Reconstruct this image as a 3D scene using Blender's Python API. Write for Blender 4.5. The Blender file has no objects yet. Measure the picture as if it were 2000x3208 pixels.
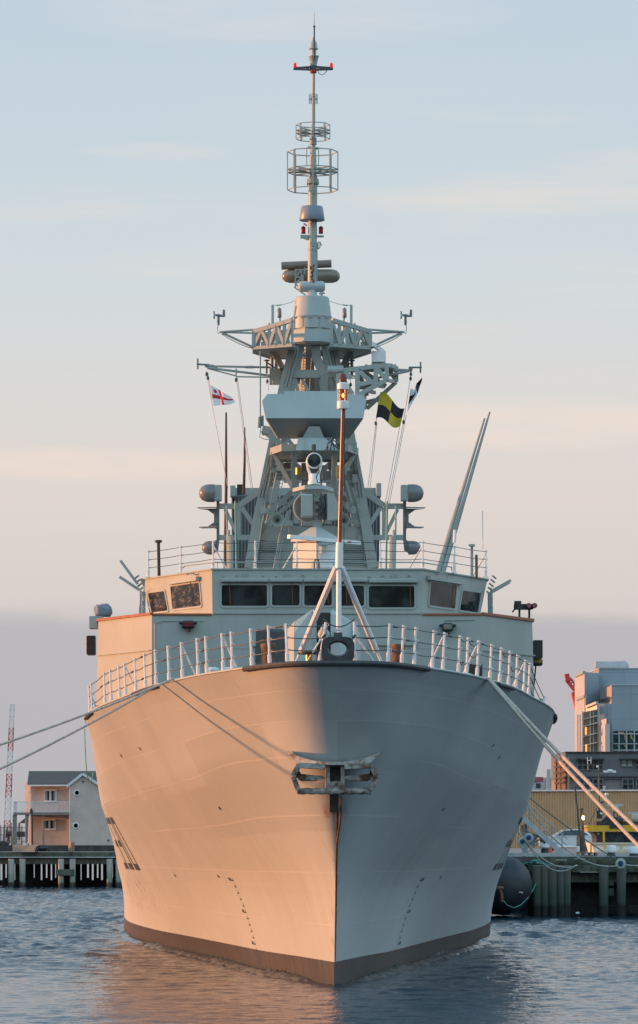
import bpy, bmesh, math, random
import numpy as np
from mathutils import Vector, Matrix
from mathutils.bvhtree import BVHTree
random.seed(7); rng = np.random.default_rng(11)
SC = bpy.context.scene
COL = SC.collection
F = 13100.0; CX, CY, CZ = -2.25, -113.0, 4.4; VX, VY = 799.0, 2605.0
def P(px, py, Y):
    s = (Y - CY) / F
    return Vector((CX + (px - VX) * s, Y, CZ + (VY - py) * s))
def S(Y): return (Y - CY) / F
def PX(v): return VX + F * (v[0] - CX) / (v[1] - CY)
V = lambda *a: Vector(a)

# ---------------------------------------------------------------- mesh builder
class MB:
    def __init__(s): s.v = []; s.f = []; s.m = []; s.k = 0
    def add(s, pts, faces):
        o = len(s.v); s.v += [tuple(p) for p in pts]
        for f in faces: s.f.append([i + o for i in f]); s.m.append(s.k)
        return s
    def poly(s, *pts): return s.add(pts, [list(range(len(pts)))])
    def prism(s, a, b):
        n = len(a); fs = [list(range(n))[::-1], list(range(n, 2 * n))]
        fs += [[i, (i + 1) % n, n + (i + 1) % n, n + i] for i in range(n)]
        return s.add(list(a) + list(b), fs)
    def ext(s, pts, d):
        d = Vector(d); return s.prism([Vector(p) for p in pts], [Vector(p) + d for p in pts])
    def box(s, c, d, rot=None):
        x, y, z = [t / 2 for t in d]
        q = [V(-x, -y, -z), V(x, -y, -z), V(x, y, -z), V(-x, y, -z), V(-x, -y, z), V(x, -y, z), V(x, y, z), V(-x, y, z)]
        if rot is not None: q = [rot @ p for p in q]
        c = Vector(c); q = [p + c for p in q]
        return s.add(q, [[3, 2, 1, 0], [4, 5, 6, 7], [0, 1, 5, 4], [1, 2, 6, 5], [2, 3, 7, 6], [3, 0, 4, 7]])
    def bb(s, x0, x1, y0, y1, z0, z1): return s.box(((x0 + x1) / 2, (y0 + y1) / 2, (z0 + z1) / 2), (abs(x1 - x0), abs(y1 - y0), abs(z1 - z0)))
    def cbox(s, c, d, b=.02):
        x, y, z = [t / 2 for t in d]
        ring = lambda zz, e: [V(-x + e, -y + e, zz), V(x - e, -y + e, zz), V(x - e, y - e, zz), V(-x + e, y - e, zz)]
        c = Vector(c); L = [ring(-z, b), ring(-z + b, 0), ring(z - b, 0), ring(z, b)]
        pts = [p + c for r in L for p in r]; fs = [[3, 2, 1, 0], [12, 13, 14, 15]]
        for k in range(3):
            for i in range(4): fs.append([k * 4 + i, k * 4 + (i + 1) % 4, k * 4 + 4 + (i + 1) % 4, k * 4 + 4 + i])
        return s.add(pts, fs)
    def frame(s, d):
        d = Vector(d).normalized(); u = V(0, 0, 1) if abs(d.z) < .95 else V(0, 1, 0)
        a = d.cross(u).normalized(); return a, a.cross(d).normalized()
    def bar(s, p, q, r, n=8, r2=None):
        p, q = Vector(p), Vector(q); r2 = r if r2 is None else r2
        a, b = s.frame(q - p); A = []; B = []
        for i in range(n):
            t = 2 * math.pi * i / n; w = a * math.cos(t) + b * math.sin(t)
            A.append(p + w * r); B.append(q + w * r2)
        return s.prism(A, B)
    def beam(s, p, q, w, h=None, w2=None):
        p, q = Vector(p), Vector(q); h = w if h is None else h; k = 1 if w2 is None else w2 / w
        s.j = getattr(s, 'j', 0) + 1; e = .0025 * (s.j % 7); w, h = w + e, h + e * 1.3
        a, b = s.frame(q - p)
        R = lambda c, k: [c + a * w / 2 * k + b * h / 2 * k, c - a * w / 2 * k + b * h / 2 * k, c - a * w / 2 * k - b * h / 2 * k, c + a * w / 2 * k - b * h / 2 * k]
        return s.prism(R(p, 1), R(q, k))
    def tube(s, pts, r, n=6):
        pts = [Vector(p) for p in pts]; o = len(s.v); N = len(pts); up = None
        for i, p in enumerate(pts):
            d = (pts[min(i + 1, N - 1)] - pts[max(i - 1, 0)])
            d = d.normalized() if d.length > 1e-9 else V(0, 0, 1)
            if up is None: a, b = s.frame(d)
            else:
                a = (up - d * up.dot(d)); a = a.normalized() if a.length > 1e-6 else s.frame(d)[0]; b = a.cross(d)
            up = a; rr = r[i] if isinstance(r, (list, tuple)) else r
            for j in range(n):
                t = 2 * math.pi * j / n; s.v.append(tuple(p + a * math.cos(t) * rr + b * math.sin(t) * rr))
        for i in range(N - 1):
            for j in range(n):
                s.f.append([o + i * n + j, o + i * n + (j + 1) % n, o + (i + 1) * n + (j + 1) % n, o + (i + 1) * n + j]); s.m.append(s.k)
        s.f.append([o + j for j in range(n)]); s.m.append(s.k); s.f.append([o + (N - 1) * n + j for j in range(n)][::-1]); s.m.append(s.k)
        return s
    def lathe(s, prof, c, n=24, axis='Z', ph=0, flip=1):
        c = Vector(c); o = len(s.v); N = len(prof)
        for r, z in prof:
            for j in range(n):
                t = 2 * math.pi * j / n + ph; x, y = r * math.cos(t), r * math.sin(t)
                q = V(x, y, z) if axis == 'Z' else (V(z * flip, x, y) if axis == 'X' else V(x, z * flip, y))
                s.v.append(tuple(c + q))
        for i in range(N - 1):
            for j in range(n):
                s.f.append([o + i * n + j, o + i * n + (j + 1) % n, o + (i + 1) * n + (j + 1) % n, o + (i + 1) * n + j]); s.m.append(s.k)
        if prof[0][0] > 1e-4: s.f.append([o + j for j in range(n)][::-1]); s.m.append(s.k)
        if prof[-1][0] > 1e-4: s.f.append([o + (N - 1) * n + j for j in range(n)]); s.m.append(s.k)
        return s
    def ball(s, c, r, n=16, m=10, sc=(1, 1, 1)):
        c = Vector(c); o = len(s.v)
        for i in range(m + 1):
            a = math.pi * i / m
            for j in range(n):
                t = 2 * math.pi * j / n
                s.v.append(tuple(c + V(r * sc[0] * math.sin(a) * math.cos(t), r * sc[1] * math.sin(a) * math.sin(t), r * sc[2] * math.cos(a))))
        for i in range(m):
            for j in range(n): s.f.append([o + i * n + j, o + (i + 1) * n + j, o + (i + 1) * n + (j + 1) % n, o + i * n + (j + 1) % n]); s.m.append(s.k)
        return s
    def torus(s, c, R, r, n=24, m=8, axis='Z', arc=None):
        pts = []; c = Vector(c)
        for i in range(n + 1):
            t = 2 * math.pi * i / n if arc is None else arc[0] + (arc[1] - arc[0]) * i / n
            x, y = R * math.cos(t), R * math.sin(t)
            pts.append(c + (V(x, y, 0) if axis == 'Z' else V(x, 0, y) if axis == 'Y' else V(0, x, y)))
        return s.tube(pts, r, m)
    def build(s, name, mats, parent=None, smooth=False, ang=40, loc=None, local=False):
        base = V(0, 0, 0); r = None if local else parent
        while r is not None: base = base + r.location; r = r.parent
        me = bpy.data.meshes.new(name)
        L = Vector(loc) if loc is not None else V(0, 0, 0)
        sh = base + L
        me.from_pydata([(a - sh.x, b - sh.y, c - sh.z) for a, b, c in s.v], [], s.f)
        for m in (mats if isinstance(mats, (list, tuple)) else [mats]): me.materials.append(m)
        me.polygons.foreach_set('material_index', s.m)
        if smooth:
            me.polygons.foreach_set('use_smooth', [True] * len(s.f)); me.set_sharp_from_angle(angle=math.radians(ang))
        me.update()
        o = bpy.data.objects.new(name, me); COL.objects.link(o); o.location = L
        if parent is not None: o.parent = parent
        return o
def tag(o, label=None, cat=None, group=None, kind=None):
    if label: o['label'] = label
    if cat: o['category'] = cat
    if group: o['group'] = group
    if kind: o['kind'] = kind
    return o
def thing(name, label, cat, loc=(0, 0, 0), group=None):
    o = bpy.data.objects.new(name, None); COL.objects.link(o); o.location = loc; o.empty_display_size = .3
    return tag(o, label, cat, group)
def dup(o, parent, loc, rot=None, scale=None):
    c = o.copy(); COL.objects.link(c); c.parent = parent; c.location = loc
    if rot is not None: c.rotation_euler = rot
    if scale is not None: c.scale = scale
    return c
def sag(p, q, d, n=14):
    p, q = Vector(p), Vector(q)
    return [p.lerp(q, i / n) - V(0, 0, d * 4 * (i / n) * (1 - i / n)) for i in range(n + 1)]

# ---------------------------------------------------------------- materials
def nt(name):
    m = bpy.data.materials.new(name); m.use_nodes = True; t = m.node_tree
    return m, t, t.nodes['Principled BSDF']
class N:
    def __init__(s, t): s.t = t
    def __call__(s, typ, **kw):
        n = s.t.nodes.new(typ)
        for k, v in kw.items():
            if k.startswith('i_'):
                key = k[2:]; key = int(key) if key.isdigit() else key.replace('_', ' ')
                if hasattr(v, 'is_output') or isinstance(v, bpy.types.NodeSocket): s.t.links.new(v, n.inputs[key])
                else: n.inputs[key].default_value = v
            else: setattr(n, k, v)
        return n
    def math(s, op, a, b=0.0, c=0.0, clamp=False):
        n = s.t.nodes.new('ShaderNodeMath'); n.operation = op; n.use_clamp = clamp
        for i, x in enumerate((a, b, c)):
            if isinstance(x, bpy.types.NodeSocket): s.t.links.new(x, n.inputs[i])
            else: n.inputs[i].default_value = x
        return n.outputs[0]
    def mix(s, f, a, b, bt='MIX'):
        n = s.t.nodes.new('ShaderNodeMix'); n.data_type = 'RGBA'; n.blend_type = bt
        for k, x in ((0, f), (6, a), (7, b)):
            if isinstance(x, bpy.types.NodeSocket): s.t.links.new(x, n.inputs[k])
            else: n.inputs[k].default_value = x if k == 0 else (*x, 1) if len(x) == 3 else x
        return n.outputs[2]
    def ss(s, x, a, b, lo=0.0, hi=1.0):
        n = s.t.nodes.new('ShaderNodeMapRange'); n.interpolation_type = 'SMOOTHSTEP'
        s.t.links.new(x, n.inputs[0])
        for i, v in enumerate((a, b, lo, hi)): n.inputs[i + 1].default_value = v
        return n.outputs[0]
    def noise(s, vec, scale=1, detail=3, rough=.55, sc=None, loc=None):
        if sc is not None:
            mp = s.t.nodes.new('ShaderNodeMapping'); s.t.links.new(vec, mp.inputs[0]); mp.inputs['Scale'].default_value = sc
            if loc: mp.inputs['Location'].default_value = loc
            vec = mp.outputs[0]
        n = s.t.nodes.new('ShaderNodeTexNoise'); s.t.links.new(vec, n.inputs['Vector'])
        n.inputs['Scale'].default_value = scale; n.inputs['Detail'].default_value = detail; n.inputs['Roughness'].default_value = rough
        return n.outputs[0]
MATS = {}
def paint(name, col, rough=.5, var=.1, scale=1.5, metal=0, bump=0, bscale=30, streak=0, dirt=None, dirt_amt=0, emit=None, es=0, spec=None):
    if name in MATS: return MATS[name]
    m, t, b = nt(name); n = N(t); co = n('ShaderNodeTexCoord').outputs['Object']
    a = n.noise(co, scale, 4); f = n.ss(a, .3, .7)
    lo = [c * (1 - var) for c in col]; hi = [min(1, c * (1 + var)) for c in col]
    c = n.mix(f, lo, hi)
    if streak:
        st = n.noise(co, 1, 4, .6, sc=(9, 9, .35)); c = n.mix(n.math('MULTIPLY', n.ss(st, .5, .75), streak), c, [x * .55 for x in col])
    if dirt:
        d = n.noise(co, 3.3, 6, .65, sc=(1, 1, 1), loc=(3, 9, 2)); c = n.mix(n.ss(d, .62 - dirt_amt * .3, .72 - dirt_amt * .2), c, dirt)
    t.links.new(c, b.inputs['Base Color'])
    b.inputs['Roughness'].default_value = rough; b.inputs['Metallic'].default_value = metal
    if spec is not None: b.inputs['Specular IOR Level'].default_value = spec
    if bump:
        bn = n('ShaderNodeBump'); bn.inputs['Strength'].default_value = bump; bn.inputs['Distance'].default_value = .02
        t.links.new(n.noise(co, bscale, 4), bn.inputs['Height']); t.links.new(bn.outputs[0], b.inputs['Normal'])
    if emit: b.inputs['Emission Color'].default_value = (*emit, 1); b.inputs['Emission Strength'].default_value = es
    MATS[name] = m; return m
GREY = (.325, .36, .335)
m_super = paint('ship_grey_paint', GREY, .45, .06, .6, streak=.12)
m_mast = paint('mast_grey_paint', (.31, .345, .325), .5, .08, 1)
m_pale = paint('pale_grey_paint', (.36, .41, .40), .5, .05, 1)
m_radome = paint('radome_grey', (.16, .17, .17), .35, .06, 2)
m_radome2 = paint('blue_grey_radome', (.2, .24, .29), .4, .04, 2)
m_white = paint('white_paint', (.74, .74, .74), .4, .06, 6)
m_black = paint('black_paint', (.022, .023, .025), .5, .2, 4)
m_dark = paint('dark_steel', (.06, .062, .065), .5, .2, 3)
m_funnel = paint('dark_intake_grey', (.10, .105, .11), .6, .15, 2)
m_rubber = paint('black_rubber_edging', (.035, .04, .043), .6, .25, 5, bump=.2)
m_wire = paint('guard_wire_steel', (.07, .07, .075), .5, .2, 10)
m_rust = paint('rusty_brown_steel', (.16, .085, .05), .75, .35, 5, bump=.3, streak=.4)
m_anchor = paint('weathered_anchor_steel', (.3, .29, .27), .75, .25, 6, bump=.4, bscale=40, dirt=(.12, .06, .035), dirt_amt=.55)
m_wood = paint('varnished_rail', (.30, .085, .035), .4, .15, 3)
m_staff = paint('brown_staff', (.20, .075, .045), .3, .15, 4)  # even brown colour for the upper pole
m_rope = paint('mooring_rope', (.46, .40, .33), .85, .2, 12, bump=.6, bscale=60)
m_rope2 = paint('pale_rope', (.42, .43, .40), .85, .2, 12)
m_green_rope = paint('green_rope', (.10, .32, .28), .8, .2, 12)
m_red_glass = paint('red_lamp_glass', (.16, .004, .012), .2, .1, 3, emit=(1, .01, .03), es=.06, spec=.2)
m_red_lit = paint('red_beacon_glass', (.25, .004, .006), .3, .1, 3, emit=(1, .012, .012), es=.5, spec=.2)
m_amber = paint('amber_lantern_glass', (.10, .02, .008), .1, .1, 3, emit=(1, .16, .02), es=.10)
m_dimred = paint('dim_red_beacon', (.11, .012, .01), .3, .2, 4)
m_flame = paint('lantern_filament', (.5, .2, .05), .2, .05, 3, emit=(1, .38, .08), es=2.2)
m_glint = paint('painted_sun_glint', (.9, .7, .4), .2, .05, 3, emit=(1, .72, .35), es=6)  # sun glint on lamp glass, put in as emission
m_tarp = paint('blue_grey_tarpaulin', (.2, .235, .29), .7, .15, 2, bump=.5, bscale=7)
m_red = paint('red_mark', (.5, .02, .03), .5, .1, 5)
m_conc = paint('shed_trim', (.55, .55, .55), .7, .1, 2)
def glass(name, col, rough=.06, wav=0, spec=.5):
    m, t, b = nt(name); n = N(t); co = n('ShaderNodeTexCoord').outputs['Object']
    a = n.noise(co, 1.3, 3, .5); t.links.new(n.mix(n.ss(a, .35, .65), [c * .5 for c in col], [c * 1.5 for c in col]), b.inputs['Base Color'])
    b.inputs['Roughness'].default_value = rough; b.inputs['Specular IOR Level'].default_value = spec
    if wav:
        bn = n('ShaderNodeBump'); bn.inputs['Strength'].default_value = wav; bn.inputs['Distance'].default_value = .06
        t.links.new(n.noise(co, 2.2, 2, .4, sc=(1, 1, 2.2)), bn.inputs['Height']); t.links.new(bn.outputs[0], b.inputs['Normal'])
    return m
m_glass = glass('bridge_window_glass', (.026, .030, .030), .06, spec=.3)
m_hglass = glass('house_window_glass', (.03, .045, .05), .05)
def wavyglass():  # sunlit streaks behind the panes put into the glass colour
    m, t, b = nt('painted_sunlit_window_glass'); n = N(t); co = n('ShaderNodeTexCoord').outputs['Object']
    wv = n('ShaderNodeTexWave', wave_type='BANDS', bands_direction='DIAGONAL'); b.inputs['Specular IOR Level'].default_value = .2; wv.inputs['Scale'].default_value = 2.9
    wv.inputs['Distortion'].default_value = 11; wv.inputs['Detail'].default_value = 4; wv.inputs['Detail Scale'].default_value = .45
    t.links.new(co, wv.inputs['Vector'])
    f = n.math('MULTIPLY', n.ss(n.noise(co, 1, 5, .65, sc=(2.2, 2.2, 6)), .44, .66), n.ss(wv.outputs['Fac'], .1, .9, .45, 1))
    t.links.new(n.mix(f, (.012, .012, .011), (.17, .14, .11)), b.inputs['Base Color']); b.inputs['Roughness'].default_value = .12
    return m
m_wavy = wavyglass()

# hull paint: plate seams and plate-to-plate tone follow the hull's own (length, strake) coordinates
def hull_mat():
    m, t, b = nt('hull_grey_paint'); n = N(t); tc = n('ShaderNodeTexCoord'); co = tc.outputs['Object']
    uv = n('ShaderNodeUVMap', uv_map='strakes').outputs[0]; sp = n('ShaderNodeSeparateXYZ', i_0=uv); u, v = sp.outputs[0], sp.outputs[1]
    base = (.37, .41, .42)
    br = n('ShaderNodeTexBrick'); t.links.new(uv, br.inputs['Vector'])
    br.inputs['Scale'].default_value = 1; br.inputs['Mortar Size'].default_value = .0; br.inputs['Brick Width'].default_value = 7.3; br.inputs['Row Height'].default_value = .47
    br.inputs['Color1'].default_value = (.335, .375, .385, 1); br.inputs['Color2'].default_value = (.40, .435, .44, 1); br.inputs['Bias'].default_value = 0
    c = br.outputs['Color']
    big = n.noise(co, .22, 4, .6); c = n.mix(n.math('MULTIPLY', n.ss(big, .4, .7), .55), c, (.315, .35, .355))
    st = n.noise(uv, 1, 4, .65, sc=(3.2, .35, 1)); stm = n.math('MULTIPLY', n.ss(st, .52, .72), n.ss(v, 2.6, .6, 0, .75)); c = n.mix(stm, c, (.31, .325, .325))
    st2 = n.noise(uv, 1, 3, .6, sc=(7, .5, 1), loc=(4, 2, 0)); c = n.mix(n.math('MULTIPLY', n.ss(st2, .55, .70), n.ss(v, 1.9, .8, .25, .75)), c, (.46, .47, .465))
    # the lower strakes are paler, in ragged vertical streaks
    sb = n.math('ADD', v, n.math('MULTIPLY', n.math('SUBTRACT', n.noise(uv, 1, 4, .6, sc=(1.6, .5, 1), loc=(2, 7, 0)), .5), 1.1)); c = n.mix(n.ss(sb, 1.75, .45, 0, .45), c, (.50, .535, .535))
    # weld seams
    brk = n.noise(uv, 1, 2, .5, sc=(.12, 5, 1), loc=(9, 1, 0)); seam = None
    for v0, w in ((.60, .0035), (1.09, .004), (1.53, .004), (1.97, .003), (2.36, .003), (2.7, .003)):
        k = n.ss(n.math('ABSOLUTE', n.math('SUBTRACT', v, v0)), w, w * 2.2, 1, 0)
        seam = k if seam is None else n.math('MAXIMUM', seam, k)
    seam = n.math('MULTIPLY', seam, n.ss(brk, .36, .55, .05, .38)); c = n.mix(seam, c, (.54, .545, .53))
    ud = n.math('ABSOLUTE', n.math('SUBTRACT', n.math('FRACT', n.math('DIVIDE', u, 7.3)), .5)); vs = n.ss(ud, .002, .005, .35, 0)
    c = n.mix(vs, c, (.28, .29, .29))
    # scuffs near the water and rust under the anchor
    sc_ = n.noise(co, 2.2, 7, .75, loc=(1, 5, 3), sc=(1, 1, 1)); zz = n('ShaderNodeSeparateXYZ', i_0=co)
    um = n.math('MULTIPLY', n.ss(u, 38, 42), n.ss(u, 58, 53)); vm = n.math('MULTIPLY', n.ss(v, .45, .6), n.ss(v, 1.0, .85))
    sm = n.math('MULTIPLY', n.math('MULTIPLY', um, vm), n.ss(sc_, .53, .60, 0, .75)); c = n.mix(sm, c, (.17, .15, .13))
    for (cx, cy, cz, rr) in RUST:
        dv = n('ShaderNodeVectorMath', operation='SUBTRACT', i_0=co); dv.inputs[1].default_value = (cx, cy, cz)
        ml = n('ShaderNodeVectorMath', operation='MULTIPLY', i_0=dv.outputs[0]); ml.inputs[1].default_value = (1.5, .8, .62)
        ln = n('ShaderNodeVectorMath', operation='LENGTH', i_0=ml.outputs[0])
        rn = n.math('ADD', ln.outputs['Value'], n.math('MULTIPLY', n.math('SUBTRACT', n.noise(co, 5, 4, .6, sc=(1, 1, .4)), .5), rr * 1.2))
        c = n.mix(n.ss(rn, rr * .3, rr, .62, 0), c, (.24, .085, .035))
    t.links.new(c, b.inputs['Base Color']); b.inputs['Roughness'].default_value = .48
    bn = n('ShaderNodeBump'); bn.inputs['Strength'].default_value = .4; bn.inputs['Distance'].default_value = .05
    hs = n.math('ADD', n.math('ADD', n.math('MULTIPLY', n.noise(co, .9, 2, .4), .6), n.math('MULTIPLY', n.noise(uv, 1, 2, .5, sc=(1.1, 2.4, 1), loc=(5, 5, 0)), .7)), n.math('MULTIPLY', seam, .2)); t.links.new(hs, bn.inputs['Height']); t.links.new(bn.outputs[0], b.inputs['Normal'])
    return m
def boot_mat():
    m, t, b = nt('brown_boot_topping'); n = N(t); co = n('ShaderNodeTexCoord').outputs['Object']
    st = n.noise(co, 1, 5, .7, sc=(3, 3, .4)); c = n.mix(n.ss(st, .35, .7), (.034, .028, .027), (.062, .048, .043))
    z = n('ShaderNodeSeparateXYZ', i_0=co).outputs[2]; w = n.math('ADD', z, n.math('MULTIPLY', n.noise(co, 2, 5, .7), .35))
    c = n.mix(n.ss(w, .42, .30), c, (.03, .033, .027)); t.links.new(c, b.inputs['Base Color']); b.inputs['Roughness'].default_value = .55
    return m

# ---------------------------------------------------------------- camera, world, sun
cam = bpy.data.cameras.new('camera'); co_ = bpy.data.objects.new('camera', cam); COL.objects.link(co_); SC.camera = co_
co_.location = (CX, CY, CZ); co_.rotation_euler = (math.radians(90), 0, 0)
cam.sensor_fit = 'VERTICAL'; cam.sensor_height = 36; cam.lens = 36 * F / 3208
cam.shift_x = (1000 - VX) / 3208; cam.shift_y = (VY - 1604) / 3208; cam.clip_start = 1; cam.clip_end = 20000
SUN_EL, SUN_BACK = math.radians(4.0), math.radians(8.0)
sdir = V(-math.cos(SUN_EL) * math.cos(SUN_BACK), math.cos(SUN_EL) * math.sin(SUN_BACK), math.sin(SUN_EL))
sl = bpy.data.lights.new('sun', 'SUN'); sl.energy = 4.75; sl.angle = math.radians(1.7); sl.color = (1, .385, .125)
so = bpy.data.objects.new('sun', sl); COL.objects.link(so); so.rotation_euler = sdir.to_track_quat('Z', 'Y').to_euler(); so.location = (-60, 0, 60)
SC.view_settings.view_transform = 'Standard'; SC.view_settings.look = 'None'; EXPO = .45; SC.view_settings.exposure = EXPO; SC.view_settings.gamma = 1
def srgb(r, g, b): return [((c / 255) / 12.92 if c / 255 <= .04045 else ((c / 255 + .055) / 1.055) ** 2.4) for c in (r, g, b)]
W = bpy.data.worlds.new('World'); SC.world = W; W.use_nodes = True
def sky():
    t = W.node_tree; n = N(t); bg = t.nodes['Background']
    g = n('ShaderNodeTexCoord').outputs['Generated']; sp = n('ShaderNodeSeparateXYZ', i_0=g); x, y, z = sp.outputs
    az = n.math('DIVIDE', x, n.math('MAXIMUM', n.math('ABSOLUTE', y), .05))
    cv = n('ShaderNodeCombineXYZ', i_0=az, i_1=z).outputs[0]
    mr = n('ShaderNodeMapRange'); t.links.new(z, mr.inputs[0]); mr.inputs[1].default_value = -.01; mr.inputs[2].default_value = .99
    rp = n('ShaderNodeValToRGB', i_0=mr.outputs[0]); el = rp.color_ramp; el.interpolation = 'LINEAR'
    stops = [(0, (186, 180, 182)), (.02, (187, 182, 183)), (.045, (197, 191, 190)), (.066, (217, 208, 203)), (.09, (224, 214, 207)), (.11, (221, 218, 214)), (.14, (210, 218, 221)),
             (.17, (201, 214, 222)), (.20, (194, 210, 222)), (.27, (190, 211, 226)), (.40, (178, 209, 232)), (.65, (168, 206, 238)), (1, (150, 196, 236))]
    while len(el.elements) < len(stops): el.elements.new(.5)
    for e, (p, c) in zip(el.elements, stops): e.position = p; e.color = (*srgb(*c), 1)
    c = rp.outputs[0]
    # cloud bank low over the horizon, soft slightly wavy top
    wob = n.noise(cv, 1, 4, .55, sc=(9, 40, 1)); zb = n.math('ADD', z, n.math('MULTIPLY', n.math('SUBTRACT', wob, .5), .012))
    c = n.mix(n.ss(zb, .0535, .0475, 0, .95), c, srgb(186, 184, 188))
    # thin peach wisps
    wn = n.noise(cv, 1, 5, .6, sc=(11, 75, 1), loc=(2.3, 1.2, 0)); low = n.noise(cv, 1, 2, .5, sc=(5, 18, 1), loc=(7, 4, 0))
    wm = n.math('MULTIPLY', n.ss(wn, .46, .72), n.ss(low, .42, .62)); wm = n.math('MULTIPLY', wm, n.ss(z, .05, .07)); wm = n.math('MULTIPLY', wm, n.ss(z, .5, .22))
    c = n.mix(n.math('MULTIPLY', wm, .4), c, srgb(232, 222, 214))
    for ca, cz, wa, wz, st_, cc in ((-.036, .0875, .040, .0042, .75, (240, 221, 208)), (.066, .0965, .045, .0062, .8, (240, 222, 210)), (.006, .192, .05, .0065, .6, (218, 219, 222)), (.066, .1495, .04, .0035, .65, (228, 222, 216)), (-.024, .161, .018, .002, .5, (226, 221, 216)), (-.05, .146, .03, .003, .35, (222, 220, 216))):
        da = n.math('DIVIDE', n.math('SUBTRACT', az, ca), wa); dz_ = n.math('DIVIDE', n.math('SUBTRACT', n.math('ADD', z, n.math('MULTIPLY', n.math('SUBTRACT', wob, .5), .007)), cz), wz)
        rr = n.math('ADD', n.math('MULTIPLY', da, da), n.math('MULTIPLY', dz_, dz_)); mk = n.math('MULTIPLY', n.ss(rr, 1.6, .1), n.ss(n.noise(cv, 1, 5, .6, sc=(30, 190, 1), loc=(ca * 50, 3, 0)), .3, .7, .35, 1))
        c = n.mix(n.math('MULTIPLY', n.math('MULTIPLY', mk, st_), n.ss(y, .3, .6)), c, srgb(*cc))
    # warmer towards the low sun, bluer high up and away from it
    dt = n('ShaderNodeVectorMath', operation='DOT_PRODUCT', i_0=g); dt.inputs[1].default_value = sdir
    c = n.mix(n.ss(dt.outputs['Value'], .8, 1.0, 0, .6), c, (1.0, .66, .42))
    # unseen dark band added behind and at right to shade undersides; sky above boosted
    added_shore = n.math('MULTIPLY', n.ss(n.math('ADD', z, n.math('MULTIPLY', wob, .03)), .155, .12), n.math('MAXIMUM', n.ss(y, -.1, -.35), n.math('MULTIPLY', n.ss(x, .45, .7), .4)))
    up_ = n.math('MULTIPLY', n.ss(z, .12, .3), n.math('MAXIMUM', n.ss(y, .1, -.5), n.math('MULTIPLY', n.ss(x, .2, .8), .8)))
    c = n.mix(n.math('MULTIPLY', up_, 1.0), c, n.mix(1.0, c, (2.05, 2.02, 1.84), 'MULTIPLY'))
    c = n.mix(added_shore, c, (.10, .105, .115))
    nk = n('ShaderNodeTexSky', sky_type='NISHITA'); nk.sun_disc = False; nk.sun_elevation = SUN_EL; nk.sun_rotation = math.atan2(sdir.x, sdir.y); nk.altitude = 5; nk.dust_density = 1.5
    nks = n.mix(1.0, nk.outputs[0], (.1, .1, .1), 'MULTIPLY')
    c = n.mix(n.ss(z, .4, .95, 0, .12), c, nks)
    t.links.new(c, bg.inputs['Color']); bg.inputs['Strength'].default_value = 2 ** -EXPO
sky()
# ================================================================ THE SHIP
RUST = [(-.22, -57.0, 5.12, .30), (.22, -57.0, 5.15, .28), (.06, -56.4, 4.4, .30), (.03, -55.7, 3.2, .24), (0, -55.1, 2.2, .2), (0, -54.6, 1.3, .16)]
m_hull = hull_mat(); m_boot = boot_mat()
ship = thing('warship', 'grey naval frigate moored bow-on with number 330 on its hull and a tall lattice mast', 'ship', (0, 60, 0))
def pchip(xs, ys):
    xs, ys = np.array(xs, float), np.array(ys, float); h = np.diff(xs); d = np.diff(ys) / h; m = np.zeros_like(xs)
    m[0], m[-1] = d[0], d[-1]
    for i in range(1, len(xs) - 1):
        if d[i - 1] * d[i] > 0:
            w1, w2 = 2 * h[i] + h[i - 1], h[i] + 2 * h[i - 1]; m[i] = (w1 + w2) / (w1 / d[i - 1] + w2 / d[i])
    def f(x):
        x = min(max(x, xs[0]), xs[-1]); i = min(max(int(np.searchsorted(xs, x)) - 1, 0), len(h) - 1); t = (x - xs[i]) / h[i]
        return float((1 + 2 * t) * (1 - t) ** 2 * ys[i] + t * (1 - t) ** 2 * h[i] * m[i] + t * t * (3 - 2 * t) * ys[i + 1] + t * t * (t - 1) * h[i] * m[i + 1])
    return f
YE = 134.0
def zdeck(y): return 8.97 - .026 * y + .00012 * max(0, y) ** 2 if y < 60 else 8.97 - 1.56 + .432
zk_ = pchip([0, 6, 12, 25, 40, 57, 75, 134], [6.6, 6.5, 6.1, 5.75, 5.4, 5.1, 4.9, 4.8])
deckY = [0, .02, .08, .2, .45, .9, 2.36, 5.7, 7.6, 11.6, 16, 25.4, 33, 45, 80, 134]; deckX = [0, .36, .68, 1.02, 1.36, 1.72, 2.45, 3.85, 4.42, 5.45, 6.2, 7.62, 8.15, 8.27, 8.3, 8.0]
LV = [  # level: stem y, half-breadth curve, height
    (6.9, pchip([6.9, 17, 31, 44.5, 63, 80, 134], [0, 1.3, 2.9, 4.7, 6.5, 7.3, 6.5]), lambda y: -1.3),
    (6.0, pchip([6, 8, 12, 17, 24, 31, 37, 44.5, 63, 75, 95, 134], [0, .3, 1.0, 1.92, 2.8, 3.72, 4.6, 5.75, 7.65, 8.12, 8.22, 7.4]), lambda y: 0.0),
    (4.06, pchip([4.06, 5, 7, 10, 18, 26, 35, 50, 63, 80, 134], [0, .30, .78, 1.42, 2.95, 4.45, 5.8, 7.4, 8.0, 8.25, 7.8]), lambda y: 2.9),
    (1.75, pchip([1.75, 1.765, 1.81, 1.92, 2.2, 2.6, 3.2, 4.3, 6, 9, 12, 18, 25, 33, 40, 46, 57, 75, 134], [0, .17, .36, .60, .92, 1.22, 1.53, 1.98, 2.62, 3.5, 4.12, 5.1, 6.12, 7.05, 7.75, 8.05, 8.2, 8.25, 8.0]), zk_),
    (0.0, pchip(deckY, deckX), zdeck)]
NS = 110; sv = [(i / NS) ** 2.3 for i in range(NS + 1)]
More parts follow.
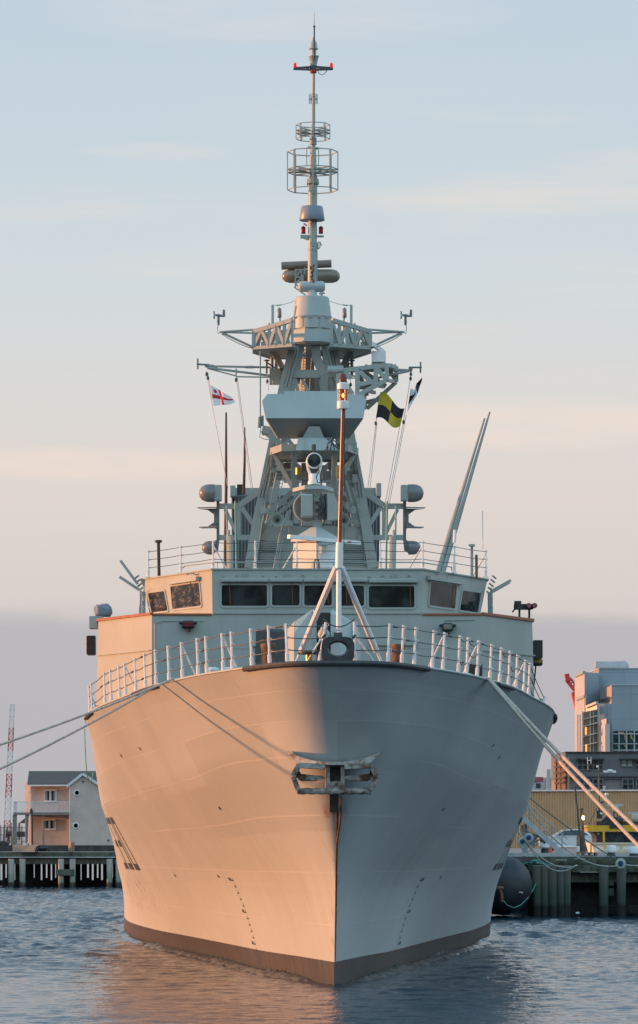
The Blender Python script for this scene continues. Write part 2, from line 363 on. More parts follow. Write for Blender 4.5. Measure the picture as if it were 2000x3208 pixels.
ROWS = [(0, 0, 0, .0), (0, 1, .5, 0), (1, 1, 0, 0)] + [(1, 2, t, 0) for t in (.12, .2414, .4, .6, .8)] + [(2, 2, 0, 0)] + [(2, 3, t, 0) for t in (.17, .33, .5, .67, .84)] + [(3, 3, 0, 0)] + [(3, 4, t, 0) for t in (.125, .25, .375, .5, .625, .75, .875)] + [(4, 4, 0, 0)]
def lvpt(k, s):
    y0, f, zf = LV[k]; y = y0 + s * (YE - y0); return (f(y), y, zf(y))
def hull_grid():
    g = []
    for s in sv:
        L = [lvpt(k, s) for k in range(5)]; col = []
        for a, b, t, _ in ROWS:
            p = [L[a][i] * (1 - t) + L[b][i] * t for i in range(3)]
            if a == 1 and b == 2: p[0] -= .10 * 4 * t * (1 - t) * min(1, p[0])
            if a == 3 and b == 4: p[0] += .09 * 4 * t * (1 - t) * min(1, p[0] / 3) * (-max(0, 1 - s * 6) + min(1, max(0, s * 6 - 1)))
            col.append((p[0], p[1], p[2], p[1], a + (b - a) * t - 1))
        g.append(col)
    return g
HG = hull_grid()
KR = 14
def hull_surface(rows, name, mat, parent):
    vs = []; fs = []; uvs = []; nr = len(rows)
    for side in (-1, 1):
        o = len(vs)
        for col in HG:
            for r in rows: q = col[r]; vs.append((side * q[0], q[1] - 60, q[2])); uvs.append((q[3] + (0 if side < 0 else 500), q[4]))
        for i in range(NS):
            for j in range(nr - 1):
                a, b, c, d = o + i * nr + j, o + (i + 1) * nr + j, o + (i + 1) * nr + j + 1, o + i * nr + j + 1
                fs.append([a, d, c, b] if side < 0 else [a, b, c, d])
    o = len(vs) // 2; e = NS * nr; tr = list(range(e, e + nr)) + [o + e + k for k in range(nr)][::-1]; fs.append(tr)
    me = bpy.data.meshes.new(name); me.from_pydata(vs, [], fs); me.materials.append(mat); ul = me.uv_layers.new(name='strakes')
    for l in me.loops: ul.data[l.index].uv = uvs[l.vertex_index]
    me.polygons.foreach_set('use_smooth', [True] * len(fs)); me.update()
    me.set_sharp_from_angle(angle=math.radians(62)); bm = bmesh.new(); bm.from_mesh(me)
    if KR in rows:
        kr = rows.index(KR); bm.verts.ensure_lookup_table()
        for e in bm.edges:
            a, c = e.verts
            if a.index % nr == kr and c.index % nr == kr and min(a.co.y, c.co.y) > -42: e.smooth = False
    bmesh.ops.remove_doubles(bm, verts=[v for v in bm.verts if abs(v.co.x) < 1e-5], dist=1e-4); bm.to_mesh(me); bm.free(); me.update()
    o = bpy.data.objects.new(name, me); COL.objects.link(o)
    if parent: o.parent = parent
    return o
RB = 4  # boot topping ends at z = 0.7
hull = hull_surface(list(range(RB, len(ROWS))), 'hull', m_hull, ship)
hull_surface(list(range(0, RB + 1)), 'boot_topping', m_boot, hull)
_v = []; _f = []
for c in HG: _v += [(q[0], q[1], q[2]) for q in c]
nr = len(ROWS)
for i in range(NS):
    for j in range(nr - 1): _f.append([i * nr + j, (i + 1) * nr + j, (i + 1) * nr + j + 1, i * nr + j + 1])
BV = BVHTree.FromPolygons(_v, _f)
def HX(y, z):
    h = BV.ray_cast(V(30, y, z), V(-1, 0, 0)); return (h[0].x, h[1]) if h[0] else (0.0, V(0, -1, 0))
def DX(y): return LV[4][1](y)
# deck sheet, with the bow's camber left out
b = MB(); DS = [lvpt(4, s) for s in sv]
for i in range(NS):
    a, c = DS[i], DS[i + 1]; b.poly((-a[0], a[1], a[2] - .01), (a[0], a[1], a[2] - .01), (c[0], c[1], c[2] - .01), (-c[0], c[1], c[2] - .01))
b.build('deck', paint('deck_paint', (.12, .125, .125), .8, .15, 3), ship)
# deck-edge strip and the rubber at the bow
def edge_pts(y0, y1, side, out=.0, dz=0, n=24):
    r = []
    for i in range(n + 1):
        y = y0 + (y1 - y0) * (i / n) ** 1.6; r.append(V(side * (DX(y) + out), y, zdeck(y) + dz))
    return r
b = MB(); 
for sd in (-1, 1): b.tube(edge_pts(2.2, 90, sd, .0, .015, 40), .035, 5)
b.build('gunwale_bar', m_pale, ship, smooth=True)
b = MB(); b.tube(edge_pts(0, 2.5, -1, .03, -.02)[::-1] + edge_pts(0, 2.5, 1, .03, -.02)[1:], .075, 8); b.build('bow_bumper', m_rubber, ship, smooth=True)
for sd, ya, yb in ((-1, 10.1, 14.4), (1, 9.1, 11.5), (-1, 25.5, 30), (1, 27.5, 33)):
    b = MB(); b.tube(edge_pts(ya, yb, sd, .03, -.04, 10), .06, 8); b.build('rubbing_pad', m_rubber, ship, smooth=True)
# hull numbers and draft marks painted on the plating
def decal(b, y0, y1, z0, z1, side, off=.012, ny=3, nz=6, shear=0):
    pts = []
    for j in range(nz + 1):
        for i in range(ny + 1):
            z = z0 + (z1 - z0) * j / nz; y = y0 + (y1 - y0) * i / ny + shear * (z - z0); x, nn = HX(y, z); pts.append(V(side * (x + off), y - off * .3, z))
    fs = [[j * (ny + 1) + i, j * (ny + 1) + i + 1, (j + 1) * (ny + 1) + i + 1, (j + 1) * (ny + 1) + i] for j in range(nz) for i in range(ny)]
    b.add(pts, fs)
m_num = paint('charcoal_numeral_paint', (.038, .042, .052), .5, .1, 3)
for sd in (-1, 1):
    num = MB(); Z0, Z1 = 2.98, 4.92; st = .24
    chars = '330' if sd > 0 else '033'
    for k, ch in enumerate(chars):
        y = 39.4 + k * 2.55; w = 1.85
        decal(num, y, y + w, Z1 - st, Z1, sd); decal(num, y, y + w, Z0, Z0 + st, sd)
        near, far = (y, y + .22), (y + w - .22, y + w)
        if ch == '0':
            decal(num, *near, Z0 + st, Z1 - st, sd); decal(num, *far, Z0 + st, Z1 - st, sd)
        else:
            zm = (Z0 + Z1) / 2; decal(num, y + .22, y + w - .22, zm - st / 2, zm + st / 2, sd)
            decal(num, *(near if sd < 0 else far), Z0 + st, Z1 - st, sd)
    num.build('hull_number', m_num, hull)
    dm = MB(); digs = {'0': 'tlrb', '2': 'tm', '4': 'lm', '6': 'lb', '8': 'tlb'}
    for k in range(15):
        z = .05 + k * .2; y = 18.0 - .1 * k * .1
        decal(dm, y, y + .30, z, z + .035, sd, ny=1, nz=1)
        decal(dm, y + .03, y + .075, z + .035, z + .11, sd, ny=1, nz=1)
        if k % 5 == 4: decal(dm, y + .38, y + .7, z, z + .1, sd, ny=1, nz=1)
    dm.build('draft_marks', m_num, hull)
# small dark scupper slots
for (px, py, sd, y) in ((444, 2350, -1, 19), (718, 2537, -1, 11.5), (398, 2372, -1, 24), (594, 2747, -1, 29), (712, 2750, -1, 20), (1566, 2340, 1, 14), (1627, 2378, 1, 17), (1347, 2540, 1, 12), (1385, 2753, 1, 22)):
    b = MB(); z = CZ + (VY - py) * S(y); decal(b, y, y + .2, z, z + .09, sd, ny=1, nz=1); b.build('scupper', m_black, hull)

# ------------------------------------------------ anchor nested on the stem
an = thing('anchor', None, None, (0, 0, 0)); an.parent = ship; an.location = V(0, 1.5, 6) - ship.location
def A(px, py, y): return P(px, py, y)
ya = .95
FL = {-1: MB(), 1: MB()}
FL[-1].ext([A(917, 2432, ya), A(936, 2395, ya), A(938, 2412, ya), A(943, 2424, ya), A(1018, 2432, ya), A(1018, 2440, ya), A(985, 2446, ya), A(941, 2440, ya)], (0, .5, 0))
FL[1].ext([A(1183, 2432, ya), A(1166, 2395, ya), A(1162, 2412, ya), A(1158, 2424, ya), A(1080, 2432, ya), A(1080, 2440, ya), A(1112, 2446, ya), A(1160, 2440, ya)][::-1], (0, .5, 0))
for sg in (-1, 1):
    b = FL[sg]; c = lambda d, py: A(1049 + sg * d, py, ya + .05)
    b.beam(c(130, 2434), c(114, 2476), .5, .13); b.beam(c(131, 2432), c(112, 2396), .6, .14); b.beam(c(114, 2398), c(30, 2402), .8, .13)
    b.ext([c(115, 2440), c(40, 2441), c(60, 2447), c(105, 2447)] if sg < 0 else [c(115, 2440), c(40, 2441), c(60, 2447), c(105, 2447)][::-1], (0, .45, 0))
    b.build('fluke', m_anchor, an)
b = MB(); b.tube([A(933 + i * 10, 2478 + (1.5 if i % 3 else -1), ya + .05) for i in range(24)], .085, 8); b.build('crown_bar', m_anchor, an, smooth=True)
b = MB(); b.bb(*[A(1021, 0, ya).x, A(1034, 0, ya).x], ya, ya + 1.2, A(0, 2485, ya).z, A(0, 2402, ya).z); b.bb(A(1068, 0, ya).x, A(1080, 0, ya).x, ya, ya + 1.2, A(0, 2485, ya).z, A(0, 2402, ya).z)
b.bb(A(1034, 0, ya).x, A(1068, 0, ya).x, ya + .05, ya + 1.2, A(0, 2482, ya).z, A(0, 2447, ya).z); b.build('shank', m_anchor, an)
b = MB(); b.bb(A(1035, 0, ya).x, A(1067, 0, ya).x, ya + .3, ya + 1.2, A(0, 2446, ya).z, A(0, 2403, ya).z); b.bb(A(1036, 0, ya).x, A(1064, 0, ya).x, 2.3, 3.6, A(0, 2544, 2.5).z, A(0, 2486, 2.5).z); b.build('hawse_pocket', paint('dark_pocket', (.06, .05, .045), .8, .3, 6), an)
# curved bolster plate above the anchor
b = MB(); up = []; lo = []; inn = []; inl = []
for i in range(21):
    t = i / 10 - 1; px = 1048 + t * 148; py = 2389 - 34 * abs(t) ** 2.2; y = 1.15 + .75 * abs(t) ** 1.5
    hk = 7 + 26 * abs(t) ** 1.6 if abs(t) < .72 else 23 * (1 - abs(t)) / .28 + 1
    up.append(A(px, py, y - .35)); lo.append(A(px, py + hk, y - .35)); inn.append(A(px, py - 3, y + .7)); inl.append(A(px, py + hk, y + .7))
for i in range(20):
    b.poly(up[i], up[i + 1], inn[i + 1], inn[i]); b.poly(lo[i + 1], lo[i], inl[i], inl[i + 1]); b.poly(lo[i], lo[i + 1], up[i + 1], up[i])
b.build('bolster', paint('scraped_bolster', (.34, .34, .33), .7, .2, 5, dirt=(.13, .07, .045), dirt_amt=.35), an)
b = MB(); b.tube([A(1068, 2500, 2.1), A(1069, 2548, 2.5), A(1064, 2590, 2.9), A(1056, 2640, 3.25), A(1052, 2700, 3.75), A(1049, 2780, 4.3)], .028, 6); b.build('cable', m_rust, an, smooth=True)

b = MB(); b.tube([V(.03, (6 - 1.94 * z / 2.9 if z < 2.9 else 4.06 - 2.31 * (z - 2.9) / 3.7) - .012, z) for z in (.72, 1.5, 2.2, 2.9, 3.6, 4.3, 5.0)], [.012, .02, .024, .026, .028, .032, .04], 6); b.build('stem_seam', paint('rust_stained_seam', (.10, .055, .035), .8, .4, 5), hull, smooth=True)
# ------------------------------------------------ bow chock, jackstaff
b = MB(); yb = .12; zc = zdeck(0)
out = [(-52, 0), (-52, 30), (-44, 55), (-26, 76), (26, 76), (44, 55), (52, 30), (52, 0)]; k = S(yb); xc = 0.0; r0 = []; r1 = []; q0 = []; q1 = []
import itertools
def outl(t):
    c, s_ = math.cos(t), math.sin(t); n_ = 4.6; r = (abs(c / 51) ** n_ + abs(s_ / 41) ** n_) ** (-1 / n_); return r * c, 40 + r * s_
for i in range(32):
    t = 2 * math.pi * i / 32; ox, oz = outl(t); ix, iz = 27 * math.cos(t), 44 + 20 * math.sin(t)
    r0.append(V(xc + ox * k, yb, zc + oz * k)); r1.append(V(xc + ox * k, yb + .5, zc + oz * k)); q0.append(V(xc + ix * k * 1.25, yb, zc + (44 + 25 * math.sin(t)) * k)); q1.append(V(xc + ix * k, yb + .25, zc + iz * k))
for i in range(32):
    j = (i + 1) % 32
    b.poly(r0[i], r0[j], q0[j], q0[i]); b.poly(q0[i], q0[j], q1[j], q1[i]); b.poly(r0[j], r0[i], r1[i], r1[j]); b.poly(q1[i], q1[j], r1[j], r1[i])
b.build('bow_chock', paint('worn_black_chock', (.035, .036, .04), .55, .3, 6, dirt=(.22, .12, .05), dirt_amt=.12), ship, smooth=True)
b = MB(); b.bb(-.3, .3, .15, .5, zc + 76 * k, zc + 79 * k); b.bb(-.12, .12, .2, .45, zc + 79 * k, zc + 95 * k)
for x in (-.42, .4): b.beam((x, .25, zc + .66), (x + .08, .25, zc + .76), .07)
b.build('staff_shoe', m_dark, ship)
yj = .6; J = lambda px, py, y=yj: P(px, py, y)
b = MB(); b.tube([J(1062, 1984), J(1062, 1972)], .045, 8); b.tube([J(1062, 1974), J(1062, 1840), J(1063, 1725)], [.072, .072, .066], 10)
staff = b.build('jackstaff', m_white, ship, smooth=True)
b = MB(); b.tube([J(1063, 1780), J(1064, 1726), J(1065, 1700)], .105, 10); b.build('sleeve', m_white, staff, smooth=True)
b = MB(); b.tube([J(1064, 1726), J(1070, 1500), J(1075, 1281)], [.058, .062, .05], 10); b.build('upper_pole', m_staff, staff, smooth=True)
b = MB(); b.tube([J(1078, 1725), J(1081, 1281)], .012, 5); b.build('conduit', m_wire, staff)
for px in (925, 1195):
    b = MB(); s_ = -1 if px < 1000 else 1
    b.tube([J(1062 + s_ * 8, 1778), J(1062 + s_ * 118, 2040, 2.4)], .085, 8); b.tube([J(1062 + s_ * 118, 2040, 2.4), J(1062 + s_ * 133, 2072, 2.5)], .04, 6); b.build('staff_leg', m_white, staff, smooth=True)
L = J(1075, 1281); b = MB()
b.lathe([(.16, 0), (.165, .02), (.165, .2), (.13, .22)], L, 16); b.lathe([(.13, .52), (.16, .53), (.16, .68), (.1, .72), (.05, .72)], L, 16)
for a in range(4): b.bar(L + V(.14 * math.cos(a * 1.57 + .4), .14 * math.sin(a * 1.57 + .4), .2), L + V(.14 * math.cos(a * 1.57 + .4), .14 * math.sin(a * 1.57 + .4), .54), .012, 5)
lant = b.build('lantern', m_white, staff, smooth=True)
b = MB(); b.lathe([(.12, .22), (.12, .52)], L, 16); b.build('amber_glass', m_amber, lant, smooth=True)
b = MB(); b.ball(L + V(0, -.125, .35), .035, 8, 6, (1, .6, 1.9)); b.build('bulb', m_flame, lant, smooth=True)
b = MB(); b.lathe([(.11, .72), (.11, .86), (.085, .92), (.085, .94), (.03, .96)], L, 14); b.build('red_beacon', m_dimred, staff, smooth=True)
# chain across the bow, small gilded bollard cap
b = MB(); b.tube(sag(J(1012, 1938, .3), J(1062, 1964, .3), .05) + sag(J(1062, 1964, .3), J(1112, 1938, .3), .05)[1:], .018, 5); b.build('bow_chain', m_wire, ship)
b = MB(); p = P(969, 2066, 1.2); b.lathe([(.1, -.1), (.1, .14)], p, 14); b.build('capped_fitting', paint('brass', (.45, .27, .07), .35, .1, 5, metal=.8), ship, smooth=True)
b = MB(); b.lathe([(.3, .14), (.3, .2), (.1, .24), (.03, .24)], p, 14); b.build('fitting_lid', m_black, ship, smooth=True)

# ------------------------------------------------ foredeck: gun turret, capstans
yg = 20.0; G = lambda px, py, y=yg: P(px, py, y)
zg = zdeck(20); zt = G(0, 1909).z
def ring(hw_t, y0, y1, z, ch):
    return [V(-hw_t + ch, y0, z), V(hw_t - ch, y0, z), V(hw_t, y0 + ch * 1.6, z), V(hw_t, y1, z), V(-hw_t, y1, z), V(-hw_t, y0 + ch * 1.6, z)]
tg = thing('gun_turret', None, None); tg.parent = ship; tg.location = V(0, 20, zg) - ship.location
gx = lambda px: P(px, 0, yg).x; gz = lambda py: P(0, py, yg).z
m_turret = m_pale
b = MB()
# left cheek and right cheek with the black elevation slot between
for sd, xi in ((-1, gx(992)), (1, gx(1036))):
    xo = gx(903) if sd < 0 else gx(1131); xs = gx(921) if sd < 0 else gx(1106); xt = gx(980) if sd < 0 else gx(1042)
    zt_, zs, zl, zb = gz(1909), gz(1947), gz(1986), zg
    fr = [V(xi, 19.4, zb), V(xi, 19.8, zt_ - .12), V(xt, 20.0, zt_), V(xs + (.03 * -sd), 19.9, zs), V(xs, 19.6, zl), V(xs, 19.3, zb)]
    bk = [V(xi, 23.5, zb), V(xi, 23, zt_ - .12), V(xt, 22.8, zt_), V(xo, 22.8, zs - .1), V(xo, 22.8, zl), V(xo, 23.2, zb)]
    if sd > 0: fr.reverse(); bk.reverse()
    b.prism(fr, bk)
    ch = [V(xs, 19.35, zb), V(xs, 19.62, zl), V(xs - .02 * sd, 19.9, zs), V(xo, 20.5, zl), V(xo - .0 * sd, 20.3, zb)]
    b.poly(*(ch if sd < 0 else ch[::-1]))
b.build('gun_house', m_turret, tg)
b = MB(); b.bb(gx(992) + .01, gx(1036) - .01, 20.0, 22.8, zg, gz(1919)); b.build('elevation_slot', m_black, tg)
b = MB(); b.tube([V(gx(1012), 20.3, gz(1985)), V(gx(1012), 16.8, gz(1988) + .1)], [.14, .085], 12); b.build('gun_barrel', m_pale, tg, smooth=True)
b = MB(); b.ball(V(gx(1014), 19.55, gz(1992)), .2, 14, 10, (1, .7, 1.1)); b.build('barrel_shroud', m_pale, tg, smooth=True)
def capstan(px0, px1, py0, py1, y):
    c = (P(px0, py1, y) + P(px1, py1, y)) / 2; c.z = zdeck(y); r = (px1 - px0) / 2 * S(y); h = P(0, py0, y).z - c.z
    b = MB(); b.lathe([(r * .75, 0), (r * .78, h * .2), (r * .92, h * .88), (r, h * .9), (r, h * .99), (r * .9, h)], c, 20); return b.build('deck_vent', m_rust, ship, smooth=True)
capstan(817, 865, 2016, 2080, 9.0); capstan(1224, 1270, 2018, 2080, 8.0)
b = MB(); b.bar(P(839, 2020, 9), P(839, 1992, 9), .03); b.build('vent_spindle', m_rust, ship)
b = MB(); b.cbox(P(847, 2040, 12) , (.86, .8, 1.3), .08); b.build('winch_housing', m_dark, ship)
for px, y, sd in ((690, 11, -1), (1440, 14, 1)):
    c = P(px, 2100 if sd < 0 else 2115, y); c.z = zdeck(y)
    b = MB()
    for dx in (-.22, .22):
        b.lathe([(.17, 0), (.17, .45), (.21, .47), (.21, .53), (.1, .57)], c + V(dx, 0, 0), 14)
    b.bb(c.x - .5, c.x + .5, c.y - .25, c.y + .25, c.z, c.z + .06); b.build('mooring_bitts', m_white, ship, smooth=True)

# ------------------------------------------------ guard rail stanchions
def solve(px, side, inset=.14):
    lo, hi = .3, 60.0
    f = lambda y: PX((side * (DX(y) - inset), y)) - px
    best = min((abs(f(.3 + i * .15)), .3 + i * .15) for i in range(300)); return best[1]
HS = 1.1
def stanch_mesh():
    b = MB(); b.bar((0, 0, .02), (0, 0, HS), .034, 8); b.bar((.0, 0, 0), (0, 0, .3), .055, 8); b.box((0, 0, .012), (.2, .16, .024))
    for z in (.38, .72, 1.04): b.torus((0.05, 0, z), .035, .009, 8, 4, 'Y')
    return b
first = None; wires = {-1: [], 1: []}
lefts = [333, 354, 376, 395, 417, 427, 456, 492, 513, 534, 577, 595]
L_px = [(283, 0), (290, 0), (300, 0), (312, 1), (330, 0), (351, 0), (376, 0), (396, 1), (427, 0), (457, 0), (491, 0), (533, 0), (574, 1), (620, 0), (651, 0), (700, 1), (729, 0), (790, 0), (842, 0), (897, 0)]
R_px = [(1208, 0), (1256, 0), (1299, 0), (1355, 0), (1385, 1), (1438, 0), (1460, 0), (1496, 1), (1536, 0), (1566, 0), (1594, 0), (1617, 0), (1640, 1), (1656, 0), (1675, 0), (1692, 0)]
stl = []
for side, lst in ((-1, L_px), (1, R_px)):
    for px, brace in lst:
        y = solve(px, side); stl.append((side, y, brace))
for y in (37, 40, 44): stl.append((1, y, y == 40))
pos = {-1: [], 1: []}
for side, y, brace in stl:
    x = side * (DX(y) - .14); p = V(x, y, zdeck(y)); pos[side].append((y, p))
    if first is None: first = stanch_mesh().build('stanchion', m_white, ship, smooth=True, local=True); o = first
    else: o = dup(first, ship, (0, 0, 0))
    o.location = p - ship.location; o.rotation_euler = (0, side * .045, 0)
    if brace:
        b = MB(); b.bar((0, 0, .95), (-side * .42, .35, .05), .026, 6); q = b.build('brace', m_white, ship, smooth=True, local=True); q.location = p - ship.location
# the two that lean beside the bow chock
for px, s_ in ((1000, -1), (1113, 1)):
    p = P(px, 2066, .75); p.z = zdeck(.7); o = dup(first, ship, p - ship.location, (0, .16 if s_ < 0 else -.02, 0), (1, 1, 1.05)); pos[s_].append((.5, p + V((.17 if s_ < 0 else 0), 0, 0)))
    b = MB(); b.bar(p + V(.12 if s_ < 0 else 0, 0, .8), p + V(s_ * -.0 + (-.35 if s_ < 0 else .55), .3, .03), .026, 6); b.build('brace', m_white, ship, smooth=True)
for side in (-1, 1):
    pp = sorted(pos[side], key=lambda t: t[0])
    for hi, z in enumerate((.38, .72, 1.04)):
        b = MB(); random.seed(hi + side)
        for (ya_, a), (yb_, c) in zip(pp, pp[1:]):
            d = (c - a).length
            if 22 < ya_ < 24: pass
            o_ = V(side * .045 * z, 0, z)
            sg_ = random.choice((.01, .02, .03, .12 if 5 < ya_ < 12 else .03)); b.tube(sag(a + o_, c + o_, sg_ * min(1.5, d), 8), .015, 5)
            if random.random() < .45:
                q = (a + o_).lerp(c + o_, .2); q2 = (a + o_).lerp(c + o_, .2 + min(.35, .35 / max(d, .3))); b.tube([q - V(0, 0, .01), q2 - V(0, 0, .02)], .03, 6)
        b.build('guard_wire', m_wire, ship)
# ================================================================ bridge block
YB = 38.0; ZR = 13.85; ZL = 12.24
br = thing('bridge', None, None); br.parent = ship; br.location = V(0, 38, 8) - ship.location
def loop(front, hw, y0, yc, y1, z): return [V(-front, y0, z), V(front, y0, z), V(hw, yc, z), V(hw, y1, z), V(-hw, y1, z), V(-hw, yc, z)]
b = MB(); b.prism(loop(5.97, 8.2, YB, 42.7, 66, 7.8), loop(5.97, 8.07, YB, 42.6, 66, ZL)); b.build('deckhouse', m_super, br)
b = MB(); b.prism(loop(3.78, 6.12, YB, 43.3, 52, ZL + .002), loop(3.80, 6.48, YB - .0, 44.07, 52, ZR)); b.build('pilot_house', m_super, br)
b = MB(); b.prism(loop(3.84, 6.55, YB - .05, 44.07, 52.05, ZR), loop(3.84, 6.55, YB - .05, 44.07, 52.05, ZR + .05)); b.build('roof', m_mast, br)
# bridge wing rail, varnished
for sd in (-1, 1):
    b = MB(); b.beam(V(sd * 5.97, YB, ZL + .03), V(sd * 8.09, 42.6, ZL + .03), .12, .09); b.beam(V(sd * 8.09, 42.6, ZL + .03), V(sd * 8.09, 60, ZL + .03), .12, .09)
    b.beam(V(sd * 3.8, YB - .02, ZL + .0), V(sd * 5.97, YB - .02, ZL + .0), .05, .06); b.build('wing_rail', m_wood, br)
# seams and conduits on the front and the wings
b = MB()
for z in (11.0, 9.55): b.bb(-5.9, 5.9, YB - .012, YB, z, z + .03)
b.bb(-3.75, 3.75, YB - .05, YB, ZL + .02, ZL + .1)
for x in (-3.45, 3.3): b.bb(x, x + .02, YB - .012, YB, 8.2, ZL)
for sd in (-1, 1): b.beam(V(sd * 6.06, YB + .02, 10.95), V(sd * 8.18, 42.66, 10.95), .03, .03)
b.tube([V(-5.85, YB - .03, 8.6), V(-5.87, YB - .03, 11.9), V(-5.6, YB - .03, 12.0), V(-4.1, YB - .03, 12.0)], .014, 5); b.tube([V(4.6, YB - .03, 12.02), V(6.2 - .5, YB - .03, 12.05)], .014, 5)
b.bb(-2.35, -1.3, YB - .1, YB, P(0, 2025, YB).z, P(0, 2008, YB).z); b.bb(1.9, 3.6, YB - .1, YB, P(0, 2022, YB).z, P(0, 2006, YB).z)
b.build('plating_seam', m_super, br)
b = MB(); b.ext([P(800, 2074, YB - .02), P(893, 2074, YB - .02), P(893, 2012, YB - .02), P(888, 2006, YB - .02), P(806, 2006, YB - .02), P(800, 2012, YB - .02)], (0, .02, 0)); b.build('front_recess', m_dark, br)
# dark deck passages under the port wing
b = MB()
for x0, x1 in ((1463, 1556), (1562, 1640)):
    for q in [(x0, x1)]:
        ax = P(q[0], 0, YB + 3).x
        pass
def wingpt(t, z, sd, off=.015):  # along the chamfer of the deckhouse
    p = V(sd * 5.97, YB, z).lerp(V(sd * 8.2, 42.72, z), t); nrm = V(sd * .9, -.43, 0); return p + nrm * off
b.poly(P(1466, 2140, YB - .02), P(1512, 2150, YB - .02), P(1512, 2082, YB - .02), P(1472, 2080, YB - .02))
b.poly(wingpt(.02, 8.0, 1), wingpt(.18, 8.0, 1), wingpt(.18, 9.6, 1), wingpt(.02, 9.75, 1)); b.poly(wingpt(.32, 8.0, 1), wingpt(.72, 8.0, 1), wingpt(.72, 9.55, 1), wingpt(.36, 9.6, 1))
b.build('open_passage', m_black, br)
# ---- windows
def window(c, u, v, w, h, gm, nm='window', wiper=None, proud=.03, ring=True):
    # c centre, u right, v up, in the wall plane
    n_ = u.cross(v).normalized()
    if n_.y > 0: n_ = -n_
    def rr(w, h, r, off, k=4):
        pts = []
        for cx, cy, a0 in ((w / 2 - r, h / 2 - r, 0), (-w / 2 + r, h / 2 - r, 90), (-w / 2 + r, -h / 2 + r, 180), (w / 2 - r, -h / 2 + r, 270)):
            for i in range(k + 1):
                a = math.radians(a0 + 90 * i / k); pts.append(c + u * (cx + r * math.cos(a)) + v * (cy + r * math.sin(a)) + n_ * off)
        return pts
    o = rr(w + .16, h + .16, .13, 0); o2 = rr(w + .14, h + .14, .12, proud); i2 = rr(w, h, .07, proud); i1 = rr(w, h, .07, .006); m = len(o)
    b = MB()
    for A_, B_ in ((o, o2), (o2, i2), (i2, i1)): b.add(A_ + B_, [[i, (i + 1) % m, m + (i + 1) % m, m + i] for i in range(m)])
    # bolt heads round the flange
    bl = rr(w + .30, h + .28, .17, .004, 3) if ring else []; pts = []
    if not ring:
        for sg in (-1, 1): pts += [c + u * (-w / 2 + .06 + i * .12) + v * sg * (h / 2 + .125) + n_ * .004 for i in range(int(w / .12))]
    for i in range(len(bl)):
        p, q = bl[i], bl[(i + 1) % len(bl)]; d = (q - p).length; k = max(1, int(d / .12))
        for j in range(k): pts.append(p.lerp(q, j / k))
    for p in pts: b.add([p + u * .012 + v * .012 + n_ * .012, p - u * .012 + v * .012 + n_ * .012, p - u * .012 - v * .012 + n_ * .012, p + u * .012 - v * .012 + n_ * .012], [[0, 1, 2, 3]])
    fr = b.build('window_frame', m_super, br)
    b = MB(); b.poly(*rr(w, h, .07, .006)); b.build('pane', gm, fr)
    if wiper is not None:
        b = MB(); x = wiper * w / 2; b.bar(c + u * x + v * (h / 2 + .1) + n_ * .05, c + u * (x + .02) - v * (h / 2 - .05) + n_ * .04, .011, 5); b.box(c + u * x + v * (h / 2 + .1) + n_ * .05, (.06, .06, .06)); b.build('wiper', m_wood if gm is m_glass else m_dark, fr)
    return fr
for x0, x1, y0, y1, wp in ((695, 837, 1833, 1898, -.65), (853, 939, 1833, 1897, .45), (954, 1040, 1834, 1897, .7), (1058, 1141, 1835, 1898, -.35), (1156, 1299, 1836, 1903, .8)):
    a, c = P(x0, y0, YB), P(x1, y1, YB); window((a + c) / 2, V(1, 0, 0), V(0, 0, 1), c.x - a.x, a.z - c.z, m_glass, wiper=wp, ring=False)
for sd, gm, lst in ((-1, m_wavy, ((.155, .62, .73, .97, .45), (.685, .96, .62, .90, None))), (1, m_glass, ((.10, .55, .72, .97, .8), (.62, .95, .62, .90, None)))):
    b0, b1, t0, t1 = V(sd * 3.78, YB, ZL), V(sd * 6.12, 43.3, ZL), V(sd * 3.8, YB, ZR), V(sd * 6.48, 44.07, ZR)
    for (ta, tb, za, zb, wp) in lst:
        zc_, hh = (.56, .88) if tb < .7 else (.53, .80); zc_ *= 1.0
        lw = b0.lerp(b1, (ta + tb) / 2); up_ = t0.lerp(t1, (ta + tb) / 2); c = lw.lerp(up_, .49 if tb < .7 else .44)
        u = ((b1 - b0) * sd).normalized(); v_ = (up_ - lw).normalized(); window(c + V(sd * .9, -.45, 0) * .006, u, v_, (tb - ta) * (b1 - b0).length, .86 if tb < .7 else .80, gm, wiper=wp)
# blind boxes above the windows
for x0, x1, s0 in ((692, 842, 0), (847, 948, 0), (952, 1152, 0), (1157, 1309, 0)):
    b = MB(); a, c = P(x0, 1812 if x0 < 1000 else 1814, YB), P(x1, 1824 if x0 < 1000 else 1827, YB); b.cbox(((a.x + c.x) / 2, YB - .1, (a.z + c.z) / 2), (c.x - a.x, .2, .15), .03); xm = (a.x + c.x) / 2
    for d in (-.08, .08): b.tube([V(xm + d, YB - .05, a.z), V(xm + d, YB - .1, a.z + .14), V(xm + d, YB - .02, a.z + .17)], .018, 5)
    b.build('blind_box', m_super, br)
for sd, ta, tb in ((-1, .16, .56), (1, .06, .58)):
    t0, t1 = V(sd * 3.8, YB, ZR), V(sd * 6.48, 44.07, ZR); o = V(sd * .09, -.05, -.26); b = MB(); b.beam(t0.lerp(t1, ta) + o, t0.lerp(t1, tb) + o, .16, .15)
    q = t0.lerp(t1, .22) + V(sd * .15, -.1, -.1); b.tube([q + V(-.2, -.05, 0), q + V(0, -.1, .05), q + V(.2, .05, -.02), q + V(.22, .05, -.25)], .025, 5); b.build('blind_box', m_super, br)
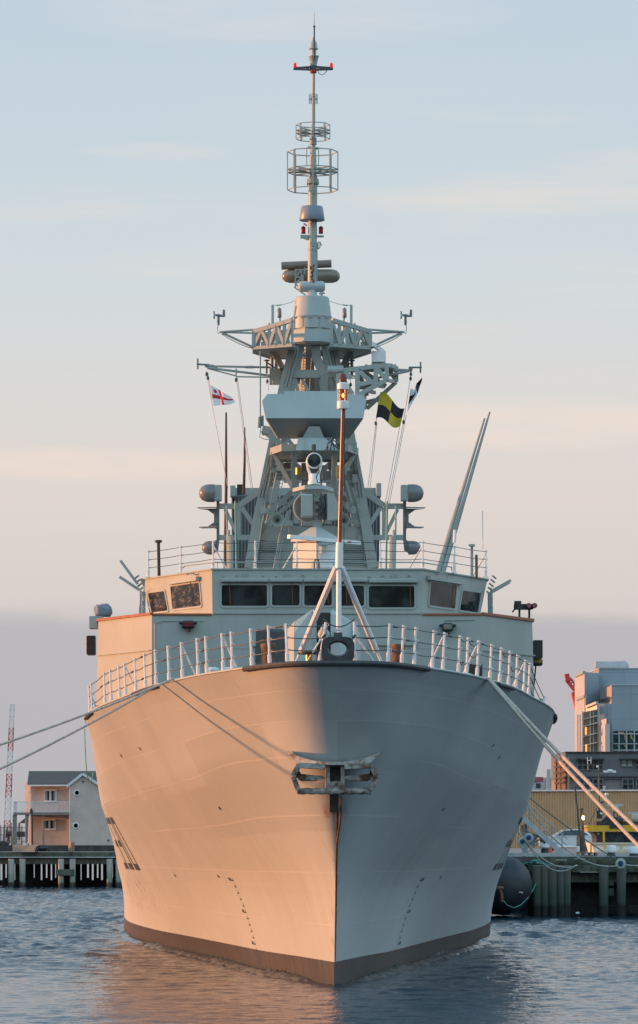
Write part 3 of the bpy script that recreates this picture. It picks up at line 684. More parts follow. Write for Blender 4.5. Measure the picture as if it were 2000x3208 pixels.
# small pad eyes along the roof edge
b = MB()
for i in range(15):
    x = -3.4 + i * .48; b.torus((x, YB - .03, 13.55 + .06 * math.sin(i * 2.3)), .06, .014, 8, 4, 'Y', (0, math.pi))
b.build('pad_eye', m_super, br)
# flood lamps under the windows
def flood(px, py, col, w):
    c = P(px, py, YB - .18); b = MB(); b.cbox(c, (w, .24, .3), .06); b.cbox(c + V(0, .02, .06), (w + .22, .16, .1), .03); b.bar(c - V(0, 0, .14), c - V(0, 0, .26), .07); b.bar(c + V(0, .1, 0), c + V(0, .2, 0), .05)
    o = b.build('flood_lamp', m_black, br); b = MB(); b.cbox(c + V(0, -.11, 0), (w - .1, .06, .2), .03); b.build('lens', col, o); return o
flood(590, 1957, paint('dark_red_lens', (.12, .008, .015), .3, .1, 3), .44); flood(1403, 1965, paint('grey_lens', (.2, .2, .18), .2, .1, 3), .4)
# lamps, panels and gear out on the wings
b = MB(); c = P(332, 2085, 44); b.cbox(c, (.34, .25, .3), .05); b.bar(c - V(0, 0, .12), c + V(.15, .3, -1.2), .025); o = b.build('search_light', m_black, br)
b = MB(); b.ball(c + V(-.02, -.12, .02), .13, 10, 8, (1, .5, 1)); b.build('lens', m_glint, o)
for sd, px, py0, py1, y in ((-1, 293, 1993, 2052, 45), (1, 1690, 2007, 2063, 45)):
    x = PX((sd * 8.2, y)); c = V(sd * 8.42, y, P(0, (py0 + py1) / 2, y).z); b = MB(); b.box(c, (.3, .9, (py1 - py0) * S(y)))
    for i in range(4): b.bar(c + V(sd * .17, -.3 + .2 * i, -.32), c + V(sd * .17, -.3 + .2 * i, .34), .02, 5)
    b.build('side_light_screen', m_black, br)
c = V(-8.1, 44, ZL + .25); b = MB(); b.box(c + V(-.1, 0, -.25), (.5, .9, .45)); b.build('pelorus_stand', m_mast, br)
random.seed(3); b = MB(); b.ball((0, 0, 0), 1, 20, 12)
sq = lambda t: math.copysign(abs(t) ** .55, t); b.v = [(c.x + .15 + .33 * sq(x) * (1 - .12 * z) + .03 * math.sin(9 * x + 5 * z), c.y + .33 * sq(y) + .03 * math.sin(8 * y + 3 * z), c.z + .2 + .24 * sq(z) + .035 * math.sin(6 * x + 4 * y + 1) * (1 if z > 0 else .2)) for x, y, z in b.v]; b.build('canvas_cover', m_tarp, br, smooth=True, ang=25)
c = P(1645, 1925, 44.5); c.x = 7.95; c.z = ZL + .62; b = MB()
b.bar(V(c.x - .05, c.y, ZL), V(c.x - .05, c.y, ZL + .2), .2); b.bb(c.x - .27, c.x - .2, c.y - .1, c.y + .1, ZL + .2, ZL + .6); b.bb(c.x + .1, c.x + .17, c.y - .1, c.y + .1, ZL + .2, ZL + .6)
b.box(c + V(-.08, 0, 0), (.6, .55, .2), Matrix.Rotation(.25, 3, 'Z')); b.box(c + V(-.3, 0, .16), (.25, .3, .12)); b.bar(c + V(-.35, 0, 0), c + V(-.5, 0, -.2), .03)
for d in (.08, .3): b.bar(c + V(d, -.25, .03), c + V(d + .02, -.4, .03), .1, 10)
o = b.build('big_eyes_binocular', m_black, br)
b = MB(); 
for d in (.1, .32): b.bar(c + V(d, -.405, .03), c + V(d, -.415, .03), .08, 10)
b.build('lens', paint('pink_lens', (.35, .1, .12), .1, .1, 3), o)
c = V(8.45, 45.5, P(0, 2075, 45.5).z); b = MB(); b.cbox(c, (.4, .3, .28), .05); b.bar(c - V(.05, 0, .1), c - V(.15, 0, 1.2), .03); o = b.build('search_light', m_black, br)
b = MB(); b.cbox(c + V(.02, -.14, .06), (.3, .06, .2), .03); b.build('lens', paint('amber_lens', (.5, .35, .08), .3, .1, 3), o)
# folded whip arms beside the pilot house
for sd, ends in ((-1, ((378, 1756, 432, 1830), (375, 1807, 440, 1850))), (1, ((1601, 1818, 1540, 1852), (1597, 1824, 1540, 1856)))):
    b = MB()
    for x0, y0, x1, y1 in ends: b.beam(P(x0, y0, 44), P(x1, y1, 44), .13, .1)
    q = P(440 if sd < 0 else 1538, 1845, 44); 
    for i in range(5): b.bar(q + V(sd * .05 * i, .1, -.2 + .15 * i), q + V(sd * (.05 * i - .15), -.1, -.1 + .15 * i), .035, 6)
    b.build('folded_antenna_arm', m_mast, br)
    b = MB(); b.bar(P(440 if sd < 0 else 1541, 1925, 43.6), P(441 if sd < 0 else 1540, 1850, 43.6), .05, 6); b.bar(P(451 if sd < 0 else 1534, 1925, 43.6), P(452 if sd < 0 else 1533, 1855, 43.6), .06, 6); b.tube([P(448 if sd < 0 else 1538, 1840 + i * 9, 43.4) + V(.07 * math.sin(i * 2), 0, 0) for i in range(9)], .02, 5); b.build('arm_mount', m_mast, br)
# ---- roof rails
pos = []
RR = [(465, 43.3, 0), (567, 40.8, 0), (668, 38.3, 1), (800, 38.2, 0), (930, 38.2, 1), (1192, 38.2, 0), (1325, 38.3, 1), (1424, 40.6, 0), (1522, 43.2, 1)]
for px, y, brc in RR:
    p = P(px, 0, y); p.z = ZR + .05; pos.append(p); o = dup(first, ship, p - ship.location, (0, 0, 0), (1, 1, .92))
    if brc:
        b = MB(); b.bar(p + V(0, 0, .85), p + V(-.5 if px > 900 else .5, .3, 0), .03, 6); b.build('brace', m_white, ship, smooth=True)
for hi, z in enumerate((.36, .66, .96)):
    b = MB()
    for a, c in zip(pos, pos[1:]): b.tube(sag(a + V(0, 0, z), c + V(0, 0, z), .035 if (c - a).length < 2.5 else .02, 8), .013, 5)
    b.build('guard_wire', m_wire, ship)
b = MB(); a, c = V(-5.2, 40.7, ZR + .26), V(5.2, 40.7, ZR + .26)
b.tube([V(-4.9, 40.1, ZR + .2), V(-4.8, 40.0, ZR + .27), V(-3.7, 38, ZR + .27), V(3.75, 38, ZR + .27), V(4.95, 40.2, ZR + .24), V(4.97, 40.25, ZR + .1)], .025, 6)
for x in (-3.6, -1.5, .6, 2.6): b.bar(V(x, 38, ZR), V(x, 38, ZR + .27), .02, 5)
b.build('roof_edge_pipe', m_mast, ship)
# dark poles, whips standing on the roof
b = MB(); b.bar(P(499, 1805, 42.5), P(497, 1696, 42.5), .06); b.bar(P(497, 1700, 42.5), P(497, 1692, 42.5), .13); b.build('aerial_post', m_black, ship)
b = MB(); b.bar(P(1479, 1808, 42.5), P(1479, 1706, 42.5), .05); b.bar(P(1479, 1712, 42.5), P(1479, 1705, 42.5), .12); b.build('aerial_post', m_mast, ship)
b = MB(); b.bar(P(1494, 1815, 42.5), P(1493, 1738, 42.5), .05); b.build('aerial_post', m_rust, ship)
for x0, x1 in ((1372, 1519), (1387, 1535)):
    b = MB(); b.tube([P(x0, 1797, 44), P(x0 + (x1 - x0) * .3, 1797 - 507 * .3, 44), P(x1, 1290 if x1 > 1530 else 1310, 44)], [.095, .085, .035], 8); b.build('whip_antenna', m_mast, ship, smooth=True)
b = MB(); b.bar(P(1424, 1700, 41), P(1426, 1660, 41), .06, 8); b.build('whip_base', m_white, ship)
for px, py0, py1, r in ((709, 1780, 1292, .06), (767, 1550, 1339, .05)):
    b = MB(); b.tube([P(px - 3, py0, 52), P(px, (py0 + py1) / 2, 52), P(px, py1, 52)], [r * 1.2, r, r * .6], 8); b.build('whip_antenna', paint('brown_black_whip', (.07, .05, .045), .5, .2, 3), ship, smooth=True)
b = MB(); b.bar(P(1514, 1720, 43), P(1512, 1600, 43), .012, 5); b.build('whip_antenna', m_mast, ship)

# ================================================================ mast
YM = 50.0; M = lambda px, py, y=YM: P(px, py, y)
mt = thing('mast', None, None); mt.parent = ship; mt.location = V(0, 50, 14) - ship.location
# exhaust / intake block behind the mast
b = MB(); zt0, zt1 = P(0, 1552, 64).z, P(0, 1527, 64).z
xl, xr = P(728, 0, 64).x, P(1190, 0, 64).x
b.bb(xl, xr, 64, 72, ZL, zt0); fun = b.build('intake_block', m_funnel, ship)
b = MB()
n_ = 46
for i in range(n_ + 1):
    x = xl + (xr - xl) * i / n_; b.bb(x - .025, x + .025, 63.93, 64, ZL + 1, zt0 - .02)
b.build('cooling_fin', paint('fin_grey', (.17, .185, .185), .55, .1, 3), fun)
b = MB(); b.bb(xl + .1, xr - .1, 64.2, 71, zt0, zt1); b.bb(P(722, 0, 63).x, P(738, 0, 63).x, 63, 64, zt0 - .1, zt1); b.bb(P(1180, 0, 63).x, P(1195, 0, 63).x, 63, 64, zt0 - .1, zt1 + .1); b.build('intake_top', m_mast, fun)
b = MB(); b.cbox(M(753, 1534, 60), (.26, .3, .42), .02); b.build('equipment_case', m_black, fun)
# mast house
zb, zh = ZR + .05, M(0, 1648).z
hb = [M(761, 0).x, M(1186, 0).x]; ht = [M(789, 0).x, M(1163, 0).x]
b = MB(); b.prism([V(hb[0], 50, zb), V(hb[1], 50, zb), V(hb[1] - .4, 58, zb), V(hb[0] + .4, 58, zb)], [V(ht[0], 50, zh), V(ht[1], 50, zh), V(ht[1] - .4, 58, zh), V(ht[0] + .4, 58, zh)]); b.build('mast_house', m_super, mt)
for x0, x1 in ((806, 876), (1075, 1139)):
    b = MB(); z = M(0, 1768).z; zz = M(0, 1696).z
    while z < zz: b.beam(V(M(x0, 0).x, 49.97, z), V(M(x1, 0).x, 49.97, z), .05, .035); z += .072
    o = b.build('louvre', m_mast, mt); b = MB(); b.bb(M(x0 - 1, 0).x, M(x1 + 1, 0).x, 49.985, 49.995, M(0, 1769).z, M(0, 1695).z); b.build('louvre_back', m_dark, o)
    b = MB()
    for (a, c) in ((M(x0 - 3, 1772), M(x0 - 3, 1692)), (M(x1 + 3, 1772), M(x1 + 3, 1692)), (M(x0 - 3, 1692), M(x1 + 3, 1692))): b.beam(a - V(0, .02, 0), c - V(0, .02, 0), .05, .05)
    b.build('louvre_frame', m_super, o)
# main legs
def leg(pts, w, mat=m_super, nm='leg', d=None):
    b = MB()
    for p, q in zip(pts, pts[1:]): b.beam(p, q, w, d or w)
    return b.build(nm, mat, mt)
leg([M(782, 1780), M(804, 1652), M(862, 1372), M(888, 1225), M(925, 1082)], .40, d=.5)
leg([M(1168, 1780), M(1148, 1652), M(1099, 1385), M(1072, 1225), M(1037, 1082)], .40, d=.5)
leg([M(838, 1650, 57), M(890, 1380, 57), M(915, 1225, 56), M(945, 1085, 53)], .35); leg([M(1118, 1650, 57), M(1072, 1380, 57), M(1050, 1225, 56), M(1020, 1085, 53)], .35)
for a, c, w in ((M(812, 1640), M(800, 1660), .3), (M(848, 1490), M(1122, 1490), .34), (M(832, 1578), M(900, 1578), .14), (M(1060, 1578), M(1138, 1578), .14), (M(812, 1640), M(915, 1540), .16), (M(815, 1660), M(935, 1555), .14),
                (M(1140, 1640), M(1040, 1540), .16), (M(1128, 1650), M(1050, 1590), .14), (M(862, 1400, 53), M(1000, 1520, 53), .2), (M(1095, 1400, 53), M(960, 1520, 53), .2), (M(905, 1430, 55), M(905, 1490, 55), .24), (M(1085, 1440), M(1050, 1540), .16),
                (M(870, 1330), M(935, 1420), .14), (M(890, 1500, 56), M(1080, 1500, 56), .3), (M(930, 1500, 56), M(930, 1640, 56), .2), (M(1030, 1500, 56), M(1030, 1640, 56), .2), (M(1075, 1500, 52), M(1115, 1650, 52), .12), (M(1088, 1490, 52), M(1130, 1640, 52), .1)): MB().beam(a, c, w).build('lattice_brace', m_mast, mt)
# lit edge angle bars and cable runs down the left leg
b = MB(); b.tube([M(868, 1385, 49.6), M(835, 1550, 49.6), M(800, 1780, 49.4)], .03, 5); b.tube([M(906, 1600, 49.5), M(880, 1680, 49.3), M(862, 1785, 49)], .035, 6); b.tube([M(912, 1598, 49.5), M(888, 1676, 49.3), M(869, 1785, 49)], .03, 6); b.tube([M(901, 1602, 49.5), M(876, 1680, 49.3), M(857, 1785, 49)], .03, 6)
b.build('cable_run', m_super, mt, smooth=True)
# side struts
for sg in (-1, 1):
    X = lambda d: 976 + sg * d
    b = MB(); b.beam(M(X(122), 1510), M(X(228), 1585), .22); b.beam(M(X(228), 1586), M(X(288), 1586), .2); b.beam(M(X(218), 1590), M(X(165), 1668), .16); b.beam(M(X(228), 1590), M(X(228), 1682), .16); b.beam(M(X(145), 1684), M(X(288), 1684), .18); b.beam(M(X(230), 1680), M(X(270), 1596), .12)
    b.build('side_strut', m_mast, mt)
    b = MB(); xp = 283; pl = [M(X(290), 1565), M(X(297), 1565), M(X(297), 1690), M(X(304), 1700), M(X(304), 1722), M(X(289), 1715)] if True else 0
    b.ext([M(X(288), 1568, 49.9), M(X(297), 1568, 49.9), M(X(297), 1592, 49.9), M(X(305), 1594, 49.9), M(X(305), 1652, 49.9), M(X(297), 1656, 49.9), M(X(297), 1690, 49.9), M(X(306), 1697, 49.9), M(X(306), 1732, 49.9), M(X(292), 1724, 49.9), M(X(288), 1690, 49.9)][::sg], (0, .3, 0))
    b.build('aerial_plate', m_radome, mt)
    for py, d in ((1593, 352), (1654, 347)):
        up_ = py < 1600; b = MB(); q = [M(X(297), py, 49.8), M(X(d), py + 1, 49.8), M(X(325), py + (4 if up_ else -4), 49.8), M(X(300), py + (22 if up_ else -22), 49.8)]
        b.ext(q if (sg > 0) == up_ else q[::-1], (0, .12, 0)); q2 = [M(X(297), py - 1.5, 49.4), M(X(d + 5), py, 49.75), M(X(297), py - 1.5, 50.3)]; b.ext(q2, (0, 0, .05)); b.build('aerial_fin', m_radome, mt)
    c = M(X(303), 1545, 49.6); b = MB(); b.lathe([(.345, 0), (.35, .02), (.35, .22), (.33, .36), (.26, .50), (.15, .58), (0, .61)], c, 24, 'X', 0, sg); o = b.build('radome', m_radome, mt, smooth=True, ang=60)
    b = MB(); cc = c + V(-sg * .14, 0, .0); b.cbox(cc, (.28, .5, .62), .03); b.build('radome_case', m_mast, o)
    c = M(X(312), 1716, 49.6); b = MB(); b.lathe([(.27, -.1), (.27, .1), (.25, .2), (.2, .3), (.1, .37), (0, .39)], c, 20, 'X', 0, sg); o = b.build('radome', m_radome, mt, smooth=True, ang=60)
    b = MB(); b.bar(M(X(262), 1785, 47), M(X(265), 1585, 47), .035, 6); b.build('aerial_rod', paint('turquoise_rod', (.13, .3, .28), .5, .1, 3), mt); b = MB(); b.bar(M(X(234), 1785, 47.4), M(X(238), 1570, 47.4), .04, 6); b.build('aerial_rod', MATS['turquoise_rod'], mt)
    b = MB(); b.bar(M(X(253), 1790, 45), M(X(253), 1680, 45), .11, 8); b.bar(M(X(259), 1790, 45), M(X(259), 1660, 45), .06, 8); b.build('stub_mast', m_mast, mt)
# loud hailer horns
for px, py, r, y in ((870, 1629, .27, 48.6), (1078, 1630, .25, 49.4)):
    c = M(px, py, y); b = MB(); b.lathe([(.05, .6), (.07, .35), (.14, .14), (r, 0), (r - .015, .0), (.1, .2), (.06, .3)], c, 22, 'Y'); b.build('horn', m_mast, mt, smooth=True, ang=80); b = MB(); b.lathe([(.0, .24), (.075, .25)], c, 14, 'Y'); b.bar(c + V(0, .5, 0), c + V(.2, 1.4, -.1), .05); b.build('horn_throat', m_black, mt)
# upper radar platform
b = MB(); zp0, zp1 = M(0, 1424).z, M(0, 1412).z; cx_ = M(984, 0).x
oc = [(-1.68, -1.0), (-1.25, -2.6), (1.25, -2.6), (1.68, -1.0), (1.68, 2.2), (-1.68, 2.2)]
b.prism([V(cx_ + x, YM + y, zp0) for x, y in oc], [V(cx_ + x, YM + y, zp1) for x, y in oc])
for (x0, y0), (x1, y1) in zip(oc, oc[1:] + oc[:1]): b.beam(V(cx_ + x0, YM + y0, zp0 + .03), V(cx_ + x1, YM + y1, zp0 + .03), .06, .26)
b.build('radar_platform', m_super, mt)
b = MB()
for sg in (-1, 1):
    b = MB(); b.beam(V(cx_ + sg * 1.6, YM - 1.2, zp0), M(984 + sg * 62, 1535, 48.6), .16); b.beam(V(cx_ + sg * .78, YM - 2.3, zp0), M(984 + sg * 62, 1540, 48.6), .2); b.beam(V(cx_ + sg * 1.6, YM - 1.0, zp0), V(cx_ + sg * 1.66, YM, zp0 - 1), .12)
    b.build('platform_brace', m_mast, mt)
b = MB(); b.bb(M(945, 0).x, M(1010, 0).x, 50, 52, M(0, 1650).z, M(0, 1450).z); b.build('mast_core', m_mast, mt)
b = MB(); b.cbox(M(1062, 1478, 47.5), (.2, .2, .5), .03); b.build('junction_box', paint('orange_box', (.5, .3, .12), .5, .15, 4), mt)
b = MB(); b.bar(M(936, 1466, 48), M(936, 1487, 48), .13, 12); b.build('bell', paint('bell_bronze', (.3, .18, .06), .35, .1, 4, metal=.6), mt)
b = MB(); b.cbox(M(1100, 1400, 48.5), (.45, .5, .36), .03); b.build('equipment_box', m_pale, mt)
# long range radar
yr = 46.2; R_ = lambda px, py, y=yr: P(px, py, y)
ra = MB()
ftop = [(822, 1256), (838, 1234), (890, 1234), (893, 1225), (1057, 1225), (1060, 1234), (1136, 1236), (1148, 1254)]; fbot = [(1139, 1310), (833, 1310)]
poly = [R_(x, y, 46.2 + (1310 - y) / 86 * .32) for x, y in ftop + fbot]; back = [p + V(0, 1.1, .05) for p in poly]
bl, brr = R_(870, 1371, 47.2), R_(1096, 1371, 47.2)
n_ = len(poly); ra.add(poly[::-1], [list(range(n_))]); pts = poly + back
ra.add(pts, [[i, i + 1, n_ + i + 1, n_ + i] for i in range(n_ - 2)] + [[n_ - 1, 0, n_, 2 * n_ - 1], [n_ - 3, n_ - 2, 2 * n_ - 2, 2 * n_ - 3]] + [list(range(n_, 2 * n_))])
fr, fl = poly[n_ - 2], poly[n_ - 1]; gr, gl = back[n_ - 2], back[n_ - 1]
br2, bl2 = brr + V(0, .5, 0), bl + V(0, .5, 0)
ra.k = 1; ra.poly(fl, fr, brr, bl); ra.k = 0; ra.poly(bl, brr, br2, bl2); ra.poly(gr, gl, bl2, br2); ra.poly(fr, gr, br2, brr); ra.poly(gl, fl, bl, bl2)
ro = ra.build('search_radar', [m_pale, paint('radar_underside_shade', (.2, .22, .22), .5, .05, 1)], mt)  # shade on the underside painted in as a darker colour
b = MB(); b.add([R_(820, 1256, 46.0), R_(834, 1312, 45.98), R_(837, 1308, 45.98), R_(824, 1254, 46.0)], [[0, 1, 2, 3]]); 
b = MB(); b.prism([R_(947, 1374, 46.6), R_(1017, 1374, 46.6), R_(1017, 1374, 47.6), R_(947, 1374, 47.6)], [R_(968, 1336, 46.4), R_(1002, 1336, 46.4), R_(1002, 1336, 47.3), R_(968, 1336, 47.3)]); b.build('radar_neck', m_pale, ro)
b = MB(); b.prism([R_(927, 1411, 46.2), R_(1056, 1411, 46.2), R_(1056, 1411, 48), R_(927, 1411, 48)], [R_(935, 1371, 46.6), R_(1040, 1371, 46.6), R_(1040, 1371, 47.8), R_(935, 1371, 47.8)])
for i in range(6): b.beam(R_(952, 1378 + i * 5, 46.1), R_(959, 1378 + i * 5, 46.1), .03)
b.build('radar_pedestal', m_pale, ro)
b = MB(); random.seed(5)
for i in range(9):
    x0, x1 = random.uniform(1020, 1070), random.uniform(1020, 1080); b.tube([R_(x0, 1372, 46), R_((x0 + x1) / 2 + random.uniform(-12, 12), 1390, 45.8), R_(x1, 1410, 46)], .025, 5)
b.tube([R_(983, 1410, 45.7), R_(983, 1392, 45.7)], .09, 8); b.build('radar_cable', m_dark, ro)
# tracking camera / director
yd = 43.6; D = lambda px, py, y=yd: P(px, py, y)
c = D(985, 1443); b = MB(); b.lathe([(.29, .3), (.3, .0), (.27, -.03), (.245, .0), (.245, .05)], c, 28, 'Y'); o = b.build('tracking_camera', m_white, mt, smooth=True)
b = MB(); b.lathe([(0, .03), (.245, .05)], c, 24, 'Y', 0); b.build('lens', m_glass, o)
b = MB(); b.torus(c + V(0, .02, 0), .07, .015, 14, 6, 'Y'); b.bar(c + V(0, .04, 0), c + V(0, -.0, 0), .03); b.build('lens_hub', m_dark, o)
b = MB()
for sg in (-1, 1): b.tube([c + V(sg * .27, .1, .0), c + V(sg * .24, .1, -.26), c + V(sg * .17, .1, -.45), c + V(sg * .13, .1, -.62)], [.05, .05, .055, .08], 8)
b.lathe([(.24, 0), (.24, .1), (.21, .15), (.2, .35), (.16, .4)], D(985, 1518, 43.7), 18); b.build('yoke', m_white, o, smooth=True)
b = MB(); b.tube([D(996, 1458, 43.3), D(1000, 1478, 43.3), D(991, 1495, 43.3), D(996, 1511, 43.3), D(1006, 1512, 43.3)], .022, 6); b.build('cable', m_black, o)
b = MB(); b.prism([D(917, 1541, 44.4), D(955, 1532, 43.0), D(1015, 1532, 43.0), D(1046, 1541, 44.4), D(1046, 1541, 48), D(917, 1541, 48)], [D(917, 1530, 44.4), D(955, 1520, 43.0), D(1015, 1520, 43.0), D(1046, 1530, 44.4), D(1046, 1530, 48), D(917, 1530, 48)]); b.build('camera_shelf', m_pale, mt)
b = MB(); c = D(966, 1590, 43.3); b.lathe([(.0, .5), (.3, .42), (.48, .2), (.545, .0), (.52, -.0), (.45, .15), (0, .3)], c, 28, 'Y'); dish = b.build('fire_control_dish', paint('warm_grey_dish', (.3, .3, .28), .4, .1, 3), mt, smooth=True, ang=70)
b = MB(); b.torus(c, .54, .025, 28, 6, 'Y'); b.build('dish_rim', m_pale, dish)
b = MB(); b.cbox(D(962, 1585, 42.9), (.43, .5, .86), .05); b.build('antenna_panel', m_super, dish)
b = MB(); b.ext([D(1026, 1545, 42.9), D(1046, 1545, 42.9), D(1060, 1575, 42.9), D(1060, 1628, 42.9), D(1026, 1630, 42.9)], (0, .6, 0)); b.build('director_cabinet', m_super, mt)
b = MB(); b.cbox(D(1000, 1590, 43.6), (.4, .6, .9), .05); b.prism([D(980, 1655, 43.2), D(1006, 1655, 43.2), D(1006, 1655, 44), D(980, 1655, 44)], [D(992, 1605, 43.2), D(1010, 1605, 43.2), D(1010, 1605, 44), D(992, 1605, 44)])
for i in range(5): b.box(D(994 + (i % 2) * 10, 1568 + i * 11, 43.2), (.13, .2, .1))
b.build('director_body', m_mast, mt)
b = MB(); b.box(D(1020, 1588, 43.3), (.1, .4, .95)); b.build('director_slot', m_black, mt)
b = MB(); random.seed(8)
for i in range(10):
    x = random.uniform(1000, 1024); b.tube([D(x, random.uniform(1545, 1560), 43), D(x + random.uniform(-8, 6), 1585, 42.9), D(x + random.uniform(-6, 6), random.uniform(1610, 1630), 43)], .02, 5)
b.build('director_cable', m_dark, mt)
# diamond pedestal with its ridge towards the bow
def diamond(px0, px1, py, yc): a, c = D(px0, py, yc), D(px1, py, yc); m_ = (a + c) / 2; h = (c.x - a.x) / 2; return [V(m_.x, yc - h, m_.z), V(c.x, yc, c.z), V(m_.x, yc + h, m_.z), V(a.x, yc, a.z)]
b = MB(); yq = 43.2; b.prism(diamond(917, 1064, 1792, yq), diamond(920, 1061, 1698, yq)); b.prism(diamond(912, 1069, 1697, yq), diamond(912, 1069, 1690, yq)); b.prism(diamond(912, 1069, 1690, yq), diamond(975, 1006, 1652, yq)); b.build('director_pedestal', m_pale, mt)
b = MB(); b.prism(diamond(918, 1063, 1703, yq), diamond(918, 1063, 1697, yq)); b.build('pedestal_gap', m_black, mt)
b = MB(); b.cbox(P(1026, 1745, 41.2), (.62, .5, .82), .02); b.bb(P(1007, 0, 40.9).x, P(1056, 0, 40.9).x, 40.9, 41, P(0, 1785, 41).z, P(0, 1780, 41).z); b.build('radar_cabinet', m_white, mt)
b = MB(); b.tube([P(985, 1785, 40.6), P(985, 1762, 40.6), P(990, 1752, 40.6), P(997, 1752, 40.6), P(1000, 1765, 40.6), P(1000, 1785, 40.6)], .028, 6); b.build('vent_pipe', m_dark, mt, smooth=True)
# navigation radar bar
b = MB(); a, c = P(905, 1681, 39.6), P(1127, 1701, 41.6); d = (c - a).normalized(); b.beam(a, c, .17, .13); nav = b.build('navigation_radar', m_white, mt)
b = MB(); q = a.lerp(c, .48); b.cbox(q - V(0, 0, .16), (.42, .36, .14), .04); b.bar(q - V(0, 0, .2), q - V(0, 0, .5), .12, 10); b.cbox(q - V(-.2, 0, .14), (.3, .3, .1), .03); b.build('scanner_base', m_pale, nav)
b = MB(); w0 = a.lerp(c, .83) + V(0, -.1, 0)
for i in range(7): b.box(w0 + d * (i * .028) + V(0, -.01, .0), (.02, .012, .035 + .02 * (i % 2)))
b.build('red_lettering', m_red, nav)
# ---- upper tower under the drum
b = MB()
for a, c, w in ((M(905, 1085), M(935, 1230), .12), (M(942, 1085), M(908, 1230), .2), (M(950, 1085), M(920, 1230), .09), (M(1015, 1085), M(1045, 1230), .2), (M(1040, 1085), M(1022, 1160), .1), (M(880, 1235), M(925, 1085), .26), (M(1088, 1235), M(1030, 1080), .26),
                (M(885, 1172), M(1050, 1172), .3), (M(900, 1172), M(935, 1100), .12), (M(990, 1085), M(993, 1130), .35), (M(993, 1125), M(1017, 1175), .34), (M(1017, 1172), M(1017, 1230), .3), (M(930, 1150), M(968, 1230), .1), (M(1000, 1180), M(1010, 1230), .1), (M(1060, 1170), M(1075, 1225), .2)): b.beam(a, c, w)
b.build('upper_tower', m_mast, mt)
b = MB(); b.prism([M(918, 1235, 52.6), M(955, 1235, 51), M(988, 1235, 51), M(988, 1235, 52.5)], [M(935, 1085, 52.4), M(960, 1085, 51), M(983, 1085, 51), M(983, 1085, 52.5)]); b.prism([M(935, 1235, 53), M(1060, 1235, 53), M(1060, 1235, 54), M(935, 1235, 54)], [M(950, 1160, 53), M(1040, 1160, 53), M(1040, 1160, 54), M(950, 1160, 54)]); b.build('tower_trunk', m_mast, mt)
b = MB(); b.beam(M(845, 1180, 50.5), M(890, 1180, 50.5), .4, .6); b.tube([M(856, 1194), M(856, 1204), M(882, 1204)], .03, 6); b.build('tower_box', m_mast, mt)
b = MB(); b.lathe([(.16, -.1), (.16, .1)], M(1052, 1160, 49), 14, 'X'); b.lathe([(.16, -.3), (.16, .3)], M(1052, 1158, 49), 14, 'X'); b.build('drum_motor', m_pale, mt, smooth=True)
# ---- drum and cone
k = S(YM); xm = M(978, 0).x; dz = lambda py: M(0, py).z
def lat(prof, px, n=28, ph=0, y=YM): return MB().lathe([(r * k, dz(py)) for r, py in prof], V(M(px, 0).x, y, 0), n, 'Z', ph)
lat([(61, 1032), (61, 997), (63, 996), (63, 993), (61, 992), (53, 934), (50, 931), (0, 931)], 978).build('mast_drum', m_pale, mt, smooth=True, ang=35)
lat([(50, 1082), (68, 1076), (60, 1034), (62, 1033), (62, 1030), (0, 1030)], 978, 8, math.pi / 8).build('drum_skirt', m_pale, mt)
b = MB()
for i in range(14):
    a = 2 * math.pi * i / 14 + .15; b.box(V(xm + 61.5 * k * math.cos(a), YM + 61.5 * k * math.sin(a), dz(999)), (.1, .1, .07))
    if i % 2: b.bar(V(xm + 61 * k * math.cos(a), YM + 61 * k * math.sin(a), dz(1029)), V(xm + 61 * k * math.cos(a), YM + 61 * k * math.sin(a), dz(1004)), .02, 5)
b.box(V(xm + .05, YM - 57.5 * k, dz(979)), (.2, .02, .02)); b.build('drum_bracket', m_mast, mt)
lat([(24, 932), (16, 924), (14, 905), (14, 895)], 978).build('mast_neck', m_pale, mt, smooth=True)
c = M(977, 898, 50); b = MB(); b.lathe([(.0, -.53), (.1, -.525), (.18, -.49), (.215, -.42), (.215, .42), (.18, .49), (.1, .525), (0, .53)], c, 20, 'X'); b.build('capsule_radome', m_pale, mt, smooth=True, ang=60)
# rotating air search radar behind the pole
ya_ = 51.6; b = MB(); b.bar(P(882, 833, ya_), P(1039, 826, ya_), .155, 16); sg_ = b.build('air_search_radar', paint('brown_grey_radar_tube', (.25, .19, .165), .4, .08, 3), mt, smooth=True)
b = MB(); c = P(975, 864, ya_); b.lathe([(.0, -1.14), (.12, -1.12), (.22, -1.02), (.27, -.85), (.27, .85), (.22, 1.02), (.12, 1.12), (0, 1.14)], c + V(0, .1, 0), 18, 'X'); b.build('reflector', paint('bronze_grey_reflector', (.22, .185, .14), .25, .1, 3), sg_, smooth=True, ang=60)
b = MB(); TL = lambda px, py: P(px, py, ya_ - .3)
for a, c in (((926, 842), (926, 900)), ((945, 842), (945, 905)), ((926, 845), (960, 845)), ((926, 868), (945, 868)), ((926, 868), (945, 845)), ((926, 890), (945, 870)), ((922, 899), (958, 925)), ((945, 905), (926, 890)), ((955, 838), (955, 860)), ((1000, 920), (1018, 918)), ((1004, 916), (1012, 932)), ((1012, 916), (1006, 932))): b.beam(TL(*a), TL(*c), .05)
b.cbox(TL(948, 872), (.1, .1, .25), .02); b.cbox(TL(952, 890), (.25, .2, .2), .02); b.build('feed_truss', m_mast, sg_)
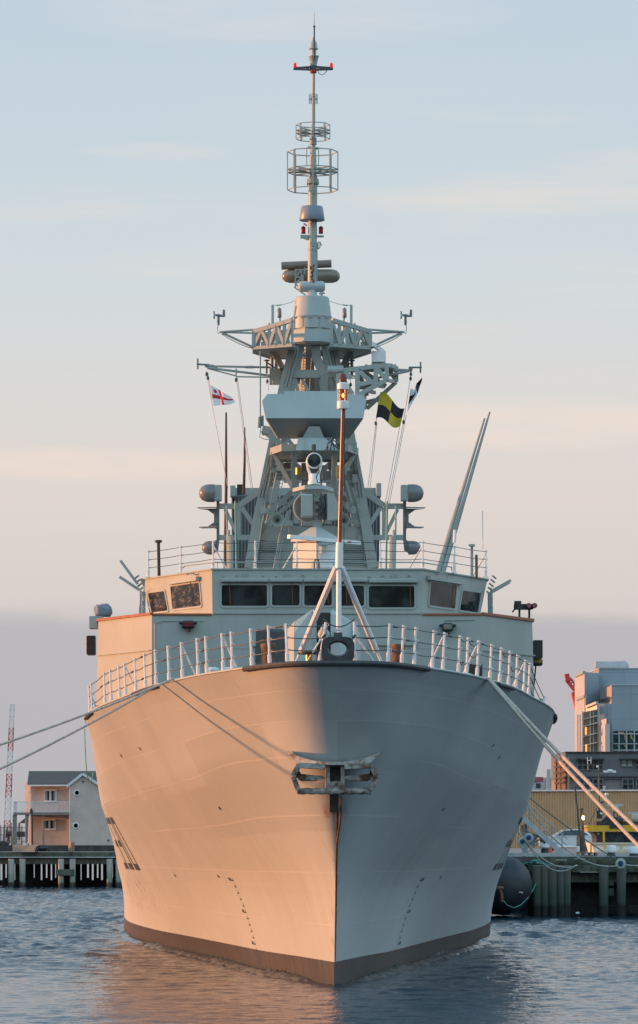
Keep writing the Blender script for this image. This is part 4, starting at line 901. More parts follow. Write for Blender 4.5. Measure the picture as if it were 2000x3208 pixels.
# ---- pole mast
lean = lambda py: 978.5 + (890 - py) / 650 * 4.5
def pole(prof, n=16, y=YM):
    b = MB(); pts = [P(lean(py), py, y) for r, py in prof]; b.tube(pts, [r * k for r, py in prof], n); return b
pole([(14, 890), (14, 560), (11.5, 540), (10.8, 500), (9, 470), (7, 455), (7.5, 440)]).build('pole', m_super, mt, smooth=True)
pole([(7.5, 440), (6.5, 420), (6, 330), (5.2, 312), (5, 290), (5, 232)]).build('topmast', m_super, mt, smooth=True)
for py, r, h in ((443, 11.2, .13), (783, 14.4, .045), (298, 6.5, .07)): MB().lathe([(r * k, -h), (r * k * 1.03, -h * .6), (r * k * .93, -h * .5), (r * k * .93, h * .5), (r * k * 1.03, h * .6), (r * k, h)], P(lean(py), py, YM), 18).build('pole_collar', m_mast, mt, smooth=True)
b = MB(); b.lathe([(19 * k, -.08), (19 * k, 0), (18 * k, .02), (18 * k, .1)], P(lean(569), 569, YM), 18)
for i in range(12):
    a = 6.28 * i / 12; b.box(P(lean(570), 570, YM) + V(17 * k * math.cos(a), 17 * k * math.sin(a), -.06), (.05, .05, .1))
b.build('pole_collar', m_mast, mt, smooth=True)
b = MB()
for py in (602, 705, 765): MB().lathe([(0, -.02), (.1, -.02), (.1, .02), (0, .02)], P(lean(py) + 1, py, YM) + V(0, -.17, 0), 16, 'Y').build('access_cover', m_mast, mt)
b = MB(); random.seed(2)
for i in range(16): b.ball(P(978 + random.uniform(-5, 5), 832 + i * 3.4, YM) + V(0, -.19, 0), .045, 6, 5)
b.build('cable_gland', m_dark, mt)
lat([(39, 691), (40, 689), (34.5, 650), (32, 647), (0, 646)], 978).build('bell_radome', m_radome2, mt, smooth=True, ang=50)
# cage aerials
def cage(px, py_t, py_m, py_b, r, wid):
    c = P(px, 0, YM); b = MB(); R = r * k; zs = [dz(py_t), dz(py_m), dz(py_b)]; oc = [V(c.x + R * math.cos(a * math.pi / 4), YM + R * math.sin(a * math.pi / 4), 0) for a in range(8)]
    for z in (zs[0], zs[2], zs[1] + .06, zs[1] - .06):
        for i in range(8): b.bar(oc[i] + V(0, 0, z), oc[(i + 1) % 8] + V(0, 0, z), wid, 5)
    for i in range(8):
        b.bar(oc[i] + V(0, 0, zs[0]), oc[i] + V(0, 0, zs[2]), wid, 5); t = (oc[i] - V(c.x, YM, 0)).normalized(); s_ = t.cross(V(0, 0, 1)) * .06
        if i % 2: b.bar(oc[i] + s_ + V(0, 0, zs[0]), oc[i] + s_ + V(0, 0, zs[2]), wid, 5)
        b.bar(V(c.x, YM, zs[1] + .06) + t * .1, oc[i] + V(0, 0, zs[1] + .06), wid * 1.2, 5); b.bar(V(c.x, YM, zs[1] - .08) + t * .1, oc[i] + V(0, 0, zs[1] - .06), wid * 1.2, 5)
        m_ = oc[i].lerp(oc[(i + 1) % 8], .5); b.poly(V(c.x, YM, zs[1] + .0) + t * R * .3, V(c.x, YM, zs[1]) + t * R * .85, V(m_.x, m_.y, zs[1]) * 1.0, V(c.x, YM, zs[1]).lerp(V(m_.x, m_.y, zs[1]), .3))
    return b.build('cage_aerial', m_mast, mt)
cage(980, 476, 535, 595, 79, .022); cage(981, 391, 413, 435, 53, .018)
b = MB()
for sg in (-1, 1):
    b.tube([P(980 + sg * 18, 462, YM), P(980 + sg * 19, 490, YM), P(980 + sg * 18, 522, YM)], .02, 5)
    for d in (6, 10): b.bar(P(982 + sg * d, 294, YM), P(982 + sg * d, 326, YM), .014, 5)
    b.bar(P(982, 310, YM), P(982 + sg * 13, 310, YM), .03, 6); b.bar(P(982 + sg * 13, 296, YM), P(982 + sg * 13, 326, YM), .014, 5)
b.bar(P(965, 462, YM), P(998, 465, YM), .05); b.build('dipole', m_mast, mt)
# red lights on brackets
for sg, px in ((-1, 951), (1, 1006)):
    b = MB(); q = [P(px - 9, 735, 49.9), P(px + 17, 736, 49.9), P(px + 14, 751, 49.9), P(px, 745, 49.9), P(px - 9, 744, 49.9)] if sg < 0 else [P(px - 14, 737, 49.9), P(px + 9, 737, 49.9), P(px + 9, 741, 49.9), P(px - 14, 741, 49.9)]
    b.ext(q, (0, .25, 0)); br3 = b.build('lamp_bracket', m_mast, mt)
    c = P(px, 732, 50); b = MB(); b.lathe([(.09, 0), (.09, .03), (.07, .05), (.07, .2), (.1, .22), (.06, .27), (.02, .28), (.02, .31)], c, 14); b.build('lamp_body', m_black, br3, smooth=True)
    b = MB(); b.lathe([(.085, .045), (.085, .2)], c, 14); b.build('red_glass', m_red_glass, br3, smooth=True)
b = MB(); b.tube([P(993, 768, 50), P(999, 757, 50), P(1003, 762, 50), P(1003, 775, 50), P(995, 782, 50)], .022, 5); b.bar(P(994, 785, 50), P(994, 880, 50), .02, 5); b.bar(P(995, 760, 50), P(995, 780, 50), .05, 6); b.bar(P(1003, 757, 50), P(1008, 770, 50), .02, 5); b.build('small_aerial', m_mast, mt); MB().bar(P(952, 700, 50), P(962, 708, 50), .03, 5).build('small_aerial', m_mast, mt)
# top cross arm
ax = lambda d, py: P(982 + d, py, YM)
b = MB()
for sg in (-1, 1):
    b.beam(ax(sg * 10, 209), ax(sg * 58, 213), .05); b.beam(ax(sg * 10, 219), ax(sg * 60, 217), .05); b.beam(ax(sg * 58, 212), ax(sg * 58, 219), .09)
    for i in range(7): b.beam(ax(sg * (12 + i * 6.6), 209), ax(sg * (15 + i * 6.6), 219), .03); b.beam(ax(sg * (18 + i * 6.6), 210), ax(sg * (15 + i * 6.6), 219), .03)
b.lathe([(11 * k, 0), (11 * k, .16)], ax(0, 219), 16); b.tube([ax(13, 221), ax(20, 232), ax(28, 235), ax(36, 230), ax(44, 220)], .014, 5); b.build('cross_arm', m_dark, mt)
for sg in (-1, 1):
    b = MB(); c = ax(sg * 57, 212); b.lathe([(.06, 0), (.06, .12), (.045, .18), (0, .2)], c, 12); b.build('red_beacon', m_red_lit, mt, smooth=True)
b = MB(); b.lathe([(10.5 * k, 0), (11 * k, .03), (10 * k, .05), (11 * k, .08), (10.5 * k, .1), (10.5 * k, .16)], ax(0, 229), 16); b.build('red_band', paint('deep_red_band', (.32, .02, .025), .4, .1, 4), mt, smooth=True)
MB().lathe([(9.5 * k, dz(207)), (15 * k, dz(180)), (17 * k, dz(178)), (17 * k, dz(175)), (8.5 * k, dz(174)), (8.5 * k, dz(156)), (15.5 * k, dz(154)), (13 * k, dz(151)), (11.5 * k, dz(140)), (9.5 * k, dz(132)), (6 * k, dz(128)), (4 * k, dz(119)), (2.5 * k, dz(116))], V(ax(1, 0).x, YM, 0), 18).build('top_aerial', m_pale, mt, smooth=True, ang=35)
b = MB(); b.tube([ax(3, 172) + V(0, -.25, 0), ax(3, 85) + V(0, -.2, 0)], 2.2 * k, 8); b.tube([ax(3, 88) + V(0, -.2, 0), ax(3, 84) + V(0, -.2, 0)], 3.8 * k, 8); b.tube([ax(3, 85) + V(0, -.2, 0), ax(3.5, 42) + V(0, -.2, 0)], [.014, .006], 5); b.tube([ax(2, 190) + V(0, -.25, 0), ax(3, 170) + V(0, -.25, 0)], .03, 6); b.build('spike_aerial', m_black, mt)
# ---- upper yard: truss galleries either side of the drum
for sg in (-1, 1):
    X = lambda d: 978 + sg * d
    b = MB(); q = [M(X(180), 1090, 49), M(X(68), 1064, 48.2), M(X(60), 1082, 51.5), M(X(180), 1092, 51.5), M(X(90), 1100, 52)]
    lo = [M(X(181), 1090, 49.2), M(X(66), 1062, 47.6), M(X(55), 1066, 51.5), M(X(95), 1104, 51.5)]
    fl = [M(X(181), 1089, 49.2), M(X(66), 1062, 48.2), M(X(66), 1062, 52), M(X(150), 1089, 52.5)]
    fl = [V(p.x, p.y, 0) for p in (M(X(181), 0, 49.3), M(X(60), 0, 48.3), M(X(60), 0, 52.6), M(X(125), 0, 52.6), M(X(181), 0, 50.6))]
    zf = M(0, 1088, 49.3).z
    b.prism([p + V(0, 0, zf - .06) for p in (fl if sg < 0 else fl[::-1])], [p + V(0, 0, zf) for p in (fl if sg < 0 else fl[::-1])])
    for i in range(5): b.beam(fl[i] + V(0, 0, zf - .03), fl[(i + 1) % 5] + V(0, 0, zf - .03), .12, .12)
    b.build('gallery_floor', m_mast, mt)
    b = MB()
    for ya__, zt_a in ((49.3, 1040),):
        a0, a1 = M(X(181), 1039, 49.3), M(X(62), 1003, 48.3); c0, c1 = V(a0.x, 49.3, zf), V(a1.x, 48.3, zf); b.beam(a0, a1, .16); b.beam(a0, c0, .18); b.beam(M(X(62), 1003, 48.3), V(a1.x, 48.3, zf), .1)
        nseg = 5
        for i in range(nseg):
            t0, t1 = i / nseg, (i + 1) / nseg
            b.beam(c0.lerp(c1, t0), a0.lerp(a1, t1), .11) if i % 2 == 0 else b.beam(a0.lerp(a1, t0), c0.lerp(c1, t1), .11)
            if i > 1: b.beam(a0.lerp(a1, t0), c0.lerp(c1, t0), .13)
        g0, g1 = a0 + V(0, 1.4, 0), a1 + V(0, 3.4, 0); b.beam(g0, g1, .14); b.beam(a0, g0, .12)
        for i in range(nseg): b.beam(c0.lerp(c1, i / nseg) + V(0, 2.0, 0), a0.lerp(a1, (i + 1) / nseg) + V(0, 2.2, 0), .1); b.beam(a0.lerp(a1, i / nseg) + V(0, 2, 0), c0.lerp(c1, (i + 1) / nseg) + V(0, 2.2, 0), .1)
        for i in range(4): b.box(c0.lerp(c1, .12 + i * .09) + V(0, .2, .1), (.1, .15, .2))
    b.build('gallery_truss', m_mast, mt)
    for q in (MB().beam(M(X(125), 1098, 50.4), M(X(82), 1170, 50.4), .2), MB().bar(M(X(125), 1100, 51.5), M(X(125), 1175, 51.5), .06), MB().bar(M(X(112), 1100, 51.5), M(X(112), 1165, 51.5), .06), MB().beam(M(X(118), 1100, 51.8), M(X(70), 1190, 51.8), .16)): q.build('gallery_brace', m_mast, mt)
    b = MB(); b.beam(M(X(123), 1028, 49.8), M(X(123), 955, 49.8), .1); b.tube(sag(M(X(120), 956, 49.8), M(X(54), 942, 49.8), .05), .012, 5); b.bar(M(X(112), 957), M(X(96), 955), .025); b.build('stay_post', m_pale, mt)
    b = MB(); b.tube([M(X(101), 1048, 49), M(X(99), 1012, 49), M(X(101), 995, 49)], .03, 6); b.tube([M(X(102), 996, 49), M(X(102), 992, 49), M(X(102), 968, 49), M(X(102), 964, 49)], [.06, .085, .075, .03], 10); b.build('stub_aerial', m_radome, mt, smooth=True)
    b = MB(); c = M(X(134), 1022, 49.4); b.lathe([(.02, -.1), (.03, 0), (.06, .02), (.02, .06), (.04, .08), (.03, .12), (0, .14)], c, 10); b.build('small_lamp', m_mast, mt)
    # arm with the wind sensor
    b = MB(); e = M(X(288), 1040, 49.6); b.bar(M(X(160), 1031, 49.2), e, .045, 6); b.bar(M(X(160), 1044, 50.8), e, .045, 6); b.bar(M(X(182), 1089, 49.6), M(X(280), 1043, 49.6), .05, 6); b.tube(sag(M(X(182), 1093, 49.5), M(X(284), 1046, 49.5), .06), .018, 5); b.tube([e, M(X(294), 1047, 49.6), M(X(296), 1030, 49.6), M(X(292), 1005, 49.6)], .018, 5); b.build('yard_arm', m_mast, mt)
    b = MB(); t = M(X(293), 1018, 49.6); b.bar(t, M(X(293), 992, 49.6), .05, 8); b.cbox(M(X(293), 1006, 49.6), (.1, .1, .12), .02); h0, h1 = M(X(293) - 10, 987, 49.6), M(X(293) + 20, 991, 49.6)
    b.tube([h0, M(X(293), 988, 49.6), h1], [.035, .06, .03], 8); b.ext([M(X(293) + 12, 990, 49.6), M(X(293) + 21, 992, 49.6), M(X(293) + 21, 971, 49.6), M(X(293) + 14, 969, 49.6)], (0, .03, 0)); o = b.build('wind_sensor', m_radome, mt)
    b = MB(); 
    for i in range(4): a = i * 1.57 + .5; b.beam(h0 - V(.03, 0, 0), h0 + V(-.05, .16 * math.cos(a), .16 * math.sin(a)), .05, .012)
    b.build('propeller', m_pale, o)
# ---- lower yards
b = MB(); yl = 50.3
for a, c, r in (((645, 1147), (848, 1151), .045), ((650, 1152), (848, 1177), .05), ((740, 1154), (740, 1180), .03), ((650, 1154), (742, 1178), .03), ((740, 1180), (848, 1182), .03), ((640, 1141), (672, 1145), .03)): b.bar(M(*a, yl), M(*c, yl), r, 6)
b.tube(sag(M(660, 1144, yl), M(742, 1166, yl), .05), .014, 5); b.bar(M(770, 1150, yl - .1), M(795, 1150, yl - .1), .06, 6); b.build('yard_arm', m_mast, mt)
b = MB(); b.bar(M(617, 1141, yl), M(655, 1143, yl), .04, 6); b.bar(M(620, 1123, yl), M(620, 1157, yl), .035, 6); b.bar(M(646, 1143, yl), M(650, 1150, yl), .07, 6); b.build('yard_tip_aerial', m_radome, mt)
b = MB()
for a, c, r in (((1070, 1150), (1290, 1160), .05), ((1080, 1165), (1290, 1162), .03), ((1180, 1185), (1292, 1160), .05), ((1070, 1172), (1160, 1186), .03), ((1075, 1185), (1170, 1183), .025)): b.bar(M(*a, yl), M(*c, yl), r, 6)
b.build('yard_arm', m_mast, mt)
b = MB(); b.bar(M(1283, 1151, yl), M(1322, 1151, yl), .04, 6); b.bar(M(1318, 1134, yl), M(1318, 1168, yl), .035, 6); b.bar(M(1287, 1150, yl), M(1287, 1160, yl), .08, 6); b.build('yard_tip_aerial', m_radome, mt)
for px in (836, 1103):
    b = MB(); b.bar(M(px, 1130, 49.8), M(px, 1170, 49.8), .04, 6); b.lathe([(.12, 0), (.12, .04), (.04, .06)], M(px, 1131, 49.8), 12); sg = 1 if px < 900 else -1; b.bar(M(px, 1135, 49.8), M(px + sg * 25, 1152, 49.8), .03, 5); b.build('stub_aerial', m_dark, mt)
b = MB(); b.bar(M(816, 1320, 49), M(816, 1100, 49), .028, 6); b.bar(M(813, 1340, 49), M(815, 1310, 49), .07, 8); b.bar(M(810, 1308, 49), M(826, 1308, 49), .025, 5); b.bar(M(823, 1335, 49), M(823, 1302, 49), .05, 6); b.tube([M(818, 1340, 49), M(814, 1370, 49), M(830, 1376, 49), M(846, 1378, 49)], .015, 5); b.build('rod_aerial', paint('teal_rod', (.16, .24, .24), .5, .1, 3), mt)
b = MB(); b.beam(M(822, 1345), M(850, 1350), .2, .3); b.beam(M(822, 1362), M(850, 1340), .1); b.beam(M(820, 1350), M(848, 1372), .1); b.build('aerial_bracket', m_mast, mt)
# ---- starboard outrigger truss carrying a second rotating scanner
t1, t2 = 49.0, 50.6; b = MB(); T = lambda px, py, y=t1: M(px, py, y)
for a, c in (((1062, 1162), (1212, 1144)), ((1212, 1144), (1212, 1190)), ((1212, 1190), (1118, 1240)), ((1063, 1172), (1105, 1235)), ((1120, 1158), (1120, 1238)), ((1178, 1150), (1178, 1206)), ((1180, 1152), (1210, 1188)), ((1122, 1160), (1175, 1206)), ((1078, 1160), (1100, 1185)), ((1120, 1206), (1178, 1194)), ((1060, 1160), (1060, 1235))): b.beam(T(*a), T(*c), .16)
for a, c in (((1120, 1160), (1242, 1148)), ((1242, 1148), (1242, 1196)), ((1242, 1197), (1150, 1280)), ((1215, 1152), (1240, 1190)), ((1140, 1165), (1210, 1210)), ((1150, 1280), (1118, 1240)), ((1130, 1265), (1185, 1252)), ((1125, 1165), (1150, 1240))): b.beam(T(*a, t2), T(*c, t2), .15)
for px, py in ((1212, 1144), (1212, 1190), (1178, 1206), (1150, 1224), (1120, 1240)): b.beam(T(px, py), T(px + 24, py + 6, t2), .12)
b.ext([T(1120, 1204), T(1174, 1196), T(1174, 1206), T(1120, 1212)], (0, 1.2, 0)); b.build('outrigger_truss', m_super, mt)
b = MB(); b.cbox(T(1187, 1119, 49.8), (.54, .5, .44), .02); b.build('scanner_gearbox', m_white, mt)
b = MB(); b.bb(T(1166, 0).x, T(1232, 0).x, 49.6, 50.6, T(0, 1149).z, T(0, 1133).z); b.cbox(T(1148, 1150, 49.5), (.1, .2, .2), .02); b.build('scanner_deck', m_mast, mt)
b = MB(); b.beam(T(1168, 1078, 49.2), T(1203, 1104, 50.6), .1, .16); b.bar(T(1190, 1103, 49.8), T(1190, 1096, 49.8), .08); b.build('scanner_bar', m_white, mt)
# ---- halyards (lines stay with the rigging)
HY = [((647, 1160), (662, 1250)), ((662, 1250), (715, 1530)), ((740, 1182), (788, 1535)), ((744, 1182), (793, 1535)), ((838, 1170), (842, 1225)), ((652, 1165), (668, 1285)), ((1188, 1240), (1178, 1330)), ((1178, 1330), (1153, 1530)), ((1181, 1330), (1160, 1530)), ((1289, 1165), (1265, 1320)), ((1265, 1320), (1212, 1590)), ((1254, 1330), (1205, 1590)), ((1273, 1300), (1218, 1590)), ((1100, 1180), (1098, 1205))]
for a, c in HY:
    b = MB(); b.tube(sag(M(*a, 49.9), M(*c, 49.7), .02, 6), .011, 4); b.build('halyard', paint('pale_halyard', (.45, .42, .40), .8, .1, 5), mt)
for p in ((648, 1172), (652, 1184), (740, 1190), (838, 1195), (1288, 1172), (1287, 1186), (1265, 1322), (1178, 1326), (1099, 1205)): MB().ball(M(*p, 49.85), .055, 8, 6, (1, 1, 1.6)).build('halyard_block', m_dark, mt)

# ---- small fittings that crowd the real mast
random.seed(31)
for a, c in ((M(822, 1560, 49.6), M(858, 1390, 49.6)), (M(1132, 1560, 49.6), M(1104, 1400, 49.6)), (M(893, 1215, 49.6), M(928, 1095, 49.6)), (M(1068, 1215, 49.6), M(1036, 1095, 49.6))):
    for off in (-.06, .05):
        b = MB(); b.tube([a.lerp(c, i / 9) + V(off + random.uniform(-.02, .02), -.04, 0) for i in range(10)], .018, 5); b.build('mast_cable', m_dark, mt)
for x0, y0, x1, y1, y, n_ in ((1000, 1640, 1000, 1545, 48.9, 11), (958, 1226, 966, 1092, 50.6, 15), (846, 1640, 880, 1480, 49.4, 16)):
    b = MB(); a, c = M(x0, y0, y), M(x1, y1, y); o = V(.16, 0, 0); b.bar(a - o, c - o, .02, 5); b.bar(a + o, c + o, .02, 5)
    for i in range(n_): q = a.lerp(c, (i + .5) / n_); b.bar(q - o, q + o, .014, 5)
    b.build('ladder', m_pale, mt)
for px, py, y, w, h in ((858, 1470, 49.6, .22, .3), (1112, 1500, 49.6, .2, .34), (900, 1460, 50.5, .3, .24), (1040, 1462, 50, .26, .3), (930, 1190, 50.2, .26, .3), (1035, 1195, 50, .22, .36), (1005, 1108, 50.5, .24, .2), (905, 1640, 48.7, .3, .22), (1108, 1600, 49.6, .18, .28), (826, 1600, 49.4, .2, .26), (1010, 1470, 49, .3, .3)):
    b = MB(); b.cbox(M(px, py, y), (w, .22, h), .02); b.bar(M(px, py, y - .1) - V(0, 0, h / 2), M(px, py, y - .1) - V(0, 0, h / 2 + .25), .018, 5); b.build('junction_box', m_super if int(px) % 2 else m_mast, mt)
b = MB()
for sg in (-1, 1):
    for py in range(1420, 1640, 22): q = M(976 + sg * (118 + (py - 1420) * .20), py, 49.72); b.box(q, (.05, .03, .05))
for i in range(26): b.box(V(M(790 + i * 14.5, 0, 49.98).x, 49.98, M(0, 1690).z), (.035, .03, .035))
b.build('bolt_head', m_mast, mt)
# ================================================================ flags
def flag(name, label, cat, tl, tr, br2, bl2, Y, nx, ny, colf, mats, amp=.12, waves=1.6, curl=None):
    tl, tr, br2, bl2 = [P(*p, Y) for p in (tl, tr, br2, bl2)]; b = MB(); pts = []
    for j in range(ny + 1):
        for i in range(nx + 1):
            s_, t_ = i / nx, j / ny; p = tl.lerp(tr, s_).lerp(bl2.lerp(br2, s_), t_)
            w = math.sin(s_ * waves * 6.28 + t_ * 1.3) * amp * (s_ ** .7); p = p + V(0, w, .35 * amp * math.sin(s_ * 5.1 + 1 + t_) * s_)
            if curl: p = curl(p, s_, t_)
            pts.append(p)
    for j in range(ny):
        for i in range(nx):
            b.k = colf((i + .5) / nx, (j + .5) / ny); a = j * (nx + 1) + i
            b.add([pts[a], pts[a + 1], pts[a + nx + 2], pts[a + nx + 1]], [[3, 2, 1, 0]])
    o = b.build(name, mats, None, smooth=True, ang=180); tag(o, label, cat); return o
m_fw = paint('white_bunting', (.78, .78, .79), .8, .05, 8); m_fr = paint('red_bunting', (.55, .03, .06), .8, .08, 8); m_fy = paint('yellow_bunting', (.52, .40, .03), .8, .08, 8); m_fk = paint('black_bunting', (.018, .018, .022), .8, .1, 8)
def cf(s, t):
    if abs(t - .52) < .085 or abs(s - .44) < .05: return 1
    if ((s - .19) / .085) ** 2 + ((t - .22) / .11) ** 2 < 1: return 1
    return 0
flag('signal_flag', 'white flag with a red cross flying from the yard left of the mast', 'flag', (660, 1207), (724, 1240), (738, 1262), (670, 1272), 49.5, 36, 24, cf, [m_fw, m_fr], .16, 1.2)
flag('signal_flag', 'yellow and black quartered signal flag flying right of the radar', 'flag', (1192, 1228), (1268, 1274), (1255, 1333), (1178, 1310), 49.5, 28, 20, lambda s, t: 1 if (s < .5) != (t < .5) else 0, [m_fy, m_fk], .2, 1.0, lambda p, s, t: p + V(0, 0, (.10 * math.sin(s * 6.28) - .05 * s)))
def pc(p, s, t): return p + V(.10 * math.sin(s * 7), 0, .0)
def pen(s, t): return 1 if s > .62 or (s < .45 and .30 < t < .6) else 0
b = MB(); spine = [(1290, 1240), (1300, 1236), (1306, 1226), (1309, 1212), (1312, 1200), (1319, 1192), (1323, 1183)]
g0 = [(1287, 1216), (1299, 1221), (1302, 1212), (1306, 1200), (1311, 1195), (1318, 1189), (1322, 1182)]; g1 = [(1276, 1293), (1292, 1262), (1308, 1236), (1315, 1213), (1318, 1204), (1322, 1194), (1324, 1184)]
for i in range(len(g0) - 1):
    for s_ in range(3):
        u0, u1 = (i + s_ / 3), (i + (s_ + 1) / 3); f = lambda G_, u: P(*[G_[int(min(u, 5.999))][k] + (G_[int(min(u, 5.999)) + 1][k] - G_[int(min(u, 5.999))][k]) * (u - int(min(u, 5.999))) for k in (0, 1)], 49.6) + V(0, .12 * math.sin(u * 2.2), 0)
        for j in range(6):
            t0, t1 = j / 6, (j + 1) / 6; b.k = 1 if (u0 >= 2 or (2 <= j < 4 and u0 < 1.4)) else 0
            b.add([f(g0, u0).lerp(f(g1, u0), t0), f(g0, u1).lerp(f(g1, u1), t0), f(g0, u1).lerp(f(g1, u1), t1), f(g0, u0).lerp(f(g1, u0), t1)], [[3, 2, 1, 0]])
tag(b.build('signal_pennant', [m_fw, m_fk], None, smooth=True, ang=180), 'twisted black and white pennant hanging from the right end of the yard', 'flag')

# ================================================================ mooring ropes
def rope(name, label, pts, r, mat, group=None, n=6):
    b = MB(); b.tube(pts, r, n); return tag(b.build(name, mat, None, smooth=True, ang=80), label, 'rope', group)
s0 = V(-(DX(8.2) + .05), 8.2, zdeck(8.2) + .05); s1 = V(-(DX(9.6) + .05), 9.6, zdeck(9.6) + .0)
e0, e1 = P(-40, 2322, 2.9), P(-40, 2396, 2.9)
def ext(a, c, k): return a + (c - a) * k
rope('mooring_rope', 'upper of the two thick ropes leading from the bow out past the left edge', [V(-3.7, 8.6, zdeck(8) + .12)] + sag(s0, ext(s0, e0, 1.8), .22, 20), .037, m_rope, 'bow mooring ropes')
rope('mooring_rope', 'lower of the two thick ropes leading from the bow out past the left edge', [V(-4.2, 9.4, zdeck(9) + .12)] + sag(s1, ext(s1, e1, 1.8), .28, 20), .037, m_rope, 'bow mooring ropes')
for lab, pa, pb, sy in (('upper of the two ropes running down from the right bow to the lower right', (1531, 2128), (2000, 2575), 7.8), ('lower of the two ropes running down from the right bow to the lower right', (1524, 2134), (2000, 2624), 7.6)):
    a = V(DX(sy) + .04, sy, zdeck(sy) + .04); c = P(*pb, -5.8); rope('mooring_rope', lab, [a + V(-.5, .3, .05)] + sag(a, ext(a, c, 1.6), .22, 20), .048, m_rope, 'bow mooring ropes')
    
# ================================================================ water
def water_mat():
    m, t, b = nt('harbour_water'); n = N(t); co = n('ShaderNodeTexCoord').outputs['Object']
    b.inputs['Base Color'].default_value = (.008, .032, .055, 1); b.inputs['Roughness'].default_value = .08; b.inputs['IOR'].default_value = 1.333
    bn = n('ShaderNodeBump'); bn.inputs['Strength'].default_value = 1.0; bn.inputs['Distance'].default_value = .10
    h = n.math('ADD', n.noise(co, 1, 4, .6, sc=(1.5, 1.9, 1)), n.math('MULTIPLY', n.noise(co, 1, 3, .6, sc=(4.5, 5.5, 1)), .4))
    yy = n('ShaderNodeSeparateXYZ', i_0=co).outputs[1]; t.links.new(n.ss(yy, -5, 55, .55, 1.0), bn.inputs['Strength'])
    t.links.new(h, bn.inputs['Height']); t.links.new(bn.outputs[0], b.inputs['Normal']); return m
m_water = water_mat()
def waves():
    ys = [-30.0]
    while ys[-1] < 232: ys.append(ys[-1] + .10 + max(0, ys[-1] + 15) * .0028)
    ys = np.array(ys); xs = np.arange(-34, 40.01, .11); Xg, Yg = np.meshgrid(xs, ys); Z = np.zeros_like(Xg)
    r = np.random.default_rng(4)
    for i in range(80):
        lam = .3 * (4.0 / .3) ** r.random(); k = 2 * np.pi / lam; a = r.normal(1.75, .5); amp = .0062 * lam ** .35
        ph = r.random() * 6.28; wx = Xg + .3 * np.sin(Yg * .31 + ph); th = k * (np.cos(a) * wx + np.sin(a) * Yg) + ph + .8 * np.sin(.11 * Xg + .17 * Yg + i); Z += amp * (np.sin(th) if i % 2 else 1.25 * (.64 - np.abs(np.sin(th / 2)) ) * 2)
    # choppier to the left and out in the open, calmer under the bow's lee
    far = np.clip((Yg - 5) / 60, 0, 1); calm = np.where(Xg < 0, .60 + 1.0 * far, .62 + .5 * far); calm = calm * (1 - .35 * np.exp(-((Xg + 1.5) / 8) ** 2) * np.clip((60 - Yg) / 40, 0, 1)); Z *= calm * np.clip(.75 + .25 * np.sin(.13 * Xg + .09 * Yg) + .2 * np.sin(.31 * Xg - .05 * Yg + 2), .35, 1.3)
    edge = np.clip(np.minimum.reduce([Xg + 34, 40 - Xg, Yg + 30, ys[-1] - Yg]) / 3, 0, 1); Z *= edge
    ny_, nx_ = Z.shape; v = np.stack([Xg.ravel(), Yg.ravel(), Z.ravel()], 1)
    idx = np.arange(ny_ * nx_).reshape(ny_, nx_); f = np.stack([idx[:-1, :-1].ravel(), idx[:-1, 1:].ravel(), idx[1:, 1:].ravel(), idx[1:, :-1].ravel()], 1)
    # open water out to the horizon round the fine sheet
    x0, x1, y0, y1 = xs[0], xs[-1], ys[0], ys[-1]; B = 6000; o = len(v)
    ring = np.array([[x0, y0, 0], [x1, y0, 0], [x1, y1, 0], [x0, y1, 0], [-B, -400, 0], [B, -400, 0], [B, B, 0], [-B, B, 0]]); v = np.vstack([v, ring])
    f = np.vstack([f, o + np.array([[4, 5, 1, 0], [5, 6, 2, 1], [6, 7, 3, 2], [7, 4, 0, 3]])])
    me = bpy.data.meshes.new('water'); me.vertices.add(len(v)); me.vertices.foreach_set('co', v.ravel()); me.loops.add(f.size); me.loops.foreach_set('vertex_index', f.ravel().astype(np.int32))
    me.polygons.add(len(f)); me.polygons.foreach_set('loop_start', np.arange(0, f.size, 4, dtype=np.int32)); me.polygons.foreach_set('use_smooth', np.ones(len(f), bool)); me.update(calc_edges=True); me.validate()
    me.materials.append(m_water); o = bpy.data.objects.new('water', me); COL.objects.link(o); tag(o, kind='structure')
waves()
# sea bed under everything
b = MB(); b.poly((-6000, -400, -9), (6000, -400, -9), (6000, 6000, -9), (-6000, 6000, -9)); tag(b.build('sea_bed', paint('sea_bed', (.03, .035, .035), .9)), kind='structure')
